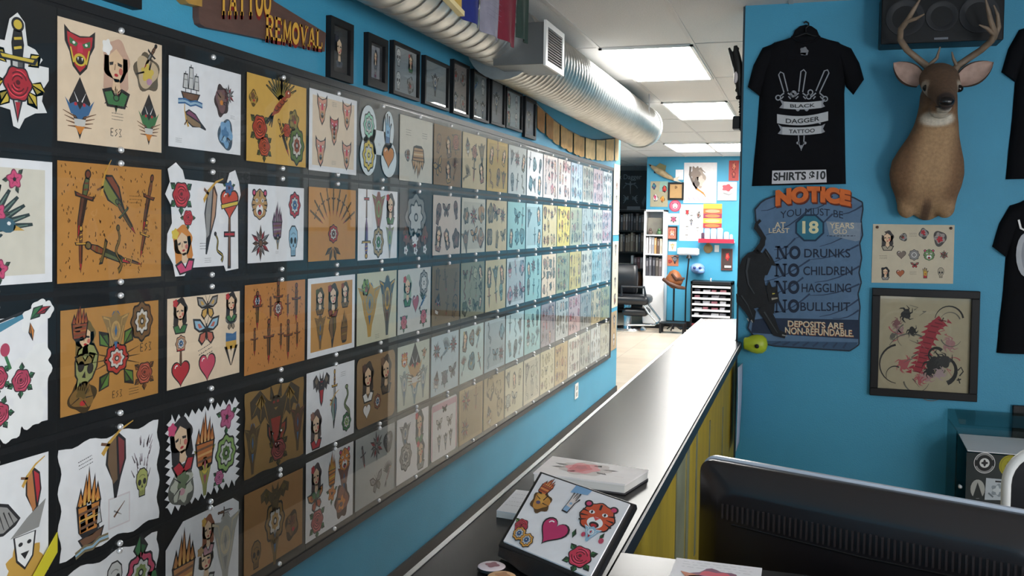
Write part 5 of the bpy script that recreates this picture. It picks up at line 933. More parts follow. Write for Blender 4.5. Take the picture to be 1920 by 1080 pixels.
def tshirt(dx, dz, label, sc=1.):
    q = lambda L: dens([(Wp(x, y).x * sc + dx, Wp(x, y).z + dz) for x, y in L])
    zc = Wp(1500, 346).z + dz
    t = thing('t_shirt', (Wp(1500, 346).x + dx, YW, zc), label, 'shirt', 'black t-shirts hung on the blue wall')
    mb = MB()
    patch(mb, q([(1485, 72), (1452, 80), (1430, 95), (1427, 130), (1424, 178), (1420, 240), (1414, 300), (1410, 349)]), q([(1536, 71), (1572, 79), (1592, 95), (1588, 130), (1583, 175), (1584, 240), (1585, 300), (1586, 345)]), .032)
    mb.build('shirt_body', clothm, t, smooth=60)
    for A, B in (([(1458, 79), (1430, 90), (1413, 122), (1402, 163)], [(1450, 112), (1440, 140), (1431, 165), (1425, 181)]), ([(1568, 79), (1596, 91), (1611, 118), (1620, 149)], [(1574, 112), (1580, 140), (1586, 163), (1600, 178)])):
        mb = MB(); patch(mb, q(A), q(B), .028, 10, 4, .002); mb.build('sleeve', clothm, t, smooth=60)
    mb = MB(); c = q([(1484, 71), (1495, 80), (1511, 83), (1526, 80), (1537, 70)]); mb.tube([(x, YW - .036, z) for x, z in c], .006, 8)
    c = q([(1485, 71), (1490, 58), (1500, 50), (1511, 47), (1522, 50), (1532, 57), (1537, 70)]); c2 = q([(1485, 71), (1495, 78), (1505, 80), (1511, 81), (1517, 80), (1526, 78), (1537, 70)])
    mb.prism([(x, YW - .012, z) for x, z in c] + [(x, YW - .012, z) for x, z in reversed(c2)], (0, .008, 0)); mb.build('collar', clothm, t, smooth=50)
    mb = MB(); c = q([(1511, 62), (1511, 54), (1516, 50), (1516, 45), (1511, 42), (1507, 45)]); mb.tube([(x, YW - .02, z) for x, z in c], .004, 8)
    mb.tube([(x, YW - .02, z) for x, z in q([(1455, 84), (1511, 64), (1568, 83)])], .006, 8); mb.build('hanger', blackp, t, smooth=True)
    return t
DF = .0385
t1 = tshirt(0, 0, 'black t-shirt with three grey daggers and banners, left of the deer head')
mb = MB(); S5 = 3.6
mp5 = lambda a, b_, L: Wp(1400 + a / S5, 50 - b_ / S5, DF + L * .0003)
D = Dr(mb, mp5, base=0); g1 = h('#8f9299'); g2 = h('#b4b6ba')
def outl(pts, w=9, closed=True): D.st(pts + ([pts[0]] if closed else []), w, g1, 0)
for (bx, by, tx, ty) in ((265, -440, 232, -320), (365, -440, 383, -305), (480, -440, 540, -305)):
    dx_, dy_ = tx - bx, ty - by; l = math.hypot(dx_, dy_); nx, ny = -dy_ / l * 17, dx_ / l * 17
    outl([(bx + nx * .8, by + ny * .8), (tx + nx, ty + ny), (tx + dx_ / l * 15, ty + dy_ / l * 15), (tx - nx, ty - ny), (bx - nx * .8, by - ny * .8)], 8, False)
    for s_ in (-1, 1): D.ring(bx + nx * 3.2 * s_, by + ny * 3.2 * s_ - 25, 12, 20, g1, 0, n=14); D.st([(bx + nx * .8 * s_, by - 8), (bx + nx * 2.6 * s_, by - 32)], 9, g1); D.st([(bx + nx * 1.0 * s_, by - 30), (bx + nx * 2.0 * s_, by - 48)], 8, g1)
def banner(x0, x1, yt0, yt1, hh, sag, word, tail):
    n = 10; top = [(x0 + (x1 - x0) * k / n, yt0 + (yt1 - yt0) * k / n - sag * sin(pi * k / n)) for k in range(n + 1)]
    D.P(top + [(x, y - hh) for x, y in reversed(top)], g2, 2)
    if tail:
        D.P([(x0, yt0), (x0 - 28, yt0 + 18), (x0 - 10, yt0 - hh * .4), (x0 - 30, yt0 - hh * .9), (x0, yt0 - hh)], g1, 1); D.P([(x1, yt1), (x1 + 26, yt1 + 14), (x1 + 10, yt1 - hh * .4), (x1 + 24, yt1 - hh * .8), (x1, yt1 - hh)], g1, 1)
    D.txt(word, (x0 + x1) / 2, (yt0 + yt1) / 2 - sag - hh / 2 + sag * .35, (x1 - x0) * .66, hh * .5, h('#15161a'), 3, .02, -sag * .4, (yt1 - yt0))
banner(250, 505, -505, -500, 48, 8, 'BLACK', True); banner(205, 550, -590, -572, 62, 22, 'DAGGER', False); banner(240, 505, -676, -668, 52, 8, 'TATTOO', True)
for x in (345, 405): D.E(x, -555, 14, 16, g1, 1); 
for x0, y0, x1, y1 in ((265, -650, 330, -625), (440, -625, 500, -655), (285, -660, 340, -650)): D.st([(x0, y0), (x1, y1)], 9, g1, 1)
outl([(350, -735), (352, -790), (368, -830), (385, -790), (388, -735)], 8, False); D.E(347, -785, 12, 10, g1); D.E(392, -785, 12, 10, g1); D.st([(368, -800), (368, -838)], 12, g1, 1, 3)
mb.build('dagger_print', print_m, t1)
mb = MB(); D = Dr(mb, mp5, base=0); D.lob(388, -165, 27, 5, .12, h('#77797f'), 0); D.P([(362, -175), (415, -175), (410, -192), (368, -192)], h('#77797f'), 0)
mb.build('neck_label', print_m, t1)
mb = MB(); a, b_, c, d_ = (Wp(1448, 320, .042), Wp(1549, 318, .042), Wp(1550, 342, .042), Wp(1447, 345, .042)); mb.prism([a, b_, c, d_], (0, .003, 0), h('#c9c7cc'))
o_ = d_; ux_ = c - d_; uy_ = a - d_
D = Dr(mb, lambda p, q_, L: o_ + ux_ * p + uy_ * q_ + Vector((0, -.0003 - L * .0002, 0))); D.txt('SHIRTS $10', .5, .5, .95, .72, h('#1a1a1e'), 0, .035)
tag(mb.build('price_sign', print_m), 'white card with SHIRTS $10 pinned to the hem of the dagger shirt', 'sign')
tshirt(1.165, .035, 'upper black t-shirt at the right edge, beside the deer antlers')
t3 = tshirt(1.149, -.79, 'lower black t-shirt at the right edge with a pale print')
mb = MB(); D = Dr(mb, lambda a, b_, L: Wp(a, -b_, DF + L * .0003), base=0)
D.E(1925, -478, 20, 42, h('#aeb0b6'), 0); D.E(1928, -478, 13, 33, h('#8d9098'), 1); D.st([(1910, -412), (1914, -428), (1922, -432), (1930, -424), (1922, -418)], 4, WH, 0); mb.build('pale_print', print_m, t3)

# notice board
SN = 3.272
def nmap(d): return lambda a, b_, L: Wp(1390 + a / SN, 340 - b_ / SN, d + L * .0004)
base = Wp(1515, 655)
t = thing('notice_sign', (base.x, YW, base.z), 'cut-out blue-grey NOTICE board with house rules and a black panther, under the dagger shirt', 'sign')
outline = [(150, 110), (235, 80), (400, 60), (560, 68), (690, 100), (742, 128), (746, 170), (735, 240), (744, 330), (726, 380), (738, 470), (722, 560), (736, 620), (716, 690), (728, 770), (722, 850), (722, 1000), (700, 1018), (664, 1040), (500, 1030), (200, 1010), (100, 985), (40, 900), (70, 780), (120, 600), (100, 430), (150, 350), (90, 250), (84, 172), (120, 130)]
mb = MB(); mb.prism([Wp(1390 + a / SN, 340 + b_ / SN, .016) for a, b_ in outline], (0, .0155, 0), h('#55718f'), h('#26303c'))
D = Dr(mb, nmap(.0163), base=0); nb = h('#2c3e58')
for x0, y0, x1, y1 in ((150, 330, 420, 170), (420, 170, 560, 90), (200, 420, 330, 350), (330, 350, 560, 200), (560, 200, 740, 150), (170, 500, 330, 400), (480, 400, 735, 260), (120, 620, 420, 480), (420, 480, 720, 390), (150, 700, 380, 590), (450, 620, 725, 520), (200, 810, 420, 690), (420, 700, 725, 630), (480, 830, 725, 720), (560, 840, 720, 790), (120, 180, 260, 110)):
    mx_, my_ = (x0 + x1) / 2 + 10, (y0 + y1) / 2 + 18; D.st([(x0, -y0), ((x0 + mx_) / 2, -(y0 + my_) / 2 - 6), (mx_, -my_), ((x1 + mx_) / 2, -(y1 + my_) / 2 - 3), (x1, -y1)], 3, nb, 0, 11)
for k in range(len(outline)):
    a, b_ = outline[k], outline[(k + 1) % len(outline)]; D.st([(a[0], -a[1]), (b_[0], -b_[1])], 9, h('#1f2a38'), .3)
D.P([(150, -838), (722, -850), (722, -968), (60, -930), (70, -850)], h('#1d2c44'), 1)
D.P([(110, -978), (716, -988), (700, -1015), (664, -1036), (500, -1026), (200, -1006)], h('#34506c'), 1)
for k in range(8): D.st([(190 + k * 62, -1002 - k * 3), (240 + k * 58, -984 - k * 1)], 14, nb, 2, 8)
D.P([(520, -245), (735, -255), (728, -362), (700, -368), (540, -330)], h('#7d8b9b'), .5)
ink = h('#16243a'); crm = h('#cfc0a4')
D.txt('YOU MUST BE', 432, -208, 385, 44, ink, 2, .0, 22)
D.txt('AT', 238, -268, 66, 36, crm, 2, .015); D.txt('LEAST', 232, -302, 126, 30, crm, 2, .01); D.txt('YEARS', 616, -272, 150, 36, crm, 2, .01); D.txt('OLD', 606, -308, 84, 28, crm, 2, .01); note(D.at(612, -352, 60, 0, 1.6, 2), 1, .9, ink)
D.P([(420 + 96 * cos(radians(22.5 + 45 * k)), -285 + 90 * sin(radians(22.5 + 45 * k))) for k in range(8)], h('#16324a'), 3); D.P([(420 + 84 * cos(radians(22.5 + 45 * k)), -285 + 78 * sin(radians(22.5 + 45 * k))) for k in range(8)], h('#2c6f86'), 4)
D.txt('18', 424, -282, 100, 78, h('#d8d2a8'), 5, .03)
for y, word, x0, x1, nx in ((437, 'DRUNKS', 386, 668, 215), (545, 'CHILDREN', 380, 682, 208), (650, 'HAGGLING', 370, 674, 208), (765, 'BULLSHIT', 362, 668, 208)):
    slab(D, 'NO', nx, -y - 40, 158, 80, ink, 2, wt=.34); D.txt(word, (x0 + x1) / 2, -y - 4, x1 - x0, 54, ink, 2, .012)
for ox, oy, cc, L in ((3, -4, h('#8a4a26'), 3), (0, 0, crm, 4)):
    D.txt('DEPOSITS ARE', 455 + ox, -880 + oy, 340, 38, cc, L, .02, 0, -16); D.txt('NON-REFUNDABLE.', 478 + ox, -924 + oy, 420, 42, cc, L, .02, 0, -18)
mb.build('board', matte_m, t)
mb = MB()
for ox, oy, cc, L in ((8, -12, h('#5c2312'), 0), (4, -6, h('#7a3014'), 5), (0, 0, h('#d4692c'), 12)):
    D = Dr(mb, nmap(.022), base=0); D.txt('NOTICE', 440 + ox, -105 + oy, 462, 100, cc, L, .075, 26)
mb.build('orange_lettering', matte_m, t)
mb = MB(); pk = h('#14161a'); rim = h('#3a3d42')
def ppoly(pts, d0=.024, col=pk): mb.prism([Wp(1390 + a / SN, 340 + b_ / SN, d0) for a, b_ in pts], (0, .02, 0), col)
def pstroke(pts, w0, w1, d0=.024, col=pk):
    n = len(pts); A = []; B = []
    for i in range(n):
        p0 = pts[max(i - 1, 0)]; p1 = pts[min(i + 1, n - 1)]; dx = p1[0] - p0[0]; dy = p1[1] - p0[1]; l = math.hypot(dx, dy); ww = (w0 + (w1 - w0) * i / (n - 1)) / 2
        A.append((pts[i][0] - dy / l * ww, pts[i][1] + dx / l * ww)); B.append((pts[i][0] + dy / l * ww, pts[i][1] - dx / l * ww))
    ppoly(A + B[::-1], d0, col)
pstroke([(118, 238), (92, 262), (88, 285), (112, 312), (134, 345), (128, 385), (96, 430), (70, 470)], 16, 44)
ppoly([(40, 440), (100, 418), (140, 450), (160, 520), (140, 600), (158, 690), (205, 740), (200, 812), (150, 806), (100, 775), (40, 790), (-10, 740), (-28, 640), (-20, 540), (5, 475)])
ppoly([(110, 470), (150, 412), (190, 470), (214, 520), (186, 515), (160, 575), (128, 580)], .022)
ppoly([(-32, 690), (10, 730), (60, 760), (90, 800), (78, 868), (52, 850), (20, 800), (-30, 742)], .026)
pstroke([(130, 770), (178, 850), (215, 930), (272, 948)], 74, 34, .027)
ppoly([(150, 640), (196, 650), (226, 690), (232, 730), (205, 752), (170, 735)], .03)
ppoly([(158, 642), (172, 610), (186, 650)], .03); ppoly([(196, 655), (222, 640), (222, 690)], .03)
D = Dr(mb, nmap(.0305), base=0)
for pts, w0, w1, c in (([(48, 470), (32, 550), (44, 630), (80, 690)], 16, 5, rim), ([(140, 800), (190, 880), (222, 930)], 10, 4, rim), ([(0, 700), (40, 760), (70, 830)], 8, 3, rim), ([(150, 430), (180, 480)], 8, 3, rim), ([(60, 850), (70, 866)], 8, 4, h('#9a9a94')), ([(36, 840), (46, 858)], 8, 4, h('#9a9a94')), ([(250, 942), (282, 950)], 9, 4, h('#8a8a84')), ([(186, 722), (222, 716)], 14, 8, h('#9a9484')), ([(190, 690), (206, 688)], 8, 5, h('#c8b84a'))):
    D.st([(a, -b_) for a, b_ in pts], w0, c, 1, w1)
mb.build('panther', matte_m, t)

# small print with pins
a, b_, c, d_ = Wp(1637, 420, .003), Wp(1790, 422, .003), Wp(1787, 532, .003), Wp(1634, 530, .003)
t = thing('flash_print', ((a.x + b_.x) / 2, YW, d_.z), 'cream print of small drawings pinned below the deer head', 'print')
mb = MB(); mb.prism([a, b_, c, d_], (0, .0028, 0), h('#c9bca4')); D = Dr(mb, lambda p, q_, L: Wp(p, -q_, .0033 + L * .0002), base=0)
for fn, x, y, s, kw in ((lady, 1664, 450, 20, {'hair': h('#3a3434'), 'acc': h('#c9bca4'), 'cloth': h('#a89c88')}), (blob, 1694, 445, 9, {}), (note, 1712, 440, 9, {}), (blob, 1732, 438, 11, {'c2': RED}), (blob, 1762, 447, 15, {'c': h('#9a8f8a'), 'c2': RED}), (note, 1656, 482, 9, {'c': K}), (heart, 1690, 477, 9, {'c': h('#7a6a60')}), (mandala, 1714, 478, 11, {'c': GRY, 'c2': GRY}), (tiger, 1742, 478, 13, {'c': h('#6f8f5c')}), (starburst, 1770, 478, 10, {}), (lady, 1660, 512, 13, {'acc': K, 'cloth': GRY}), (heart, 1688, 512, 8, {'c': h('#a85a34')}), (note, 1712, 512, 8, {}), (butterfly, 1715, 497, 8, {'c': RED, 'c2': h('#8a5a50')}), (tall_hand, 1735, 512, 11, {'c': h('#c9a03c'), 'c2': RED}), (skull, 1764, 512, 11, {'c': h('#b0a48e')})): fn(D.at(x, -y, s, 0, 1, 0), **kw)
mb.build('paper', print_m, t)
for x, y in ((1645, 426), (1783, 428)): p = Wp(x, y, .004); mb = MB(); mb.lathe((p.x, YW - .003, p.z), (0, -1, 0), [(0, .006), (.004, .007), (.008, .004), (.009, .001)], 12); mb.build('push_pin', mat('pin_brown_%d' % x, h('#4a2a22'), .4, var=.03), t)

# framed brush painting
fx0, fx1, fz0, fz1 = .322, .803, .772, 1.302
t = thing('framed_painting', ((fx0 + fx1) / 2, YW, fz0), 'large black framed brush painting of a red and black dragon on beige paper', 'picture')
bw = .037; f = MB(); Yf = YW - .03
f.box(fx0, fx1, Yf, YW - .0005, fz0, fz0 + bw); f.box(fx0, fx1, Yf, YW - .0005, fz1 - bw, fz1); f.box(fx0, fx0 + bw, Yf, YW - .0005, fz0 + bw, fz1 - bw); f.box(fx1 - bw, fx1, Yf, YW - .0005, fz0 + bw, fz1 - bw); f.build('frame', blackw, t, bevel=.003)
mb = MB(); mb.box(fx0 + bw, fx1 - bw, YW - .012, YW - .0005, fz0 + bw, fz1 - bw, h('#bba888')); SD = 2.455
D = Dr(mb, lambda a, b_, L: onY(1360 + a / SD, 320 - b_ / SD, YW - .0122 - L * .0002), base=0)
rd_ = h('#a8303a'); rd2 = h('#b85a5c'); ik = h('#2c2622'); ik2 = h('#6d6458')
spine = [(1000, -690), (960, -720), (935, -780), (915, -830), (905, -880), (880, -925)]
D.st(spine, 56, rd_, 1, 40)
for k in range(12):
    s_ = k / 11; i = min(int(s_ * 5), 4); f_ = s_ * 5 - i; x = spine[i][0] + (spine[i + 1][0] - spine[i][0]) * f_; y = spine[i][1] + (spine[i + 1][1] - spine[i][1]) * f_
    D.P([(x - 24, y - 8), (x - 52, y - 2), (x - 22, y + 12)], rd_, 2); D.P([(x + 20, y - 10), (x + 44, y - 14), (x + 24, y + 8)], rd_, 2); D.st([(x - 18, y + 4), (x + 18, y - 4)], 5, h('#7a2028'), 3)
for (cx, cy, r, a0, a1, c, w_) in ((1030, -690, 66, 10, 170, ik, 9), (1035, -700, 48, 20, 150, ik2, 6), (800, -890, 90, 100, 260, ik, 10), (850, -860, 110, 60, 150, ik2, 9), (1000, -920, 62, -70, 110, ik, 22), (970, -850, 34, 40, 220, ik, 16), (980, -900, 40, 150, 330, ik2, 10), (850, -760, 60, 120, 230, ik2, 6), (880, -960, 60, 190, 340, ik2, 7), (1050, -900, 40, 40, 120, rd2, 6), (780, -940, 40, 60, 200, ik, 6), (1040, -760, 50, 200, 330, ik2, 6), (800, -700, 50, 200, 300, rd2, 6), (950, -990, 70, 200, 330, ik2, 5)):
    D.st([(cx + r * cos(radians(a0 + (a1 - a0) * k / 12)), cy + r * sin(radians(a0 + (a1 - a0) * k / 12))) for k in range(13)], w_, c, 4, w_ * .3)
def wash(x, y, r, c, L, n=9):                    # a patch of loaded brush strokes
    D.lob(x, y, r * .72, 3, .14, c, L, rnd.random() * 6)
    for k in range(n):
        t_ = rnd.uniform(0, 6.28); q = rnd.uniform(.2, .6) * r; D.st([(x + q * cos(t_), y + q * sin(t_)), (x + r * 1.0 * cos(t_ + .35), y + r * 1.0 * sin(t_ + .35)), (x + r * 1.35 * cos(t_ + .8), y + r * 1.35 * sin(t_ + .8))], r * .32, c, L + .3 + k * .05, 1.5)
for x, y, r, c, L in ((960, -890, 44, ik, 5), (1010, -880, 36, h('#3a3430'), 6), (940, -925, 24, ik, 6.5), (985, -935, 26, h('#b89a98'), 7), (832, -660, 30, ik, 4), (860, -735, 22, ik, 4), (790, -700, 20, h('#8a5a58'), 4), (800, -740, 24, h('#a8807c'), 3), (930, -950, 28, h('#b58884'), 3), (770, -760, 16, ik2, 4), (900, -960, 24, rd2, 3), (1035, -800, 30, h('#b07a76'), 1), (822, -890, 32, rd2, 1)): wash(x, y, r, c, L)
for k in range(16): x = rnd.uniform(760, 1060); y = rnd.uniform(-980, -640); D.st([(x, y), (x + rnd.uniform(-26, 26), y + rnd.uniform(-18, 18)), (x + rnd.uniform(-40, 40), y + rnd.uniform(-30, 30))], 6, rnd.choice((ik, ik2, rd2)), 3, 1.5)
D.st([(1070, -920), (1085, -905), (1095, -925), (1078, -945)], 6, ik, 4); D.st([(1065, -965), (1085, -960)], 6, ik, 4); D.st([(1072, -955), (1080, -980)], 5, ik, 4)
mb.build('painting', print_m, t)
mb = MB(); mb.box(fx0 + bw, fx1 - bw, YW - .0205, YW - .0185, fz0 + bw, fz1 - bw); mb.build('glass', glass_m, t)

# speaker above the deer
s0 = onY(1651, 80, 4.77); s1_ = onY(1882, 78, 4.77); zb = (s0.z + s1_.z) / 2
t = thing('loudspeaker', ((s0.x + s1_.x) / 2, 4.85, zb), 'wide black loudspeaker on the wall behind the deer antlers', 'speaker')
mb = MB(); mb.box(s0.x, s1_.x, 4.772, YW - .0005, zb, zb + .235); mb.build('cabinet', blackp, t, bevel=.006)
for fx, r in ((.2, .085), (.5, .07), (.8, .085)):
    mb = MB(); x = s0.x + (s1_.x - s0.x) * fx; mb.lathe((x, 4.772, zb + .12), (0, -1, 0), [(0, r), (.006, r), (.006, r * .86), (-.012, r * .3), (-.006, r * .2), (-.003, .001)], 28, None, False); mb.build('cone', mat('cone_%d' % int(fx * 10), h('#1e1f24'), .6, var=.05), t, smooth=30)
mb = MB(); x = (s0.x + s1_.x) / 2; mb.box(x - .03, x + .03, 4.769, 4.7725, zb + .012, zb + .022); mb.build('name_plate', mat('dull_silver', h('#6a6c72'), .4, .7, var=.03), t)

# ------------------------------------------------------------------ mounted deer head
base = Wp(1736, 414)
t = thing('deer_head', (base.x, YW, base.z), 'mounted brown deer head with antlers on the blue wall', 'deer head')
mb = MB(); rings = []
def ring_h(pxc, py, hw, d0, d1, n=20, bulge=1.):
    dm = (d0 + d1) / 2; c = Wp(pxc, py, dm); rx = hw * (Wp(pxc + 1, py, dm).x - c.x); ry = (d1 - d0) / 2; out = []
    for k in range(n):
        a = 2 * pi * k / n; cx_, sy_ = cos(a), sin(a); out.append((c.x + rx * math.copysign(abs(cx_) ** .85, cx_), min(YW - .001, c.y - ry * math.copysign(abs(sy_) ** .9, sy_)), c.z))
    return out
for row in ((1736, 413, 8, 0, .035), (1737, 405, 22, 0, .06), (1736, 396, 40, 0, .10), (1736, 385, 55, 0, .14), (1736, 368, 59, 0, .165), (1736, 348, 67, 0, .19), (1737, 326, 71, 0, .205), (1739, 302, 68, 0, .215), (1744, 278, 58, .0, .225), (1750, 256, 48, .02, .24), (1755, 235, 42, .05, .262), (1757, 216, 38, .08, .285), (1759, 198, 36, .10, .31), (1760, 178, 35, .12, .30), (1760, 160, 28, .14, .28)): rings.append(ring_h(*row))
mb.loft(rings)
hd = [(1757, 148, .14, .045, .045), (1759, 146, .18, .075, .068), (1761, 149, .24, .088, .078), (1764, 158, .30, .082, .074), (1768, 170, .36, .060, .056), (1771, 181, .41, .045, .044), (1774, 189, .455, .038, .036), (1775, 192, .478, .028, .026), (1775, 193, .488, .010, .010)]
mb.loft([[(Wp(px, py, d).x + rx * cos(2 * pi * k / 18), Wp(px, py, d).y, Wp(px, py, d).z + rz * sin(2 * pi * k / 18)) for k in range(18)] for px, py, d, rx, rz in hd])
p = Wp(1770, 202, .40); mb.ball(p, (.034, .055, .024)); p = Wp(1764, 204, .33); mb.ball(p, (.055, .06, .045))
for sx in (-1, 1):
    p = Wp(1764 + sx * 27, 160, .28); mb.ball(p, (.026, .05, .03)); p = Wp(1736 + sx * 36, 388, .075); mb.ball(p, (.045, .05, .055))
tmp = mb.build('body', matte_m, None)
md = tmp.modifiers.new('r', 'REMESH'); md.mode = 'VOXEL'; md.voxel_size = .008; md2 = tmp.modifiers.new('s', 'SMOOTH'); md2.factor = .6; md2.iterations = 6
dg = bpy.context.evaluated_depsgraph_get(); dg.update(); me = bpy.data.meshes.new_from_object(tmp.evaluated_get(dg)); off = tmp.location.copy(); bpy.data.objects.remove(tmp)
body = MB(); vs = [v.co + off for v in me.vertices]
def proj(P):
    q = P - CC; z = q.dot(CF); return 960 + FPX * q.dot(CR) / z, CY - FPX * q.dot(CU) / z
fur = h('#7c5c42'); furd = h('#5e4838'); furl = h('#ac8a66'); whf = h('#d2c8b8'); nose = h('#2a2222')
zt1 = Wp(1757, 222, .28); nz_ = Wp(1775, 191, .47); chin = Wp(1771, 204, .42); chest = Wp(1750, 300, .2); low = Wp(1736, 388, .1)
def sm_(e0, e1, x): u = max(0, min(1, (x - e0) / (e1 - e0))); return u * u * (3 - 2 * u)
for f_ in me.polygons:
    P = sum((vs[i] for i in f_.vertices), Vector()) / len(f_.vertices); d = YW - P.y
    c = fur
    c = mix(c, furl, .9 * (1 - sm_(.04, .12, abs(P.x - chest.x + (chest.z - P.z) * .12))) * sm_(.1, .2, d) * (1 - sm_(zt1.z - .05, zt1.z, P.z)))
    c = mix(c, furd, sm_(zt1.z + .03, zt1.z + .10, P.z) * .8)
    q = Vector(((P.x - zt1.x) / .095, (P.y - zt1.y) / .12, (P.z - zt1.z) / .04)).length; c = mix(c, whf, .95 * (1 - sm_(.6, 1.1, q)))
    q = Vector(((P.x - chin.x) / .04, (P.y - chin.y) / .06, (P.z - chin.z + .01) / .028)).length; c = mix(c, whf, .9 * (1 - sm_(.7, 1.15, q)))
    q = (P - nz_).length; c = mix(c, nose, .8 * (1 - sm_(.035, .06, q)))
    for sx in (-1, 1):
        e = Wp(1768 + sx * 30, 166, .315); q = (P - e).length; c = mix(c, whf, .6 * (1 - sm_(.030, .046, q)))
    if P.z < low.z + .06: c = mix(c, mix(furl, furd, 1 - sm_(.008, .03, abs(P.x - low.x))), .8 * (1 - sm_(low.z + .0, low.z + .06, P.z)))
    body.c.append(c)
body.v = [tuple(v) for v in vs]; body.f = [tuple(f_.vertices) for f_ in me.polygons]; body.hascol = True
deerm = mat('deer_fur', (1, 1, 1), .85, attr=True, var=.16, vscale=70, bump=.35, bscale=220)
bo = body.build('body', deerm, t)
for p_ in bo.data.polygons: p_.use_smooth = True
bpy.data.meshes.remove(me)
eyem = mat('glass_eye', h('#120c08'), .08, var=.02)
for x, y in ((1738, 165), (1798, 166)): p = Wp(x, y, .325); mb = MB(); mb.ball(p, (.019, .016, .017)); mb.build('eye', eyem, t, smooth=True)
p = Wp(1775, 190, .487); mb = MB(); mb.ball(p, (.031, .016, .019)); mb.build('nose', mat('nose_skin', h('#120f10'), .25, var=.05), t, smooth=True)
p = Wp(1771, 201, .462); mb = MB(); mb.tube([p + Vector((-.034, .022, .006)), p + Vector((-.015, .0, 0)), p, p + Vector((.018, 0, .0)), p + Vector((.034, .022, .006))], [.002, .004, .004, .004, .002], 6); mb.build('mouth', nose_m := mat('mouth_dark', h('#1c1515'), .5, var=.03), t)
earm = mat('ear_fur', h('#5a4a40'), .9, var=.15, vscale=40, bump=.2); earin = mat('ear_inner', h('#b09488'), .9, var=.12, vscale=30)
for b0_, tip, sgn in (((1727, 154), (1675, 118), -1), ((1799, 153), (1863, 117), 1)):
    B = Wp(*b0_, .22); T = Wp(*tip, .20); ax = (T - B); nrm_ = Vector((0, -1, 0)); w_dir = ax.cross(nrm_).normalized()
    rows = []; rin = []
    for j in range(11):
        s_ = j / 10; wid = .052 * (sin(pi * min(1, .16 + s_ * .84)) ** .75) * (1 if s_ < 1 else .2); c = B + ax * s_; row = []; ri = []
        for k in range(9):
            u = k / 4 - 1; cup = .03 * (1 - u * u) * (1 - s_ * .6)
            row.append(c + w_dir * wid * u - nrm_ * cup); ri.append(c + w_dir * wid * u * .86 - nrm_ * (cup - .004) * .98 + nrm_ * .003)
        rows.append(row); rin.append(ri)
    mb = MB(); mb.loft(rows, False, False); mb.loft([[p - nrm_ * .006 for p in reversed(r)] for r in rows], False, False); mb.build('ear', earm, t, smooth=80)
    mb = MB(); mb.loft(rin, False, False); mb.build('ear_lining', earin, t, smooth=80)
antm = mat('antler_horn', h('#7d6a58'), .55, var=.25, vscale=25, bump=.2, bscale=60)
C3 = 720 / 280
def ant(pts): return [Wp(1640 + a / C3, b_ / C3, d) for a, b_, d in pts]
mb = MB(); mb.tube(ant([(270, 345, .20), (250, 318, .19), (205, 282, .19), (155, 240, .22), (122, 190, .27), (126, 140, .31), (160, 95, .34), (192, 40, .36), (222, -8, .37)]), [.019, .017, .0155, .015, .0145, .0135, .012, .009, .003], 10)
mb.tube(ant([(158, 102, .34), (200, 90, .36), (240, 68, .38)]), [.011, .008, .003], 8); mb.tube(ant([(255, 322, .195), (300, 280, .2), (316, 225, .21)]), [.010, .008, .003], 8); mb.build('antler', antm, t, smooth=80)
mb = MB(); mb.tube(ant([(382, 345, .20), (402, 318, .19), (455, 280, .19), (515, 240, .22), (565, 195, .27), (578, 155, .30), (560, 105, .33), (548, 50, .35), (534, -8, .36)]), [.019, .017, .0155, .015, .0145, .0135, .012, .009, .003], 10)
mb.tube(ant([(572, 190, .27), (598, 130, .29), (592, 70, .31), (574, 25, .32)]), [.013, .011, .008, .003], 8); mb.tube(ant([(574, 165, .3), (540, 135, .33), (504, 120, .35)]), [.010, .008, .003], 8); mb.tube(ant([(398, 322, .195), (380, 285, .21), (372, 250, .22)]), [.009, .007, .003], 8); mb.build('antler', antm, t, smooth=80)

# black knobbly carving on the end of the shirt wall
Yk = 4.97
kp = lambda x, y: onY(x, y, Yk)
t = thing('carved_ornament', (-.345, Yk, kp(1388, 245).z), 'black knobbly carved ornament hanging on the end of the shirt wall', 'ornament')
mb = MB(); pts = [kp(x, y) for x, y in ((1379, 86), (1381, 105), (1384, 125), (1386, 145), (1387, 165), (1388, 180))]; mb.tube(pts, [.010, .020, .026, .024, .020, .014], 10); mb.tube([kp(x, y) for x, y in ((1367, 90), (1372, 104), (1377, 118), (1382, 136))], [.006, .011, .014, .014], 8)
for k in range(14): y = 92 + k * 7; p = kp(1381 + k * .55 + (-5 if k % 2 else 1), y); mb.ball(p, .011, 8, 6)
mb.build('carving', mat('ebony', h('#121212'), .5, var=.1, bump=.2), t, smooth=True)
mb = MB(); p = kp(1385, 145); mb.ball((p.x - .012, p.y - .016, p.z), (.012, .012, .030), 8, 6); p2 = kp(1383, 152); mb.ball((p2.x - .010, p2.y - .018, p2.z), (.009, .009, .014), 8, 6); mb.build('pale_inset', mat('pale_bone', h('#c8bfc0'), .5, var=.1), t, smooth=True)
mb = MB()
for k in range(14): p = kp(1388 + (k % 2) * .6, 182 + k * 4.6); mb.ball(p, .0085, 8, 6)
mb.tube([kp(1387, 176), kp(1388.5, 246)], .003, 6); mb.build('bead_tail', MATS['ebony'], t, smooth=True)
a = onY(1384, 232, 5.02); mb = MB(); mb.box(-.372, -.3355, 4.955, 5.04, a.z - .033, a.z + .033); tag(mb.build('wall_switch_box', blackp, bevel=.003), 'small black box on the end of the shirt wall below the ornament', 'box')
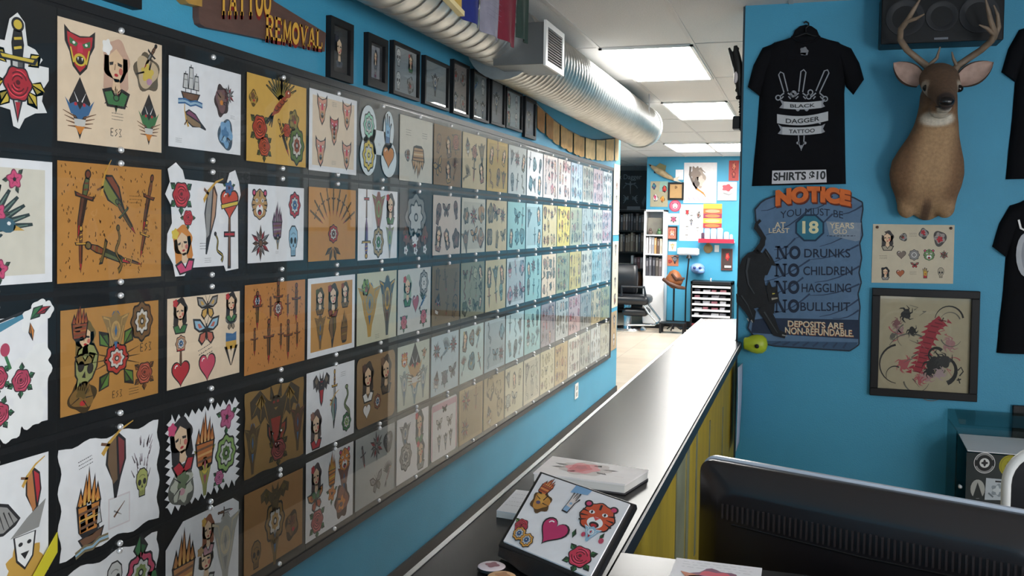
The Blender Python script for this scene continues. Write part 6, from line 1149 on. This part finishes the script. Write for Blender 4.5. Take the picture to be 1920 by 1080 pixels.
# ------------------------------------------------------------------ far end of the shop
def Fp(px, py, d=0.): return onY(px, py, YB - d)
def flat(name, px0, py0, px1, py1, pc, label, cat, draw=None, group=None, thick=.006, frame=None, fw=.02):
    a = Fp(px0, py0); c = Fp(px1, py1); x0, x1, z0, z1 = a.x, c.x, c.z, a.z
    Y = YB - .0006
    if frame:
        t = thing(name, ((x0 + x1) / 2, YB, z0), label, cat, group); f = MB(); Y2 = YB - .025
        f.box(x0, x1, Y2, Y, z0, z0 + fw); f.box(x0, x1, Y2, Y, z1 - fw, z1); f.box(x0, x0 + fw, Y2, Y, z0 + fw, z1 - fw); f.box(x1 - fw, x1, Y2, Y, z0 + fw, z1 - fw); f.build('frame', frame, t)
        mb = MB(); mb.box(x0 + fw, x1 - fw, YB - .012, Y, z0 + fw, z1 - fw, pc); dd = .0122
    else:
        mb = MB(); mb.box(x0, x1, YB - thick, Y, z0, z1, pc); dd = thick + .0003; t = None
    if draw: draw(Dr(mb, lambda p, q_, L: (x0 + (x1 - x0) * p, YB - dd - L * .0008, z0 + (z1 - z0) * q_)))
    if t: mb.build('picture', print_m, t); return t
    return tag(mb.build(name, print_m), label, cat, group)
G_ = 'pictures on the far blue wall'
def d_big(D):
    D.lob(.45, .62, .2, 5, .15, h('#a8988c'), 0, 0, 1.2); D.lob(.35, .72, .14, 6, .2, h('#8a7a70'), 1, 0, 1.3); D.lob(.5, .55, .12, 5, .2, h('#cdbdb2'), 1); D.lob(.38, .48, .09, 4, .2, h('#6d625c'), 2, 0, 1.4); D.st([(.2, .9), (.18, .7), (.25, .55), (.35, .4), (.5, .3), (.65, .2)], .07, h('#6d625c'), 2, .03); D.st([(.4, .35), (.6, .25), (.68, .15)], .05, ORG, 3, .02); D.st([(.3, .8), (.5, .85), (.65, .75)], .05, h('#8a7a70'), 2, .02)
    for k in range(5): D.st([(.15 + .14 * k, .14), (.2 + .15 * k, .06)], .03, h('#a8a0b8'), 1)
flat('poster', 1283, 305, 1343, 381, h('#e4dfe0'), 'large white poster of a brown sketched warrior head on the far wall', 'poster', d_big, G_)
def d_few(D):
    for _ in range(7): rnd.choice((blob, rose, skull, owl))(D.at(rnd.uniform(.15, .85), rnd.uniform(.12, .88), .1))
flat('poster', 1275, 383, 1318, 452, h('#e6dfe2'), 'white flash poster with red and black motifs under the warrior poster', 'poster', d_few, G_)
def d_bands(D):
    for k, c in enumerate((h('#9c2a3a'), h('#d0b23a'), h('#8a2a4a'), h('#c8622c'), h('#c9b13c'))):
        D.P([(.0, k * .2), (1, k * .2), (1, k * .2 + .2), (0, k * .2 + .2)], c, 0); D.E(.5, k * .2 + .1, .4, .07, mix(c, WH, .35) if k % 2 else mix(c, YEL, .5), 1); note(D.at(.5, k * .2 + .1, .04, 0, 7), 1, .9, h('#6a2a3a'))
flat('poster', 1319, 382, 1353, 428, h('#b23a3a'), 'red and yellow banded poster on the far wall', 'poster', d_bands, G_)
def d_shoe(D): D.lob(.5, .68, .26, 5, .15, h('#b04a54'), 0, 0, .7); D.st([(.3, .4), (.6, .3), (.8, .4)], .08, GRY, 1, .03); D.E(.5, .3, .2, .1, h('#b8b8c8'), 0)
flat('poster', 1346, 341, 1381, 376, h('#e2dcdf'), 'white framed red and grey drawing at the right of the far wall', 'picture', d_shoe, G_, frame=trimw, fw=.02)
flat('poster', 1367, 301, 1385, 339, h('#a8403c'), 'reddish picture at the top right of the far wall', 'picture', lambda D: (blob(D.at(.5, .7, .25), h('#c86a54'), h('#d89a7a')), blob(D.at(.5, .3, .22), h('#8a3030'), h('#c86a54'))), G_)
flat('poster', 1267, 318, 1281, 337, h('#e8e6ea'), 'small white paper beside the mounted fish', 'paper', None, G_)
flat('poster', 1253, 342, 1282, 375, h('#b58e5c'), 'black framed tan paper under the small white paper', 'picture', lambda D: blob(D.at(.5, .72, .1), h('#8a6a3c'), h('#7a5a30')), G_, frame=blackw, fw=.03)
flat('poster', 1220, 340, 1252, 388, h('#a39a80'), 'cluttered tan and red collage poster left of the tan framed paper', 'poster', lambda D: (blob(D.at(.8, .7, .16), RED, h('#c85a3a')), blob(D.at(.3, .35, .18), LGY, PINK), blob(D.at(.7, .3, .16), GOLD, ORG), D.P([(.5, .6), (1, .6), (1, 1), (.55, 1)], h('#8aa89a'), 0), blob(D.at(.2, .8, .14), BLU, TEA)), G_)
flat('poster', 1253, 400, 1273, 422, h('#e3dbe0'), 'white print with a pinkish drawing in the small column on the far wall', 'picture', lambda D: rose(D.at(.5, .5, .35), h('#a8506c')), G_)
flat('poster', 1251, 424, 1270, 450, h('#b8705c'), 'black framed orange-red print in the small column on the far wall', 'picture', lambda D: tiger(D.at(.5, .5, .35), h('#c8805c')), G_, frame=blackw, fw=.02)
flat('poster', 1254, 453, 1268, 471, h('#ddd8c8'), 'white print with a yellow figure in the small column on the far wall', 'picture', lambda D: owl(D.at(.5, .5, .35), GOLD), G_)
flat('poster', 1250, 478, 1272, 499, h('#b06a4a'), 'orange print with a black figure, lowest of the small column', 'picture', lambda D: (owl(D.at(.7, .6, .4), K), blob(D.at(.3, .4, .2), RED)), G_)
# round heart sticker sign
c = Fp(1266, 386); mb = MB(); mb.lathe((c.x, YB - .0006, c.z), (0, -1, 0), [(0, .095), (.010, .095), (.011, .09)], 28, h('#b8344c')); D = Dr(mb, lambda p, q_, L: (c.x + p, YB - .0122 - L * .0008, c.z + q_)); D.E(0, 0, .08, .08, h('#d8607c'), 0); tiger(D.at(0, 0, .06, 0, 1, 1), h('#d8c0c8')); tag(mb.build('round_sign', print_m), 'round red and pink sign above the small column of prints', 'sign')
# mounted fish
t = thing('mounted_fish', (Fp(1246, 325).x, YB, Fp(1246, 340).z), 'mounted tan and white fish on the upper left of the far blue wall', 'fish')
axp = [(1217, 308, .006), (1224, 314, .035), (1233, 320, .055), (1243, 325, .06), (1252, 330, .05), (1260, 334, .03), (1264, 337, .02)]
mb = MB(); mb.loft([[(Fp(x, y).x + .2 * r * cos(a), YB - .05 - .045 * cos(a) * (r / .06), Fp(x, y).z + r * sin(a)) for a in [2 * pi * k / 12 for k in range(12)]] for x, y, r in axp]); mb.build('body', mat('fish_skin', h('#a08a68'), .35, var=.3, vscale=14), t, smooth=80)
mb = MB(); mb.prism([(Fp(x, y).x, YB - .055, Fp(x, y).z) for x, y in ((1262, 335), (1275, 331), (1271, 337), (1279, 343), (1264, 339))], (0, .012, 0)); mb.build('tail_fin', mat('fish_fin', h('#c8bfae'), .5, var=.15), t)
mb = MB(); mb.prism([(Fp(x, y).x, YB - .055, Fp(x, y).z) for x, y in ((1230, 313), (1238, 306), (1250, 311), (1248, 322))], (0, .012, 0)); mb.build('dorsal_fin', mat('fish_dorsal', h('#6d6a44'), .5, var=.15), t)
mb = MB(); p = Fp(1221, 311); mb.ball((p.x, YB - .095, p.z), .014, 10, 6); mb.box(p.x + .05, p.x + .16, YB - .02, YB - .0005, p.z - .12, p.z - .05); mb.build('eye_and_bracket', blackp, t)
# red shelf with supplies
a = Fp(1312, 447); b_ = Fp(1378, 456); t = thing('wall_shelf', ((a.x + b_.x) / 2, YB, b_.z), 'red fronted wall shelf carrying white supplies on the far wall', 'shelf')
mb = MB(); mb.box(a.x, b_.x, YB - .20, YB - .0005, b_.z, b_.z + .03); mb.build('board', white_m, t); mb = MB(); mb.box(a.x, b_.x, YB - .21, YB - .20, b_.z, a.z); mb.build('red_front', mat('red_enamel', h('#b81f3a'), .4, var=.04), t)
zs = b_.z + .0305
for k, (px, w_, hh, c, lab) in enumerate(((1319, .05, .13, h('#4a2a44'), 'dark purple tub at the left end of the red shelf'), (1327, .09, .20, h('#e4dfe4'), 'white paper roll, first from the left on the red shelf'), (1339, .09, .20, h('#e8e4e8'), 'white paper roll, second from the left on the red shelf'), (1351, .09, .21, h('#e2dee6'), 'white paper roll, third from the left on the red shelf'), (1363, .08, .15, h('#d8d4dc'), 'white packet near the right end of the red shelf'), (1372, .05, .11, h('#cfd0da'), 'pale jar at the right end of the red shelf'))):
    x = Fp(px, 450).x; mb = MB(); mb.lathe((x, YB - .12, zs), (0, 0, 1), [(0, w_ * .48), (.008, w_ * .5), (hh - .02, w_ * .5), (hh - .006, w_ * .42), (hh, w_ * .2)], 14); tag(mb.build('supply_roll', mat('supply_%d' % k, c, .6, var=.04), smooth=40), lab, 'supplies', 'supplies on the red shelf')
# paper towel roll
a = Fp(1272, 471); b_ = Fp(1312, 471); t = thing('towel_holder', ((a.x + b_.x) / 2, YB, a.z - .07), 'white paper towel roll on a holder on the far wall', 'paper towels')
mb = MB(); mb.lathe((a.x + .02, YB - .10, a.z), (1, 0, 0), [(0, .06), (b_.x - a.x - .04, .06)], 20); mb.build('towel_roll', mat('towel', h('#ececf0'), .8, var=.03), t, smooth=40)
mb = MB(); 
for x in (a.x, b_.x - .015): mb.box(x, x + .015, YB - .14, YB - .0005, a.z - .04, a.z + .05)
mb.build('bracket', white_m, t)
a = Fp(1328, 466); mb = MB(); mb.lathe((a.x, YB - .0006, a.z), (0, -1, 0), [(0, .07), (.02, .075), (.035, .04), (.04, .03)], 16); mb.lathe((a.x, YB - .035, a.z + .04), (0, 0, 1), [(0, .03), (.06, .02), (.07, .005)], 10); tag(mb.build('wall_plaque', mat('plaque', h('#8a7048'), .6, var=.3, vscale=10), smooth=40), 'small brown and yellow carved plaque below the red shelf', 'plaque')
mb = MB(); a = Fp(1344, 466); mb.box(a.x - .035, a.x + .035, YB - .008, YB - .0005, a.z - .055, a.z + .055); tag(mb.build('wall_outlet', trimw), 'pale outlet plate below the red shelf', 'outlet')
flat('poster', 1353, 466, 1373, 507, h('#3a2a28'), 'dark framed red and black picture above the toolbox', 'picture', lambda D: (blob(D.at(.55, .62, .25), RED, h('#d85a44')), D.P([(.3, .12), (.9, .12), (.9, .22), (.3, .22)], LGY, 1)), G_, frame=mat('red_brown_frame', h('#5a2f28'), .5, var=.1), fw=.015)
# toolbox
a = Fp(1295, 527, .45); b_ = Fp(1372, 603, .45); x0, x1 = a.x, b_.x; z1 = a.z; yt = YB - .45
t = thing('tool_chest', ((x0 + x1) / 2, YB - .22, FL), 'tall black tool chest with white drawer edges against the far wall', 'tool chest')
mb = MB(); mb.box(x0, x0 + .03, yt, YB - .02, FL, z1); mb.box(x1 - .03, x1, yt, YB - .02, FL, z1); mb.box(x0, x1, yt, YB - .02, z1 - .05, z1); mb.box(x0, x1, YB - .06, YB - .02, FL, z1); mb.box(x0, x1, yt + .01, YB - .02, FL, .07); mb.build('cabinet', blackp, t, bevel=.004)
mb = MB(); mb.box(x0 + .02, x1 - .02, yt + .004, yt + .02, FL + .01, .065); mb.build('red_drawer', mat('dark_red_front', h('#6a1822'), .4, var=.05), t)
zr = z1 - .05; shelves = []
for k in range(6):
    z = zr - .045 - k * (zr - .10) / 6.3; mb = MB(); mb.box(x0 + .03, x1 - .03, yt + .01, YB - .06, z, z + .008); mb.box(x0 + .03, x1 - .03, yt - .006, yt + .01, z - .004, z + .026); mb.build('white_tray', white_m, t); shelves.append(z + .008)
for k, z in enumerate(shelves[1:]):
    for j in range(4):
        w_ = rnd.uniform(.06, .12); x = x0 + .06 + j * (x1 - x0 - .12) / 4; hh = rnd.uniform(.04, .055); mb = MB(); mb.box(x, x + w_, yt + .05, yt + .15, z + .0005, z + hh); mb.box(x + .01, x + w_ - .01, yt + .048, yt + .05, z + .012, z + hh - .012)
        tag(mb.build('supply_box', mat('supply_box_%d_%d' % (k, j), rnd.choice((h('#c9c6cc'), h('#8d8a92'), h('#b0707a'), h('#d8d6da'), h('#4a4650'))), .6, var=.05)), 'small box on a tray of the black tool chest', 'box', 'small boxes on the tool chest trays')
mb = MB(); p = Fp(1333, 524, .3); mb.lathe((p.x, YB - .3, z1 + .0005), (0, 0, 1), [(0, .02), (.04, .016), (.05, .006)], 10); tag(mb.build('ink_bottle', chrome, smooth=40), 'tiny shiny bottle on top of the tool chest', 'bottle')
# blue sculpture on a bracket
p = Fp(1308, 503, .12); t = thing('blue_sculpture', (p.x, YB, p.z - .11), 'small blue and white sculpted skull on the far wall above the tool chest', 'sculpture')
mb = MB(); mb.ball((p.x, YB - .12, p.z), (.115, .10, .085), 16, 10); mb.ball((p.x + .06, YB - .17, p.z - .04), (.06, .06, .05)); mb.box(p.x - .05, p.x + .05, YB - .1, YB - .0005, p.z - .09, p.z - .07); mb.build('skull_form', mat('blue_glaze', h('#7f9ccb'), .35, var=.25, vscale=9), t, smooth=50)
for x in (-.04, .05): mb = MB(); mb.ball((p.x + x, YB - .215, p.z + .01), (.026, .014, .024), 10, 6); mb.build('eye_socket', mat('deep_blue_%d' % int(x * 100 + 9), h('#2a3a7a'), .4, var=.05), t, smooth=True)
# brown leather bundle on a thin stand
p = Fp(1264, 525, .55); t = thing('display_stand', (p.x, YB - .55, FL), 'thin black stand holding a brown leather mask-like bundle by the far wall', 'stand')
mb = MB(); mb.tube([(p.x, YB - .55, FL + .02), (p.x, YB - .55, p.z)], .014, 8); mb.build('pole', blackp, t)
for k in range(3): a_ = 2 * pi * k / 3 + .4; mb = MB(); mb.tube([(p.x, YB - .55, FL + .10), (p.x + .13 * cos(a_), YB - .55 + .13 * sin(a_), FL + .012)], .011, 6); mb.build('leg', blackp, t)
lm = mat('brown_leather', h('#8a4f26'), .5, var=.35, vscale=9, bump=.2); lm2 = mat('dark_leather', h('#4a2a1a'), .5, var=.2)
mb = MB(); mb.lathe((p.x, YB - .55, p.z - .13), (0, 0, 1), [(0, .04), (.06, .12), (.13, .15), (.20, .11), (.26, .07), (.29, .02)], 14); mb.build('leather_hood', lm, t, smooth=80)
mb = MB(); mb.tube([(p.x - .16, YB - .61, p.z + .01), (p.x - .05, YB - .70, p.z - .05), (p.x + .08, YB - .68, p.z - .10), (p.x + .17, YB - .59, p.z - .12)], [.03, .035, .035, .025], 8); mb.tube([(p.x - .02, YB - .68, p.z + .10), (p.x + .05, YB - .70, p.z + .02), (p.x + .16, YB - .59, p.z + .03)], [.02, .03, .02], 8); mb.build('strap', lm2, t, smooth=True)
# lamp on arm beside the tool chest
p0 = Fp(1292, 482, .25); p1 = Fp(1286, 540, .25); t = thing('floor_lamp', (p1.x, YB - .25, FL), 'slim black arm lamp standing between the leather bundle and the tool chest', 'lamp')
mb = MB(); mb.tube([(p1.x, YB - .25, FL + .02), p1, p0], .012, 8); mb.build('arm', blackp, t); mb = MB(); mb.lathe((p1.x, YB - .25, FL + .0005), (0, 0, 1), [(0, .11), (.018, .11), (.024, .03)], 18); mb.build('base', blackp, t); mb = MB(); mb.lathe((p0.x, p0.y, p0.z - .02), (0, 0, 1), [(0, .05), (.05, .03), (.055, .01)], 14); mb.build('shade', blackp, t, smooth=40)
# low black table frame
a = Fp(1237, 604, .95); b_ = Fp(1284, 604, .95); t = thing('low_table', ((a.x + b_.x) / 2, YB - .89, FL), 'low black table frame on the floor below the leather bundle', 'table')
mb = MB(); mb.box(a.x, b_.x, YB - 1.02, YB - .76, a.z - .02, a.z); mb.build('top', blackp, t)
for x in (a.x, b_.x - .03):
    for y in (YB - 1.02, YB - .79): mb = MB(); mb.box(x, x + .03, y, y + .03, FL, a.z - .02); mb.build('leg', blackp, t)
# white bookcase
a = Fp(1208, 393, .38); b_ = Fp(1243, 604, .38); x0, x1, z1 = a.x, b_.x, a.z; yf = YB - .38
t = thing('white_bookcase', ((x0 + x1) / 2, YB - .2, FL), 'narrow white bookcase with a solid lower door by the far wall', 'bookcase')
zz = lambda py: Fp(1225, py, .38).z
mb = MB(); mb.box(x0, x0 + .03, yf, YB - .002, FL + .07, z1); mb.box(x1 - .03, x1, yf, YB - .002, FL + .07, z1); mb.box(x0, x1, yf, YB - .002, z1 - .03, z1); mb.box(x0, x1, YB - .03, YB - .002, FL + .07, z1); mb.box(x0, x1, yf, YB - .002, FL + .07, FL + .1)
zsh = [zz(440), zz(476), zz(518)]
for z in zsh: mb.box(x0 + .03, x1 - .03, yf + .005, YB - .03, z - .02, z)
mb.build('carcass', white_m, t, bevel=.002); mb = MB(); mb.box(x0 + .012, x1 - .012, yf - .016, yf - .001, FL + .08, zsh[2]); mb.build('door', white_m, t, bevel=.002); mb = MB(); mb.box(x0 + .02, x1 - .02, yf + .03, YB - .05, FL, FL + .07); mb.build('plinth', blackw, t)
def books(x0, x1, y0, z, hmin, hmax, cols, n, place, grp, depth=.2):
    w_ = (x1 - x0) / n
    for k in range(n):
        xx = x0 + k * w_; ww = w_ * rnd.uniform(.72, .96); hh = rnd.uniform(hmin, hmax); c = cols[k % len(cols)]; mb = MB()
        mb.box(xx, xx + ww, y0, y0 + depth, z + .0005, z + hh, c); mb.box(xx + ww * .2, xx + ww * .8, y0 - .0012, y0, z + hh * .55, z + hh * .85, mix(c, WH, .35))
        tag(mb.build('book', print_m), 'book %s, %s from the left' % (place, ORD[k].replace('leftmost', 'first')), 'book', grp)
books(x0 + .035, x1 - .035, yf + .04, zsh[1], .24, .28, [h('#c8c4c6'), h('#a8a4a8'), h('#8a8a90'), h('#b98a58'), h('#5a4438'), h('#c8b8a8')], 6, 'in the middle compartment of the white bookcase', 'books in the white bookcase')
books(x0 + .035, x1 - .035, yf + .04, zsh[2], .28, .31, [h('#3a3a42'), h('#55555c'), h('#2c2c34'), h('#4a4440'), h('#6a6060')], 5, 'on the lower open shelf of the white bookcase', 'books in the white bookcase')
xm = (x0 + x1) / 2; zb = zsh[0] + .0005
mb = MB(); mb.box(x0 + .04, x1 - .04, yf + .10, yf + .16, zb, zb + .27); tag(mb.build('grey_box', mat('grey_card', h('#6f6c64'), .8, var=.2)), 'grey patterned box in the top compartment of the white bookcase', 'box')
for k, (dx, c, lab) in enumerate(((-.07, h('#5a4a44'), 'brown small skull ornament in the top of the white bookcase'), (.07, h('#4a6a48'), 'green small ornament in the top of the white bookcase'))):
    mb = MB(); mb.ball((xm + dx, yf + .05, zb + .035), (.04, .035, .035)); mb.ball((xm + dx, yf + .04, zb + .08), (.025, .025, .022)); tag(mb.build('ornament', mat('ornament_%d' % k, c, .5, var=.2), smooth=True), lab, 'ornament')
# black bookcase with banner in the alcove
Yc_ = YA - .35; cx = lambda px, py: onY(px, py, Yc_)
x0 = -3.75; x1 = cx(1211, 450).x; ztop = cx(1185, 394).z
t = thing('black_bookcase', ((x0 + x1) / 2, YA - .18, FL), 'wide black bookcase in the dim alcove behind the black chair', 'bookcase')
mb = MB(); mb.box(x0, x0 + .03, Yc_, YA - .003, FL, ztop); mb.box(x1 - .03, x1, Yc_, YA - .003, FL, ztop); mb.box(x0, x1, YA - .02, YA - .003, FL, ztop)
zsb = [cx(1185, y).z for y in (432, 472, 503, 540, 580)]
for z in [ztop] + zsb: mb.box(x0, x1, Yc_, YA - .003, z - .03, z)
mb.build('carcass', blackw, t)
bc = [h('#4a4448'), h('#5c5458'), h('#3a3438'), h('#6a5c58'), h('#4a4a50'), h('#7a6a60'), h('#8a8080')]
books(x0 + .25, x1 - .05, Yc_ + .05, zsb[0], .26, .32, bc, 13, 'on the top shelf of the black bookcase', 'books on the black bookcase')
books(x0 + .25, x1 - .05, Yc_ + .05, zsb[1], .30, .36, [h('#7a6858'), h('#8a7464'), h('#9a8a78'), h('#5a4a44'), h('#a89a8a'), h('#4a4448')], 13, 'on the second shelf of the black bookcase', 'books on the black bookcase')
books(x1 - .28, x1 - .05, Yc_ + .05, zsb[2], .20, .24, [h('#d0ccca'), h('#8a6a68'), h('#7a4a4c'), h('#a89a9a')], 4, 'on the third shelf of the black bookcase', 'books on the black bookcase')
for k in range(2):
    mb = MB(); xx = cx(1170, 500).x; mb.box(xx - .12, xx + .10, Yc_ + .05, Yc_ + .25, zsb[2] + .0005 + k * .045, zsb[2] + .04 + k * .045); tag(mb.build('paper_stack', mat('paper_stack_%d' % k, h('#b9b5b0'), .7, var=.08)), ('lower' if k == 0 else 'upper') + ' flat pale bundle on the third shelf of the black bookcase', 'paper')
mb = MB(); xx = cx(1195, 525).x; mb.lathe((xx, Yc_ + .14, zsb[3] + .0005), (0, 0, 1), [(0, .05), (.05, .075), (.2, .07), (.27, .04), (.3, .045)], 14); tag(mb.build('brown_vase', mat('brown_glaze', h('#6a4430'), .4, var=.15), smooth=40), 'brown vase on the black bookcase behind the chair', 'vase')
# shop banner above the black bookcase
a = onY(1160, 320, YA - .03); c = onY(1212, 393, YA - .03); x0b = a.x - .5; x1b = c.x; z0b, z1b = c.z + .01, a.z
mb = MB(); mb.box(x0b, x1b, YA - .03, YA - .0005, z0b, z1b, h('#1e2126')); D = Dr(mb, lambda p, q_, L: onY(p, -q_, YA - .0305 - L * .001), base=0); gq = h('#7a8088')
D.txt('Black Dagger', 1172, -333, 62, 12, gq, 1, .01)
D.st([(1182, -340), (1182, -364)], 2.4, gq, 1, .8); D.ring(1182, -358, 13, 15, h('#5a616a'), 1, 20, 160, 14); D.st([(1172, -343), (1182, -347), (1192, -343)], 1.6, gq, 1)
for s_ in (-1, 1):
    for k in range(4): D.st([(1182 + s_ * 4, -374 + k * 2), (1182 + s_ * 13, -366 - k * 5)], 2.4, gq, 1, 1)
D.P([(1176, -387), (1200, -387), (1201, -394), (1175, -394)], h('#8a9098'), 1); D.P([(1203, -380), (1209, -366), (1211, -372), (1206, -388)], h('#50565e'), 1)
tag(mb.build('shop_banner', print_m), 'dark banner with pale dagger lettering above the black bookcase', 'banner')
# reclining chair
base = onZ(1176, 619, FL); bx, by = base.x, base.y
t = thing('recliner_chair', (bx, by, FL), 'black padded hydraulic chair with chrome footrest in the far left', 'chair')
u = Vector((1, 0, 0)); v = Vector((0, 1, 0))         # the chair faces along u (to the right of the picture)
def Q(a, b2, z): return Vector((bx, by, FL + z)) + u * a + v * b2
lea = mat('black_leather', h('#1b1d22'), .35, var=.08, bump=.12, bscale=40)
def pad(a0, a1, b0_, b1_, z0, z1, nm, tilt=0):
    mb = MB(); rr_ = min(.05, (z1 - z0) / 2 - .005)
    L = []
    for zq, ins in ((z0, .04), (z0 + rr_ * .5, .008), ((z0 + z1) / 2, 0), (z1 - rr_ * .5, .008), (z1, .04)):
        L.append([Q(a + tilt * (zq - z0), b2, zq) for a, b2 in [((a0 + a1) / 2 + p, (b0_ + b1_) / 2 + q_) for p, q_ in rrect((a1 - a0) / 2 - ins, (b1_ - b0_) / 2 - ins, .06)]])
    mb.loft(L); mb.build(nm, lea, t, smooth=60)
pad(-.30, .36, -.27, .27, .42, .56, 'seat'); pad(-.34, .12, .16, .30, .56, 1.03, 'backrest', -.02)
mb = MB()
for sA in (-.27,): mb.tube([Q(-.05, sA, .56), Q(-.05, sA, .70), Q(.30, sA, .70), Q(.32, sA, .56)], .02, 8)
mb.build('armrest', lea, t, smooth=True)
mb = MB(); mb.lathe(Q(0, 0, .0005), (0, 0, 1), [(0, .29), (.02, .30), (.05, .27), (.07, .06), (.40, .055), (.425, .05)], 28); mb.build('pedestal', chrome, t, smooth=30)
mb = MB(); mb.tube([Q(.26, -.2, .45), Q(.36, -.2, .30), Q(.48, -.2, .17), Q(.46, -.2, .12), Q(.05, -.2, .10)], .016, 8); mb.tube([Q(.46, -.2, .13), Q(.46, .2, .13)], .016, 8); mb.tube([Q(.26, .2, .45), Q(.48, .2, .17), Q(.46, .2, .12)], .016, 8); mb.build('footrest', chrome, t, smooth=True)
pad(-.06, .34, -.2, .2, .24, .36, 'lower_shroud')

# pictures added on the unseen side wall to give the acrylic something to mirror
for k in range(5):
    y0 = 8.2 + k * 1.35; t = thing('picture_frame', (XR, y0 + .4, 1.45), 'pale framed print added on the unseen side wall for the acrylic to mirror', 'picture', 'pale framed prints added on the unseen side wall')
    mb = MB(); mb.box(XR - .02, XR - .0005, y0, y0 + .8, 1.45, 2.35); mb.build('frame', blackw, t); mb = MB(); mb.box(XR - .024, XR - .0202, y0 + .05, y0 + .75, 1.5, 2.3); mb.build('print', white_m, t)
